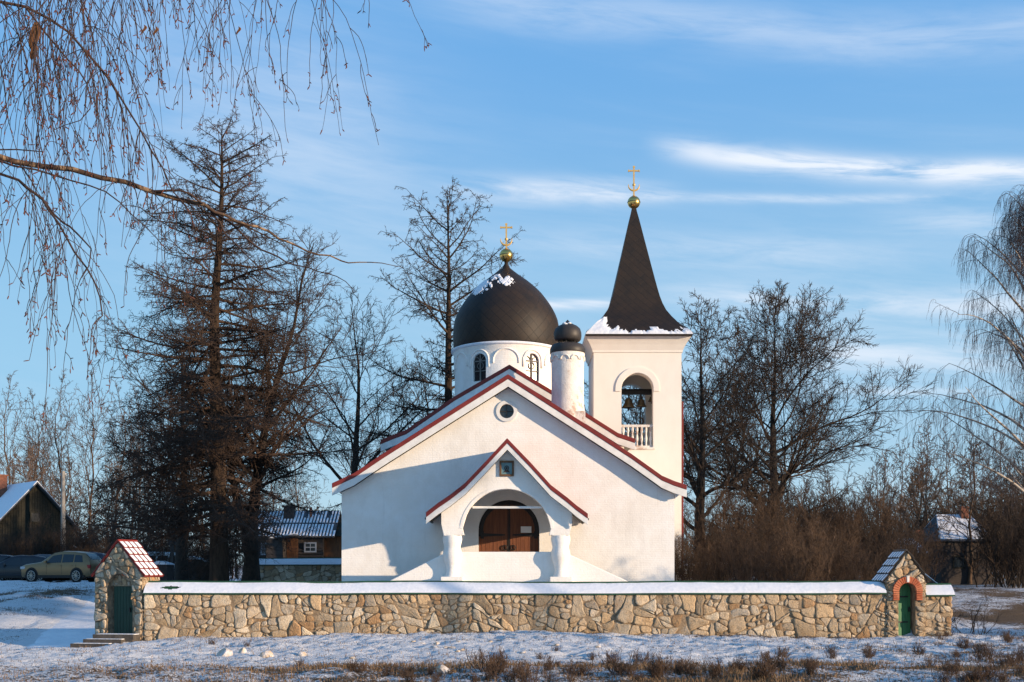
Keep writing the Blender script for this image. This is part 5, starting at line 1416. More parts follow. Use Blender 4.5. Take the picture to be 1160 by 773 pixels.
def instance_of(root, loc, rz, sc, label=None, group=None):
    c = copy_tree(root); c.location = loc; c.rotation_euler = (0, 0, rz); c.scale = (sc, sc, sc)
    if label: c['label'] = label
    if group: c['group'] = group
    return c
def background_trees():
    rs = random.Random(3)
    # slim pale poplars, far left
    G = 'slim bare trees far behind the parked cars'
    lab = 'slim pale brown bare tree of the far row left of the tallest larch'
    a = broadleaf(201, 19, 0.15, n1=24, l1=0.30, a0=38, a1=15, lowt=0.25, rmin=0.011, per2=6, per3=5, lvl4=3, wob=1.2).build('poplar_tree', (gx(72, 112), 112, ground_at(gx(72, 112), 112)), lab, 'tree', M['brown_twig'], M['brown_twig'], G)
    for px, Y, s in ((12, 110, 0.98), (35, 120, 0.98), (104, 116, 1.05), (132, 108, 0.92), (152, 122, 1.02), (-12, 118, 1.0), (52, 130, 1.0), (182, 125, 0.9), (310, 118, 0.75), (338, 112, 0.72), (228, 120, 0.85)):
        x = gx(px, Y); instance_of(a, (x, Y, ground_at(x, Y)), rs.uniform(0, 6), s, 'slim pale brown bare tree of the far row left of the church')
    a['label'] = 'slim pale brown bare tree of the far row left of the church'
    # wood edge along the whole horizon
    G = 'bare trees of the far wood edge'; lab = 'small brown bare tree in the far wood edge on the horizon'
    protos = [broadleaf(210+i, 11.5, 0.16, n1=24, l1=0.42, a0=62, a1=26, lowt=0.10, rmin=0.015, per2=7, per3=6, lvl4=3, wob=0.9) for i in range(3)]
    roots = []
    for i, t in enumerate(protos):
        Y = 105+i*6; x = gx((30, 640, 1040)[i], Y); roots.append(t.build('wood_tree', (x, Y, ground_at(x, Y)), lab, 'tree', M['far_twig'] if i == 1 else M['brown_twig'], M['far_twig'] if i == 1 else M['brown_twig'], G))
    px = -60
    while px < 1250:
        for row in range(2):
            Y = (98, 122)[row]+rs.uniform(-6, 6); q = px+rs.uniform(-14, 14)+row*18; x = gx(q, Y)
            s = rs.uniform(0.62, 0.9)*(1.0 if q > 760 or q < 250 else 0.75)*(1.12 if q > 980 else 1.0)
            if q > 385 and q < 770 : s *= 0.75
            instance_of(rs.choice(roots), (x, Y, ground_at(x, Y)), rs.uniform(0, 6), s, lab, G)
        px += 34
    # taller pale far trees on the right
    G = 'pale far trees left of the weeping birch'; lab = 'pale lilac brown bare tree in the distance left of the weeping birch'
    b = broadleaf(220, 17, 0.18, n1=30, l1=0.34, a0=50, a1=22, lowt=0.12, rmin=0.016, per2=7, per3=6, lvl4=3, wob=0.7)
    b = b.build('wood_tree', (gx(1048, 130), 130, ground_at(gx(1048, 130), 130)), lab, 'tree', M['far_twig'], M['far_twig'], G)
    for q, Y, s in ((1075, 135, 0.98), (1105, 128, 0.92), (1020, 126, 0.86), (1135, 138, 1.0), (1160, 126, 0.9), (995, 138, 0.85)):
        x = gx(q, Y); instance_of(b, (x, Y, ground_at(x, Y)), rs.uniform(0, 6), s, lab, G)
    # dense brown thicket right of the church
    G = 'shrubs of the brown thicket right of the church'; lab = 'dense twiggy brown shrub of the thicket between the church and the right gate'
    sh = [shrub(230+i, 5.0, 4.6, 30, rmin=0.0075, lv=(9, 6, 4), base_r=0.035, sp=0.38) for i in range(3)]
    roots2 = []
    for i, t in enumerate(sh):
        Y = 60+i*4; x = gx((830, 900, 970)[i], Y); roots2.append(t.build('shrub', (x, Y, ground_at(x, Y)), lab, 'shrub', M['thicket_twig'], M[('thicket_twig', 'dark_twig', 'brown_twig')[i]], G))
    for q, Y, s in ((800, 60, 0.72), (865, 52, 0.68), (935, 53, 0.76), (800, 54, 0.55), (880, 62, 0.88), (950, 62, 0.92), (1010, 56, 0.72), (1030, 62, 0.66), (830, 66, 0.85), (985, 66, 0.86), (915, 68, 1.0), (780, 50, 0.45), (905, 48, 0.55), (970, 50, 0.58), (845, 47.5, 0.46), (1005, 72, 0.85), (860, 72, 0.95)):
        x = gx(q, Y); instance_of(rs.choice(roots2), (x, Y, ground_at(x, Y)), rs.uniform(0, 6), s, lab, G)
    # dark thicket under the birch
    G = 'dark shrubs along the right edge'; lab = 'dark bare shrub in the shade left of and under the weeping birch'
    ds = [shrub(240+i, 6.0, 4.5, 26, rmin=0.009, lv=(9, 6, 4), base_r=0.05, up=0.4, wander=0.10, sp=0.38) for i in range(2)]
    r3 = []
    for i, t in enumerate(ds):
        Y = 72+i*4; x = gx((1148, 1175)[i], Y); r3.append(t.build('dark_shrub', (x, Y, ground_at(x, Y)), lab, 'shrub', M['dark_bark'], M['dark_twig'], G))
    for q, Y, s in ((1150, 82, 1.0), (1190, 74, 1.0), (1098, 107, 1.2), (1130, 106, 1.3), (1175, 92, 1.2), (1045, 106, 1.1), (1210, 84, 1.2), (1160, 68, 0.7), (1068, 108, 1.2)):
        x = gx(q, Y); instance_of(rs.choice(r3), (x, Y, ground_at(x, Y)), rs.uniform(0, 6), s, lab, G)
    # brown thicket behind the trunks on the left
    G = 'shrubs behind the tree trunks left of the church'; lab = 'brown twiggy shrub behind the trunks between the left gate and the church'
    for q, Y, s in ((150, 66, 0.55), (190, 60, 0.42), (225, 58, 0.42), (262, 60, 0.40), (120, 84, 0.8), (150, 88, 0.85), (185, 84, 0.75), (215, 90, 0.8), (90, 96, 0.95), (60, 98, 0.95), (245, 92, 0.7), (20, 100, 0.9), (300, 94, 0.45), (340, 96, 0.5)):
        x = gx(q, Y); instance_of(rs.choice(roots2), (x, Y, ground_at(x, Y)), rs.uniform(0, 6), s, lab, G)
    # shrubs beyond the right edge of the photo, they shade the foot of the facade
    G = 'shrubs outside the right edge'; lab = 'brown twiggy shrub growing beyond the right edge of the view'
    for x, Y, s in ((18.9, 37.6, 0.80), (20.8, 38.6, 0.95), (22.8, 37.2, 1.0), (24.5, 38.6, 1.0)):
        instance_of(rs.choice(roots2), (x, Y, ground_at(x, Y)), rs.uniform(0, 6), s, lab, G)
    G = 'dark shrubs before the mossy house'; lab = 'dark bare shrub standing in front of the mossy plank house'
    for q, Y, s in ((22, 80, 0.55), (56, 81, 0.62), (88, 82, 0.7), (8, 82, 0.5), (100, 79, 0.6)):
        x = gx(q, Y); instance_of(rs.choice(r3), (x, Y, ground_at(x, Y)), rs.uniform(0, 6), s, lab, G)
    # tall trees beyond the right edge, near the viewpoint; they shade the path on the left
    G = 'tall trees outside the right edge'; lab = 'tall tree with a dense high crown beyond the right edge of the view'
    t = broadleaf(260, 21, 0.20, n1=60, l1=0.19, a0=72, a1=30, lowt=0.57, rmin=0.05, per2=14, per3=12, lvl4=5, dens=1.3)
    tr = t.build('ash_tree', (43.0, 15, ground_at(43.0, 15)), lab, 'tree', M['dark_bark'], M['dark_twig'], G)
    for x, Y in ((47.0, 13.2), (51, 12.4)): instance_of(tr, (x, Y, ground_at(x, Y)), rs.uniform(0, 6), 1.0, lab, G)
    # lone bare bush right of the right gate and one by its corner
    t = shrub(250, 1.15, 1.3, 9, rmin=0.004, lv=(5, 4, 0), base_r=0.02, up=0.2, wander=0.12)
    x = gx(1106, 39); t.build('bush', (x, 39, ground_at(x, 39)), 'small bare bush in the snow to the right of the right gate', 'bush', M['weed'], M['weed'])
    t = shrub(251, 0.9, 1.2, 8, rmin=0.004, lv=(5, 3, 0), base_r=0.015, up=0.1, wander=0.14)
    x = gx(1075, 44); t.build('bush', (x, 44, ground_at(x, 44)), 'low bare bush behind the right end of the wall', 'bush', M['weed'], M['weed'])
background_trees()

# ------------------------------------------------------------------ foreground birch, its limbs reach into the top left
def near_birch():
    t = Tree(301); rg = t.rg; Y0 = 7.2
    def pw(px, py, Y): return np.array(W(px, py, Y))
    base = np.array([-5.6, 6.2, 0.0])
    trunk = np.array([base+np.array([0, 0, -0.3]), base+np.array([0.05, 0.1, 1.6]), base+np.array([0.0, 0.2, 3.6]), base+np.array([0.1, 0.3, 5.6]), base+np.array([0.0, 0.3, 8.0]), base+np.array([0.2, 0.3, 11.0])])
    TP = smooth_path(trunk, 26); z = np.linspace(0, 1, 26); t.emit(TP[None], (0.15*(1-z)**0.8+0.015)[None], 14, crown=False)
    limbs = []
    def limb(pts, r0, r1, n=26, jit=0.012):
        P = smooth_path(pts, n); P[1:-1] += np.cumsum(rg.normal(size=(n-2, 3))*jit*0.35, 0)*np.linspace(0, 1, n-2)[:, None]*0.6+rg.normal(size=(n-2, 3))*jit*0.5
        R = np.linspace(r0, r1, n); limbs.append((P, R)); return P
    # main limb seen crossing at the left
    A = limb([base+np.array([0, 0.25, 4.25]), pw(-90, 168, 6.7), pw(-20, 172, 6.9), pw(20, 181, 7.0), pw(70, 190, 7.0), pw(120, 200, 7.1), pw(165, 213, 7.1), pw(205, 222, 7.2), pw(232, 232, 7.2)], 0.027, 0.013)
    limb([A[-1], pw(262, 248, 7.3), pw(300, 262, 7.4), pw(345, 283, 7.5), pw(385, 296, 7.6), pw(430, 300, 7.6), pw(456, 303, 7.7)], 0.0105, 0.0018, 20)
    limb([A[-3], pw(214, 214, 7.1), pw(222, 222, 7.15), pw(247, 246, 7.3), pw(262, 272, 7.3), pw(295, 300, 7.3), pw(325, 330, 7.3)], 0.008, 0.002, 18)
    limb([A[-1], pw(268, 262, 7.4), pw(300, 285, 7.4), pw(350, 310, 7.4), pw(385, 318, 7.4), pw(402, 330, 7.4)], 0.008, 0.002, 18)
    B = limb([base+np.array([0, 0.25, 5.0]), pw(-80, -10, 6.5), pw(-20, 2, 6.6), pw(30, 3, 6.7), pw(62, 22, 6.7), pw(92, 50, 6.8), pw(115, 80, 6.8), pw(135, 105, 6.9), pw(155, 140, 6.9), pw(172, 175, 7.0), pw(190, 212, 7.0), pw(212, 235, 7.0)], 0.018, 0.0035, 34)
    C = limb([A[12], pw(36, 205, 7.0), pw(52, 235, 6.9), pw(68, 258, 6.9), pw(85, 292, 6.9), pw(100, 310, 6.9), pw(117, 340, 6.9), pw(116, 358, 6.9)], 0.011, 0.004, 20)
    limb([C[9], pw(84, 262, 6.9), pw(98, 275, 6.9), pw(108, 285, 6.9), pw(100, 300, 6.9), pw(92, 315, 6.9)], 0.008, 0.003, 14)
    limb([C[4], pw(-10, 195, 6.7), pw(-30, 180, 6.6)], 0.008, 0.004, 8)
    limb([A[9], pw(20, 170, 7.0), pw(45, 165, 7.0), pw(48, 172, 7.0)], 0.012, 0.003, 10)
    limb([B[22], pw(112, 110, 6.8), pw(105, 125, 6.8), pw(90, 140, 6.8), pw(60, 148, 6.8)], 0.006, 0.002, 12)
    limb([A[16], pw(125, 215, 7.0), pw(140, 235, 7.0), pw(165, 255, 7.0), pw(190, 285, 7.0)], 0.007, 0.002, 14)
    # limbs above the frame from which the curtains of twigs hang
    D1 = limb([base+np.array([0, 0.25, 5.6]), pw(-60, -110, 6.6), pw(30, -80, 6.8), pw(120, -60, 7.0), pw(200, -45, 7.1), pw(280, -35, 7.2), pw(345, -40, 7.3), pw(440, -30, 7.4)], 0.030, 0.004, 34)
    D2 = limb([base+np.array([0, 0.3, 5.3]), pw(-40, -60, 6.0), pw(40, -40, 6.1), pw(110, -30, 6.2), pw(180, -16, 6.3)], 0.022, 0.004, 28)
    D3 = limb([base+np.array([0, 0.3, 6.0]), pw(-20, -90, 8.0), pw(80, -70, 8.2), pw(180, -60, 8.4), pw(260, -50, 8.5)], 0.026, 0.004, 28)
    for i_, (P, R) in enumerate(limbs): t.emit(P[None], R[None], 8, crown=(i_ not in (0, 1)))
    # pendulous twigs
    hang = []
    def curtain(P, px0, px1, n, ly, thk=0.0024, sub=5):
        """n twigs from the limb where its picture x lies in [px0, px1]; ly = picture y range of their tips"""
        u = CX+P[:, 0]/P[:, 1]*F; ok = np.where((u >= px0) & (u <= px1))[0]
        if len(ok) == 0: return
        for k in range(n):
            i = int(rg.choice(ok)); p = P[i]+rg.normal(size=3)*np.array([0.06, 0.12, 0.01]); p[2] = min(p[2], P[i][2]+0.02); p = P[i]
            tip = EYE+(HY-rg.uniform(*ly))*p[1]/F; L = max(0.25, p[2]-tip)
            d = np.array([rg.normal()*0.55, rg.normal()*0.55, rg.uniform(-0.6, 0.15)])
            pts = walk(p[None], d[None], np.array([L*1.12]), 16, 0.10, -4.2, rg)
            hang.append((pts[0], L, thk*rg.uniform(0.8, 1.3)))
    curtain(D1, -30, 120, 19, (60, 250)); curtain(D1, 120, 260, 13, (40, 150)); curtain(D1, 300, 365, 9, (70, 150)); curtain(D1, 300, 325, 2, (190, 212)); curtain(D1, 260, 300, 3, (60, 150))
    curtain(D1, 425, 445, 1, (28, 34))
    curtain(D2, -40, 90, 20, (80, 300)); curtain(D2, 90, 175, 15, (60, 180)); curtain(D3, -10, 170, 20, (80, 230)); curtain(D3, 170, 260, 8, (90, 150))
    curtain(B, -20, 60, 14, (90, 330)); curtain(B, 60, 210, 26, (130, 320))
    curtain(A, -40, 80, 12, (240, 430)); curtain(A, 80, 230, 8, (250, 420)); curtain(C, 20, 130, 16, (330, 480))
    curtain(A, 180, 232, 5, (270, 360))
    Pm = np.array([h[0] for h in hang]); Lm = np.array([h[1] for h in hang]); th = np.array([h[2] for h in hang]); Rm = taper(th, th*0.5, 17)
    t.emit(Pm, Rm, 5)
    per = np.maximum(1, (Lm*3.4)).astype(int)
    p, D, pi, tt = kids(Pm, Lm, per, 0.06, 0.96, 44, rg, 14)
    L2 = np.clip(Lm[pi]*(1-tt)*rg.uniform(0.2, 0.8, len(pi)), 0.10, 0.7); P2 = walk(p, D, L2, 8, 0.11, -1.9, rg); R2 = taper(np.full(len(L2), 0.0021), np.full(len(L2), 0.0014), 9); t.emit(P2, R2, 4)
    per = np.maximum(1, (L2*4)).astype(int)
    p, D, pi, tt = kids(P2, L2, per, 0.1, 0.95, 36, rg, 12)
    L3 = np.clip(L2[pi]*(1-tt)*rg.uniform(0.3, 0.9, len(pi)), 0.05, 0.4); P3 = walk(p, D, L3, 5, 0.06, -1.8, rg); R3 = taper(np.full(len(L3), 0.0017), np.full(len(L3), 0.0012), 6); t.emit(P3, R3, 3)
    root = t.build('birch_tree', tuple(base), 'near birch whose limb and hanging catkin twigs reach in from the top left', 'tree', M['birch_limb'], M['birch_twig'], origin=base)
    # catkins and buds at the twig ends and along the twigs
    ends = []; 
    for PP in (Pm, P2, P3):
        for q in PP:
            e = q[-1]; d = q[-1]-q[-2]; d /= max(1e-6, np.linalg.norm(d)); ends.append((e, d, 1.0))
            if rg.random() < 0.5: j = rg.integers(2, len(q)-1); d2 = q[j]-q[j-1]; d2 /= max(1e-6, np.linalg.norm(d2)); ends.append((q[j], d2, 0.7))
    S0 = []; E0 = []
    for e, d, s in ends:
        for k in range(2 if rg.random() < 0.55 else 1):
            if rg.random() < 0.28: continue
            dd = d+rg.normal(size=3)*0.65; dd /= np.linalg.norm(dd); S0.append(e); E0.append(e+dd*rg.uniform(0.016, 0.038)*s)
    S0 = np.array(S0); E0 = np.array(E0); tq = np.array([0, 0.15, 0.55, 0.9, 1.0]); P = S0[:, None]+(E0-S0)[:, None]*tq[None, :, None]
    R = np.tile(np.array([0.0012, 0.0030, 0.0034, 0.0022, 0.0006]), (len(P), 1))*rg.uniform(0.75, 1.1, (len(P), 1))
    V, Q = tubes(P, R, 5); o = raw_mesh('catkin', V-base, Q, M['catkin'], parent=None); o.parent = root; o['kind'] = 'stuff'
    # curled dead leaves that stayed on
    for px, py, Y, L in ((40, 25, 6.5, 0.16), (38, 48, 6.5, 0.10), (176, 30, 6.3, 0.05), (163, 28, 6.3, 0.05), (270, 30, 7.2, 0.05)):
        c = np.array(W(px, py, Y))-base; b = MB(); n = 8; v = []
        for i in range(n+1):
            tt = i/n; w = 0.022*math.sin(math.pi*min(1, tt*0.97+0.02))**0.7*L/0.12
            for sg in (-1, 0, 1): v.append((c[0]+sg*w+0.01*math.sin(5*tt), c[1]-abs(sg)*w*0.8+0.004, c[2]-L*tt))
        f = []
        for i in range(n):
            for k in range(2): a = i*3+k; f.append((a, a+1, a+4, a+3))
        b.add(v, f); lo = b.build('dead_leaf', M['dead_leaf'], None, smooth=True); lo.parent = root
        sm = lo.modifiers.new('s', 'SOLIDIFY'); sm.thickness = 0.002
near_birch()

# ------------------------------------------------------------------ houses, cars, pole
def corrugated(mb, x0, x1, f0, f1, n, amp=0.03):
    """sheet from line f0 (y,z) to f1 (y,z) along x, wavy in section"""
    nx = n*4; d = Vector((0, f1[0]-f0[0], f1[1]-f0[1])).normalized(); nn = Vector((0, -d.z, d.y)); 
    if nn.z < 0: nn = -nn
    base = len(mb.v)
    for i in range(nx+1):
        x = x0+(x1-x0)*i/nx; o = amp*math.sin(2*math.pi*i/4)
        for j, (y, z) in enumerate((f0, f1)):
            mb.v.append((x, y+nn.y*o, z+nn.z*o))
    for i in range(nx): a = base+i*2; mb.f.append([a, a+2, a+3, a+1]); mb.mi.append(0)
def log_house():
    Y = 76.0; s = F/Y; xf = lambda px: (px-CX)/s; zf = lambda py: EYE+(HY-py)/s
    g = ground_at(xf(330), Y)
    r = empty('wooden_house', (xf(330), Y, g), 'log house with a snow streaked corrugated roof behind the rear stone wall', 'house')
    x0, x1 = xf(286), xf(366); D = 5.2
    b = MB(); b.box(x0, x1, Y, Y+D, g-0.3, zf(607)); w = b.build('wall', M['log_wall'], r)
    gb = MB(); ridge = zf(576.5); ez = zf(607)
    gb.prism_x([(Y+0.02, ez), (Y+D-0.02, ez), (Y+D/2, ridge-0.1)], x0+0.02, x1-0.01); gb.build('gable', M['old_wood'], r)
    lb = MB()
    for k in range(11): z = g+0.1+k*0.19; lb.tube([(x0, Y-0.03, z), (x1, Y-0.03, z)], 0.10, 8)
    lb.build('log', M['log_wall'], w, smooth=50)['kind'] = 'stuff'
    rb = MB(); ex = 0.35
    corrugated(rb, x0-0.3, x1+0.75, (Y-ex, ez-0.10), (Y+D/2, ridge), 26, 0.035); corrugated(rb, x0-0.3, x1+0.75, (Y+D+ex, ez-0.10), (Y+D/2, ridge+0.004), 26, 0.035)
    ro = rb.build('roof', M['slate_roof'], r, smooth=True, fixn=False); sm = ro.modifiers.new('s', 'SOLIDIFY'); sm.thickness = 0.03
    # snow lying in the troughs
    sb = MB(); rs = random.Random(4); n = 26; W_ = x1-x0+1.05
    for i in range(n):
        xc = x0-0.3+(i+0.72)*W_/n; segs = [(0.02, 0.47), (0.52, 0.97)]
        for a, c in segs:
            if rs.random() < 0.12: c = a+(c-a)*rs.uniform(0.4, 0.8)
            hw = W_/n*rs.uniform(0.24, 0.36)
            def pt(t, off): return (Y-ex+(D/2+ex)*t-off*0.6, ez-0.10+(ridge-ez+0.10)*t+off)
            v = []
            for t in (a, c):
                for xx, off in ((xc-hw, 0.025), (xc, 0.05), (xc+hw, 0.025)): y, z = pt(t, off); v.append((xx, y, z))
            sb.add(v, [(0, 1, 4, 3), (1, 2, 5, 4)])
    sb.build('snow_cover', M['snow'], ro, fixn=False)['kind'] = 'stuff'
    cb = MB(); cx = xf(321.5); cb.box(cx-0.32, cx+0.32, Y+1.6, Y+2.25, zf(590), zf(573)); cb.box(cx-0.40, cx+0.40, Y+1.52, Y+2.33, zf(573.2), zf(571)); cb.build('chimney', M['sooty_brick'], ro)
    cb = MB(); cx = xf(347); cb.box(cx-0.08, cx+0.08, Y+1.6, Y+1.8, zf(584), zf(573)); cb.build('stove_pipe', M['chimney_brick'], ro)
    # little lean-to porch
    pb = MB(); pb.prism_y([(xf(309), zf(612.5)), (xf(309), zf(611)), (xf(339), zf(606)), (xf(339), zf(608))][::-1], Y-1.6, Y-0.15); pr = pb.build('porch_roof', M['slate_roof'], r)
    pb = MB(); pb.prism_y([(xf(309.4), zf(610.9)), (xf(309.4), zf(610.0)), (xf(338), zf(605.2)), (xf(338.8), zf(606.05))][::-1], Y-1.58, Y-0.2); pb.build('snow_cover', M['snow'], pr)
    pb = MB(); pb.box(xf(307), xf(325), Y-1.5, Y-0.15, g-0.2, zf(612)); pb.build('porch_wall', M['blue_paint'] if False else M['log_wall'], r)
    pb = MB(); pb.box(xf(325.5), xf(338), Y-0.16, Y-0.10, g-0.1, zf(609)); pb.build('plank_panel', M['brown_planks'], r)
    for px0, px1, py0, py1 in ((296, 304, 615, 629), (345, 359, 614.5, 626)):
        f = MB(); a, c, z1, z0 = xf(px0), xf(px1), zf(py0), zf(py1); t = 0.09
        f.box(a, a+t, Y-0.19, Y-0.11, z0, z1); f.box(c-t, c, Y-0.19, Y-0.11, z0, z1); f.box(a+t, c-t, Y-0.19, Y-0.11, z0, z0+t); f.box(a+t, c-t, Y-0.19, Y-0.11, z1-t, z1)
        f.box(a+t, c-t, Y-0.18, Y-0.12, (z0+z1)/2-0.03, (z0+z1)/2+0.03)
        f.box((a+c)/2-0.02, (a+c)/2+0.02, Y-0.178, Y-0.122, z0+t, z1-t)
        fo = f.build('window', M['white_window'], r)
        p = MB(); p.box(a+t, c-t, Y-0.145, Y-0.135, z0+t, z1-t); p.build('pane', M['dark_glass'], fo)
    # taller annexe on the right with brown boards
    b = MB(); b.box(xf(366)+0.01, xf(392), Y+0.5, Y+D-0.3, g-0.3, zf(607.5)); b.build('wall', M['brown_planks'], r)
    b = MB(); b.prism_x([(Y+0.2, zf(607.4)), (Y+D, zf(607.4)), (Y+D/2+0.1, zf(582))], xf(368), xf(392)); b.build('gable', M['old_wood'], r)
log_house()
def left_house():
    Y = 86.0; s = F/Y; xc = gx(40, Y); g = ground_at(xc, Y)
    r = empty('wooden_house', (xc, Y, g), 'mossy plank gabled house with a snowy roof behind the parked cars at left', 'house', None, R_(43))
    zf = lambda py: EYE+(HY-py)/s-g
    hw = 2.75; apex = zf(548); e = zf(594); D = 8.0; L = dict(local=True)
    b = MB(); b.prism_y([(-hw, -0.4), (hw, -0.4), (hw, e), (0, apex), (-hw, e)], 0, D); w = b.build('wall', M['old_wood'], r, **L)
    pb = MB(); x = -hw+0.05
    top = lambda q: e+(apex-e)*(1-abs(q)/hw)
    while x < hw-0.15:
        a, c = x, x+0.17; pts = [(a, -0.3), (c, -0.3), (c, top(c)-0.05), (a, top(a)-0.05)]; pb.prism_y(pts, -0.03, -0.002); x += 0.19
    o = pb.build('planking', M['old_wood'], w, **L); o['kind'] = 'stuff'
    sl = (apex-e)/hw
    for sg in (-1, 1):
        ex = sg*(hw+0.45); ze = e-0.45*sl
        pts = [(ex, ze), (0, apex), (0, apex+0.10), (ex, ze+0.10)]; rb = MB(); rb.prism_y(pts if sg > 0 else pts[::-1], -0.45, D+0.4); ro = rb.build('roof', M['slate_roof'], r, **L)
        pts = [(ex, ze+0.103), (0, apex+0.103), (0, apex+0.19), (ex*0.99, ze+0.17)]; sb = MB(); sb.prism_y(pts if sg > 0 else pts[::-1], -0.40, D+0.3); so_ = sb.build('snow_cover', M['snow'], ro, **L)
        if sg < 0:
            cb = MB(); cb.box(-1.15, -0.45, 4.2, 5.0, apex-1.6, apex+0.75); cb.box(-1.22, -0.38, 4.13, 5.07, apex+0.75, apex+0.87); cb.build('chimney', M['chimney_brick'], ro, **L)
    for xx, z0, z1 in ((-1.5, 0.9, 2.0), (1.1, 0.9, 2.0), (0.0, e+0.1, e+0.9)):
        fb = MB(); a, c = xx-0.4, xx+0.4
        fb.box(a, a+.09, -0.1, -0.032, z0, z1); fb.box(c-.09, c, -0.1, -0.032, z0, z1); fb.box(a+.09, c-.09, -0.1, -0.032, z0, z0+.09); fb.box(a+.09, c-.09, -0.1, -0.032, z1-.09, z1)
        fo = fb.build('window', M['old_wood'], r, **L); p = MB(); p.box(a+.09, c-.09, -0.06, -0.05, z0+.09, z1-.09); p.build('pane', M['dark_glass'], fo, **L)
    b = MB(); b.box(hw+0.01, hw+2.6, 0.8, 4.5, -0.4, 1.9); b.build('lean_to', M['old_wood'], r, **L)
    b = MB(); b.prism_y([(hw+0.02, 2.55), (hw+0.02, 2.40), (hw+2.9, 1.75), (hw+2.9, 1.90)][::-1], 0.5, 4.8); ro = b.build('lean_to_roof', M['slate_roof'], r, **L)
    b = MB(); b.prism_y([(hw+0.03, 2.66), (hw+0.03, 2.553), (hw+2.9, 1.903), (hw+2.88, 2.0)][::-1], 0.53, 4.77); b.build('snow_cover', M['snow'], ro, **L)
left_house()
def far_house(name, px0, px1, pye, pyr, Y, label, wallm, roofm=None, hip=0.2, D=6):
    s = F/Y; xf = lambda px: (px-CX)/s; zf = lambda py: EYE+(HY-py)/s
    x0, x1 = xf(px0), xf(px1); g = ground_at((x0+x1)/2, Y)
    r = empty(name, ((x0+x1)/2, Y, g), label, 'house')
    b = MB(); b.box(x0+0.3, x1-0.3, Y, Y+D, g-0.4, zf(pye)); b.build('wall', wallm, r)
    z0, z1 = zf(pye)-0.1, zf(pyr); h = hip*(x1-x0)
    v = [(x0, Y-0.4, z0), (x1, Y-0.4, z0), (x1, Y+D+0.4, z0), (x0, Y+D+0.4, z0), (x0+h, Y+D/2, z1), (x1-h, Y+D/2, z1)]
    rb = MB(); rb.add(v, [(0,1,5,4),(1,2,5),(2,3,4,5),(3,0,4),(3,2,1,0)]); ro = rb.build('roof', M['slate_roof'], r)
    c = Vector(((x0+x1)/2, Y+D/2, z0)); v2 = []
    for p in v: q = c+(Vector(p)-c)*0.97; v2.append((q.x, q.y, q.z+0.16))
    sb = MB(); sb.add(v2, [(0,1,5,4),(1,2,5),(2,3,4,5),(3,0,4),(3,2,1,0)]); sb.build('snow_cover', M['snow'], ro, bevel=0.03)
    wx = x0+0.3+(x1-x0-0.6)*0.35; zz = (zf(pye)+g)/2
    fb = MB(); fb.box(wx-0.5, wx+0.5, Y-0.05, Y-0.002, zz-0.5, zz+0.5); w = fb.build('window', M['old_wood'], r)
    fb = MB(); fb.box(wx-0.4, wx+0.4, Y-0.06, Y-0.052, zz-0.4, zz+0.4); fb.build('pane', M['dark_glass'], w)
    cb = MB(); cx = (x0+x1)/2+0.8; cb.box(cx-0.3, cx+0.3, Y+D*0.45-0.3, Y+D*0.45+0.3, z1-0.8, z1+0.7); cb.build('chimney', M['chimney_brick'], ro)
far_house('village_house', 1062, 1128, 612, 582, 96, 'snow roofed house half hidden by bare shrubs in front of the weeping birch', M['log_wall'])
far_house('village_house', 1022, 1052, 628, 611, 84, 'little low house with a grey roof just above the right gate', M['log_wall'], D=4)

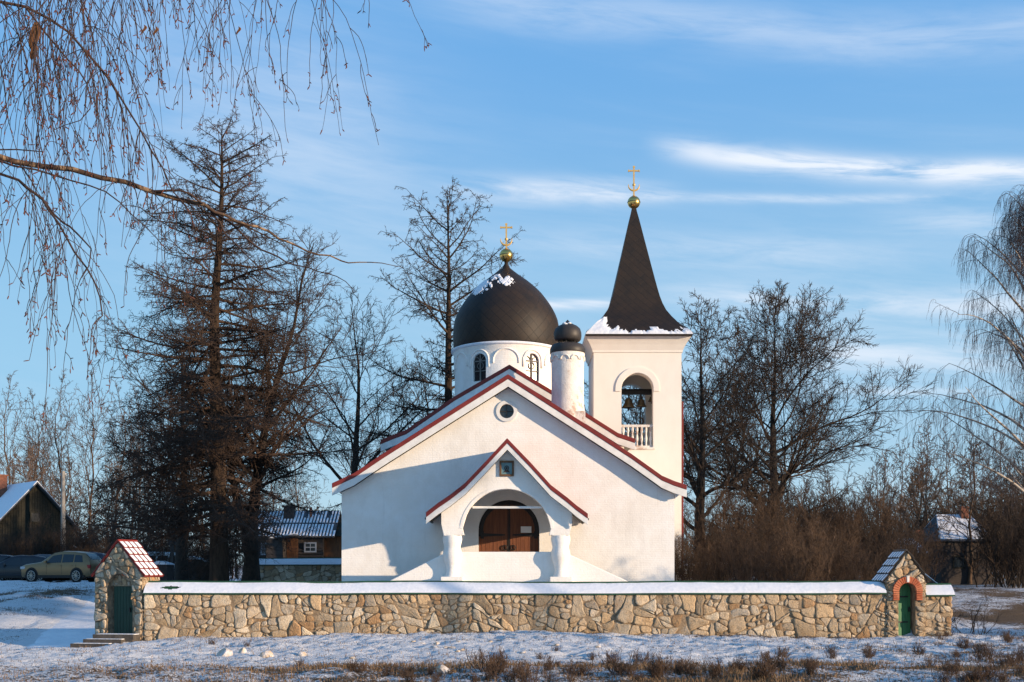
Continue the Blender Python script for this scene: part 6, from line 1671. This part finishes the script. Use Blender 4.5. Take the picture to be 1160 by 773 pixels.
def make_car(loc, rz, paint, label, scale=(1, 1, 1), kind='suv', group='cars parked left of the church'):
    r = empty('parked_car', loc, label, 'car', group, rz); r.scale = scale
    # x forward (nose at -2.4), z up
    if kind == 'suv':
        st = [(-2.38, 0.48, 0.72, 0.74, 0.62), (-2.30, 0.30, 0.84, 0.90, 0.84), (-1.95, 0.26, 0.92, 1.00, 0.95), (-1.3, 0.26, 0.98, 1.07, 0.97), (-0.95, 0.26, 1.00, 1.12, 0.97), (-0.55, 0.26, 1.02, 1.40, 0.97), (-0.15, 0.26, 1.03, 1.62, 0.97), (0.4, 0.26, 1.04, 1.70, 0.97), (1.2, 0.26, 1.06, 1.68, 0.97), (1.85, 0.28, 1.07, 1.60, 0.96), (2.15, 0.32, 1.06, 1.36, 0.94), (2.32, 0.36, 1.02, 1.08, 0.88), (2.38, 0.50, 0.86, 0.88, 0.72)]
    else:
        st = [(-2.30, 0.42, 0.62, 0.64, 0.60), (-2.22, 0.26, 0.72, 0.78, 0.80), (-1.9, 0.22, 0.80, 0.88, 0.88), (-1.2, 0.22, 0.86, 0.95, 0.90), (-0.9, 0.22, 0.88, 1.00, 0.90), (-0.4, 0.22, 0.90, 1.28, 0.90), (0.0, 0.22, 0.91, 1.42, 0.90), (0.5, 0.22, 0.92, 1.46, 0.90), (1.1, 0.22, 0.93, 1.42, 0.90), (1.6, 0.24, 0.94, 1.18, 0.89), (1.85, 0.26, 0.95, 1.05, 0.88), (2.2, 0.30, 0.92, 0.98, 0.82), (2.3, 0.45, 0.78, 0.80, 0.68)]
    def sec(x, zb, zl, zt, w):
        cab = min(1, max(0, (zt-zl-0.12)/0.35)); wt = w*(0.93-0.20*cab); zr = zt-0.05
        return [(0, zb), (w*0.86, zb), (w*0.97, zb+0.10), (w, zb+0.28), (w, (zb+zl)/2+0.12), (w*0.965, zl), (wt+0.02, zl+(zr-zl)*0.85 if cab > 0.1 else zl+0.02), (wt*0.90, zr+0.02 if cab > 0.1 else zt-0.01), (wt*0.45, zt), (0, zt+0.01)]
    b = MB(); rows = []
    for s_ in st:
        q = sec(*s_); ring = [(s_[0], -y, z) for y, z in q]+[(s_[0], y, z) for y, z in q[-2:0:-1]]; rows.append(ring)
    n = len(rows[0])
    for row in rows: b.v += row
    for i in range(len(rows)-1):
        for k in range(n): k2 = (k+1) % n; b.f.append([i*n+k, i*n+k2, (i+1)*n+k2, (i+1)*n+k]); b.mi.append(0)
    b.f.append(list(range(n))); b.mi.append(0); b.f.append([(len(rows)-1)*n+k for k in range(n)][::-1]); b.mi.append(0)
    body = b.build('body', paint, r, smooth=35, local=True)
    # windows on both sides, following the tumblehome
    def side_pt(x, f, sg, off):
        xs_ = [s_[0] for s_ in st]; v = [np.interp(x, xs_, [s_[j] for s_ in st]) for j in range(5)]
        zb, zl, zt, w = v[1], v[2], v[3], v[4]; zb = v[1]; q = sec(x, v[1], v[2], v[3], v[4])
        y0, z0 = q[5]; y1, z1 = q[6]; y = y0+(y1-y0)*f; z = z0+(z1-z0)*f
        return (x, sg*(y+off), z)
    cuts = ((-0.62, -0.22, 0.42), (0.50, 0.50, 1.22), (1.30, 1.30, 1.88)) if kind == 'suv' else ((-0.50, -0.10, 0.45), (0.53, 0.53, 1.38))
    for sg in (-1, 1):
        for a0, a1, c in cuts:
            wb = MB(); m = 6; v = []
            for i in range(m+1):
                for f in (0.06, 0.92):
                    xa = a0 if f < 0.5 else a1; cc = c if not (c > 1.3) else (c if f < 0.5 else c-0.14)
                    x = xa+(cc-xa)*i/m; v.append(side_pt(x, f, sg, 0.012))
            wb.add(v, [(2*i, 2*i+2, 2*i+3, 2*i+1) for i in range(m)]); wb.build('window', M['dark_glass'], r, smooth=True, local=True)
    # windscreen and rear window
    xs_ = [s_[0] for s_ in st]
    def top_pt(x, y, off):
        zt = np.interp(x, xs_, [s_[3] for s_ in st]); return (x, y, zt+0.012+off)
    for (xa, xb) in (((-0.88, -0.20), (1.92, 2.24)) if kind == 'suv' else ((-0.82, -0.05), (1.18, 1.66))):
        wb = MB(); v = []
        for x in np.linspace(xa, xb, 5): 
            for y in (-0.60, 0, 0.60): v.append(top_pt(x, y, 0.006 if y else 0.012))
        wb.add(v, [(i*3+k, i*3+k+1, i*3+k+4, i*3+k+3) for i in range(4) for k in range(2)]); wb.build('windscreen', M['dark_glass'], r, smooth=True, local=True)
    wr = 0.37 if kind == 'suv' else 0.31; W2 = st[5][4]
    for wx in ((-1.52, 1.48) if kind == 'suv' else (-1.42, 1.35)):
        for sg in (-1, 1):
            T = Matrix.Translation((wx, sg*(W2-0.09), wr)) @ Matrix.Rotation(R_(90), 4, 'X')
            ab = MB(); pr = []
            for i in range(20): a = math.pi*2*i/20; pr.append((wx+(wr+0.055)*math.cos(a), wr+0.02+(wr+0.055)*math.sin(a)))
            ab.prism_y(pr, sg*(W2+0.004)-0.004, sg*(W2+0.004)+0.004); ab.build('wheel_arch', M['iron'], r, local=True)
            wb = MB(); wb.lathe([(wr*0.70, -0.11), (wr*0.94, -0.11), (wr, -0.07), (wr, 0.07), (wr*0.94, 0.11), (wr*0.70, 0.11)], 0, 0, 28)
            for k in range(len(wb.v)): p = T @ Vector(wb.v[k]); wb.v[k] = (p.x, p.y+sg*0.02, p.z)
            tyre = wb.build('wheel', M['tyre'], r, smooth=40, local=True)
            rb = MB(); y0 = sg*(W2+0.055)
            rb.tube([(wx, y0-sg*0.05, wr), (wx, y0, wr)], 0.06, 12)
            for k in range(10):
                a = 2*math.pi*k/10; rb.tube([(wx+0.05*math.cos(a), y0, wr+0.05*math.sin(a)), (wx+wr*0.68*math.cos(a+0.06), y0, wr+wr*0.68*math.sin(a+0.06))], [0.02, 0.026], 5)
            rb.tube([(wx+wr*0.69*math.cos(2*math.pi*i/24), y0, wr+wr*0.69*math.sin(2*math.pi*i/24)) for i in range(25)], 0.022, 6)
            ro = rb.build('rim', M['alloy'], tyre, local=True); ro.parent = tyre
    zl = st[2][2]; Wd = st[2][4]
    for sg in (-1, 1):
        hb = MB(); hb.box(-2.33, -1.98, sg*Wd*0.86-0.10, sg*Wd*0.86+0.10, zl-0.20, zl-0.06); hb.build('headlight', M['headlight'], r, bevel=0.03, local=True)
        hb = MB(); xb = st[-2][0]; hb.box(xb-0.22, xb+0.03, sg*Wd*0.90-0.07, sg*Wd*0.90+0.07, zl-0.16, zl+0.03); hb.build('tail_light', M['tail_light'], r, bevel=0.02, local=True)
        mb = MB(); x = st[5][0]+0.05; mb.box(x-0.09, x+0.06, sg*(W2+0.12)-0.10, sg*(W2+0.12)+0.08, st[5][2]+0.02, st[5][2]+0.17); mb.build('mirror', paint, r, bevel=0.03, local=True)
        db = MB(); 
        for xd in (st[5][0]+0.02, cuts[0][2]+0.05, cuts[-1][2]-0.45 if kind == 'suv' else cuts[-1][2]-0.1):
            db.box(xd-0.006, xd+0.006, sg*(W2+0.0)-0.004, sg*(W2+0.0)+0.004, st[5][1]+0.18, st[5][2]-0.05)
        db.build('door_seam', M['iron'], r, local=True)
        hb = MB()
        for xd in (cuts[0][2]-0.10, cuts[1][2]-0.10): hb.box(xd-0.10, xd+0.08, sg*(W2+0.012)-0.015, sg*(W2+0.012)+0.015, st[6][2]-0.13, st[6][2]-0.10)
        hb.build('door_handle', paint, r, local=True)
    sb = MB(); sb.box(-2.0, 2.0, -W2-0.006, W2+0.006, st[4][1]-0.02, st[4][1]+0.14); sb.build('sill', M['iron'], r, bevel=0.02, local=True)
    return r
def cars():
    def put(px, Y, rz, *a, **k):
        x = gx(px, Y); return make_car((x, Y, ground_at(x, Y)), R_(rz), *a, **k)
    # height of the ground under the nearest car as seen in the picture
    Y = 66.0; x = gx(71, Y); z = EYE-10*Y/F
    make_car((x, Y, z), R_(-9), M['gold_paint'], 'gold coloured suv nearest the gate, side on with its nose to the left', kind='suv', scale=(0.88, 0.9, 1.02))
    put(16, 69.5, 20, M['black_paint'], 'dark estate car just left of the gold suv', kind='suv', scale=(0.9, 0.9, 0.93))
    put(2, 76, 5, M['blue_paint'], 'dark car at the left edge in the row behind', kind='suv', scale=(1, 1, 0.95))
    put(84, 76, 8, M['blue_paint'], 'dark blue suv right behind the gold suv', kind='suv', scale=(1.0, 1, 1.12))
    put(128, 78, -4, M['black_paint'], 'black suv behind the peak of the left gate', kind='suv', scale=(0.95, 1, 1.12))
    put(40, 74.5, -6, M['grey_paint'], 'grey suv half hidden between the dark estate car and the gold suv', kind='suv', scale=(0.95, 1, 1.0))
    put(-14, 70, 12, M['black_paint'], 'black car cut off by the left edge of the photo', kind='suv', scale=(0.9, 0.9, 0.95))
    Y = 70; x = gx(351, Y); make_car((x, Y, ground_at(x, Y)-0.08), R_(4), M['blue_paint'], 'dark blue car showing only its roof over the rear stone wall', kind='sedan', scale=(0.75, 0.9, 1.0))
    # small white van behind the shrubs left of the big larch
    van()
def van():
    Y = 82; x = gx(192, Y); g = ground_at(x, Y)
    r = empty('parked_van', (x, Y, g), 'white van glimpsed through the shrubs left of the tallest larch', 'van')
    b = MB(); b.prism_y([(-1.5, 0.35), (1.1, 0.35), (1.15, 1.0), (0.95, 1.45), (0.55, 1.95), (-1.3, 2.0), (-1.5, 1.85)], -0.9, 0.9)
    for i in range(len(b.v)): v = b.v[i]; k = 1-0.10*max(0, (v[2]-1)); b.v[i] = (v[0], v[1]*k, v[2])
    b.build('body', M['white_paint'], r, local=True, bevel=0.08)
    for x0, x1 in ((0.25, 0.85), (-0.55, 0.12), (-1.3, -0.7)):
        w = MB(); w.prism_y([(x0, 1.25), (x1, 1.25), (x1-(0.25 if x1 > 0.8 else 0), 1.72), (x0, 1.72)], -0.90, -0.86); w.build('window', M['dark_glass'], r, local=True)
    for wx in (-0.95, 0.62):
        for sg in (-1, 1):
            w = MB(); w.lathe([(0.18, -0.1), (0.31, -0.1), (0.33, 0), (0.31, 0.1), (0.18, 0.1)], 0, 0, 20); 
            for i in range(len(w.v)): v = w.v[i]; w.v[i] = (wx+v[0], sg*0.82+v[2], 0.33+v[1])
            o = w.build('wheel', M['tyre'], r, local=True, smooth=40); h = MB(); h.tube([(wx, sg*0.82-0.09, 0.33), (wx, sg*0.82+0.09, 0.33)], 0.19, 12); ho = h.build('rim', M['alloy'], o, local=True); ho.parent = o
cars()
def rear_wall():
    Y = 58.0; s = F/Y; x0, x1 = gx(282, Y), gx(392, Y); zt = EYE+(HY-640)/s; g = 0.8
    r = empty('rear_stone_wall', ((x0+x1)/2, Y, g), 'low stone wall with a flat snow cap between the trees and the church', 'wall')
    b = MB(); b.box(x0, x1, Y, Y+0.5, g, zt); b.build('wall_core', M['mortar'], r)
    stonework('stonework', [(x0, g+0.1), (x1, g+0.1), (x1, zt), (x0, zt)], Matrix.Translation((0, Y, 0)), r, seed=40, size=(0.14, 0.3))
    wall_cap(r, x0-0.05, x1, Y-0.12, Y+0.25, Y+0.62, zt+0.02, zt+0.30, seed=5)
    # pier and wall behind the church, right
    Y = 57.0; s = F/Y; xp = gx(780, Y)
    r = empty('gate_pier', (xp, Y, 0.8), 'small stone pier with snow on top beside the right side of the church', 'pier')
    zt = EYE+(HY-641)/s; z0 = ground_at(xp, Y)
    b = MB(); b.box(xp-0.17, xp+0.19, Y+0.01, Y+0.5, z0-0.2, zt); b.build('pier_core', M['worn_plaster'], r)
    stonework('stonework', [(xp-0.17, z0-0.1), (xp+0.19, z0-0.1), (xp+0.19, zt), (xp-0.17, zt)], Matrix.Translation((0, Y+0.01, 0)), r, seed=41, size=(0.10, 0.16))
    b = MB(); b.box(xp-0.26, xp+0.28, Y-0.08, Y+0.58, zt, zt+0.09); b.build('snow_cover', M['snow'], r, bevel=0.035)
    Y = 60.0; s = F/Y; x0, x1 = gx(783, Y), gx(826, Y); zt = EYE+(HY-640)/s; z0 = ground_at(x0, Y)
    r = empty('low_wall', ((x0+x1)/2, Y, z0), 'dark low wall with snow on it running right from the small stone pier', 'wall')
    b = MB(); b.box(x0, x1, Y, Y+0.4, z0-0.3, zt); b.build('wall_core', M['mortar'], r)
    b = MB(); b.box(x0-0.05, x1+0.05, Y-0.08, Y+0.48, zt, zt+0.13); b.build('snow_cover', M['snow'], r, bevel=0.04)
rear_wall()
def pole():
    Y = 84; x = gx(71.5, Y); g = ground_at(x, Y); zt = EYE+(HY-534)*Y/F
    r = empty('utility_pole', (x, Y, g), 'pale concrete utility pole rising behind the cars right of the mossy house', 'pole')
    b = MB(); b.tube([(0, 0, -0.3), (0, 0, zt-g)], [0.20, 0.13], 8); b.build('post', M['concrete'], r, local=True, smooth=50)
    b = MB(); b.box(-0.22, 0.22, -0.06, 0.06, zt-g-0.35, zt-g-0.25); b.build('crossarm', M['concrete'], r, local=True)
    for sx in (-0.18, 0.18):
        b = MB(); b.lathe([(0.03, 0), (0.05, 0.03), (0.05, 0.08), (0.02, 0.11)], sx, 0, 10)
        for i in range(len(b.v)): v = b.v[i]; b.v[i] = (v[0], v[1], v[2]+zt-g-0.25)
        b.build('insulator', M['white_paint'], r, local=True)
    Y = 57; x = gx(195, Y); g = ground_at(x, Y); h = EYE+(HY-596)*Y/F-g
    r = empty('notice_pillar', (x, Y, g), 'dark slim post with a boxy top in front of the lower left tree', 'post')
    b = MB(); b.box(-0.07, 0.07, -0.07, 0.07, -0.2, h-0.9); b.build('post', M['dark_metal'], r, local=True)
    b = MB(); b.box(-0.19, 0.19, -0.16, 0.16, h-0.9, h); b.build('head', M['dark_metal'], r, local=True, bevel=0.03)
pole()
def low_snowy_things():
    for px, py, Y, w, lab in ((183, 640, 52, 0.75, 'low snow covered slab nearest the left gate'), (217, 634, 60, 0.9, 'small snow covered slab right of the dark slim post'), (240, 637, 60, 0.7, 'small snow covered slab beside the foot of the tallest larch')):
        s = F/Y; x = (px-CX)/s; zt = EYE+(HY-py)/s; g = ground_at(x, Y)
        r = empty('snowy_slab', (x, Y, g), lab, 'slab')
        b = MB(); b.box(-w/2, w/2, -0.5, 0.5, -0.2, zt-g); b.build('base', M['sooty_brick'], r, local=True)
        b = MB(); b.prism_y([(-w/2-0.06, zt-g), (w/2+0.06, zt-g), (w/2+0.03, zt-g+0.05), (0, zt-g+0.17), (-w/2-0.03, zt-g+0.06)], -0.56, 0.56); b.build('snow_cover', M['snow'], r, local=True, bevel=0.03)
low_snowy_things()

# ------------------------------------------------------------------ foreground: stones, weeds, dry grass
def rock_mesh(seed, r, flat=0.6):
    rs = np.random.default_rng(seed); bm = bmesh.new(); bmesh.ops.create_icosphere(bm, subdivisions=2, radius=r)
    k = rs.normal(size=(7, 3)); k /= np.linalg.norm(k, axis=1)[:, None]; dd = rs.uniform(0.5, 0.8, 7)*r
    for v in bm.verts:
        p = np.array(v.co)
        for n, d in zip(k, dd):
            t = p @ n
            if t > d: p = p-n*(t-d)*0.9
        p = p*(1+rs.normal()*0.02); v.co = (p[0]*1.15, p[1], p[2]*flat)
    me = bpy.data.meshes.new('rock'); bm.to_mesh(me); bm.free(); me.materials.append(M['gravel_stone']); return me
def rocks():
    G = 'loose stones lying in the snow before the wall'
    named = [(255, 743, 0.19, 0.8, 'pale blocky stone in the snow, leftmost of the loose stones'), (275, 739.5, 0.12, 0.9, 'darker stone with weeds, second of the loose stones from the left'), (302, 745, 0.15, 1.0, 'pointed pale stone in the snow, third of the loose stones from the left'), (343, 743, 0.14, 0.7, 'flat pale stone in the snow, fourth of the loose stones from the left'),
             (502, 765, 0.13, 1.0, 'single round tan stone low at the bottom edge left of centre')]
    for i, (px, py, r, fl, lab) in enumerate(named): place_rock(px, py, r, fl, lab, G, i)
    rs = random.Random(9)
    for i in range(18):
        if i < 10: px, py = rs.gauss(505, 28), rs.uniform(727, 742)
        elif i < 14: px, py = rs.gauss(628, 18), rs.uniform(731, 745)
        else: px, py = rs.uniform(370, 900), rs.uniform(728, 760)
        place_rock(px, py, rs.uniform(0.05, 0.11), rs.uniform(0.3, 0.6), 'small flat stone half sunk in the snow in front of the wall', 'small half sunk stones before the wall', 30+i)
def place_rock(px, py, r, fl, lab, G, i):
    # find where the view ray meets the ground
    k = (HY-py)/F; Y = 20.0
    for Yt in np.arange(18, 37.2, 0.1):
        if EYE+k*Yt <= tz((px-CX)*Yt/F, Yt): Y = Yt; break
    else: Y = 36.8
    x = (px-CX)*Y/F; o = bpy.data.objects.new('loose_stone', rock_mesh(i+60, r, fl)); COL.objects.link(o)
    o.location = (x, Y, tz(x, Y)+r*fl*0.25); o.rotation_euler = (0, 0, i*1.7); tag(o, lab, 'stone', G)
rocks()
def dry_grass():
    rg = np.random.default_rng(77)
    N = 620000; X = rg.uniform(-17, 26, N); Yv = 18+(rg.random(N)**0.8)*26
    inside = (np.abs(X/Yv) < 0.50)
    X, Yv = X[inside], Yv[inside]
    dens = bare_mask(X, Yv)+0.9*(fbm(X*0.9, Yv*0.9, 4)-0.5)
    front = sst(28.5, 23.0, Yv)*sst(-11, 0, X)*sst(0.42, 0.60, fbm(X*0.33+1.7, Yv*0.42, 3))
    pr = np.clip(dens*0.60-0.10, 0.0, 0.85)+front*0.75+0.04
    wallblock = (Yv > 37.3) & (Yv < 38.3) & (X > -12.6) & (X < 14)
    yard = (Yv > 38) & (X > -12) & (X < 13.5)
    keep = (rg.random(len(X)) < pr*0.75) & ~wallblock & ~yard & (path_mask(X, Yv)[0] < 0.3)
    X, Yv, fr = X[keep], Yv[keep], front[keep]; n = len(X)
    # left bank behind the path
    XL = rg.uniform(-31, -17, 26000); YL = rg.uniform(44, 64, 26000); d = bare_mask(XL, YL); k = (rg.random(26000) < np.clip(d, 0, 1)*0.8) & (path_mask(XL, YL)[0] < 0.3)
    X = np.concatenate([X, XL[k]]); Yv = np.concatenate([Yv, YL[k]]); fr = np.concatenate([fr, np.full(k.sum(), 0.3)]); n = len(X)
    Z = terrain(X, Yv)
    h = rg.uniform(0.03, 0.11, n)*(1+1.3*fr*rg.random(n)); az = rg.uniform(0, 6.28, n); ln = rg.uniform(0.2, 1.3, n)
    w = rg.uniform(0.0025, 0.005, n)*(1+Yv/60); p0 = np.stack([X, Yv, Z-0.01], 1); dirv = np.stack([np.cos(az), np.sin(az), np.zeros(n)], 1)
    side = np.stack([-np.sin(az), np.cos(az), np.zeros(n)], 1); up = np.array([0, 0, 1.0])
    p1 = p0+up*(h*0.6)[:, None]+dirv*(h*ln*0.25)[:, None]; p2 = p0+up*(h*(1.0-0.15*ln))[:, None]+dirv*(h*ln*0.8)[:, None]
    V = np.stack([p0-side*w[:, None], p0+side*w[:, None], p1+side*(w*0.8)[:, None], p1-side*(w*0.8)[:, None], p2+side*(w*0.2)[:, None], p2-side*(w*0.2)[:, None]], 1).reshape(-1, 3)
    b = (np.arange(n)*6)[:, None]; Q = np.concatenate([b+np.array([0, 1, 2, 3]), b+np.array([3, 2, 4, 5])], 0)
    o = raw_mesh('dry_grass', V, Q, M['dry_grass'], smooth=False); tag(o, 'short dead brown grass poking through the thin snow', 'grass', kind='stuff')
dry_grass()
def weeds():
    rs = random.Random(12)
    G = 'dead weed clumps in the foreground'; lab = 'brown dead weed clump standing in the thin snow before the wall'
    def weed(seed, H, W_, stems): return shrub(seed, H, W_, stems, rmin=0.0028, lv=(6, 3, 0), base_r=0.006, up=0.2, wander=0.10, sp=0.30)
    protos = []
    spots = [(558, 762, 0.62), (725, 755, 0.42), (880, 762, 0.50), (985, 745, 0.38), (1115, 748, 0.50), (700, 765, 0.40), (780, 765, 0.42), (835, 762, 0.38), (620, 760, 0.34), (648, 766, 0.36), (400, 762, 0.28), (440, 766, 0.30), (1040, 742, 0.34), (1078, 765, 0.4), (920, 765, 0.3), (240, 731, 0.22), (1065, 725, 0.32), (1140, 725, 0.38), (1120, 770, 0.45), (340, 755, 0.2), (745, 768, 0.5), (865, 768, 0.5), (810, 769, 0.45), (590, 769, 0.4), (1090, 735, 0.4), (280, 733, 0.18), (1155, 750, 0.42)]+[(rs.uniform(540, 1170), rs.uniform(738, 776), rs.uniform(0.10, 0.42)) for _ in range(44)]+[(rs.uniform(330, 560), rs.uniform(756, 776), rs.uniform(0.12, 0.26)) for _ in range(10)]+[(rs.uniform(1060, 1170), rs.uniform(688, 750), rs.uniform(0.15, 0.35)) for _ in range(12)]
    for i, (px, py, h) in enumerate(spots):
        k = (HY-py)/F; Y = 21.0
        for Yt in np.arange(18, 40, 0.1):
            if EYE+k*Yt <= tz((px-CX)*Yt/F, Yt): Y = Yt; break
        x = (px-CX)*Y/F; loc = (x, Y, tz(x, Y)-0.01)
        if i < 4:
            t = weed(400+i, 0.5, 0.55, 26 if i else 20); r = t.build('dead_weed', loc, lab, 'weed', M['weed'], M['weed'], G); protos.append(r); s = h/0.5; r.scale = (s, s, s)
        else: instance_of(rs.choice(protos), loc, rs.uniform(0, 6), h/0.5, lab, G)
    protos[0]['label'] = 'tallest dark dead weed clump at the bottom edge below the centre of the wall'
    protos[0]['group'] = G
weeds()
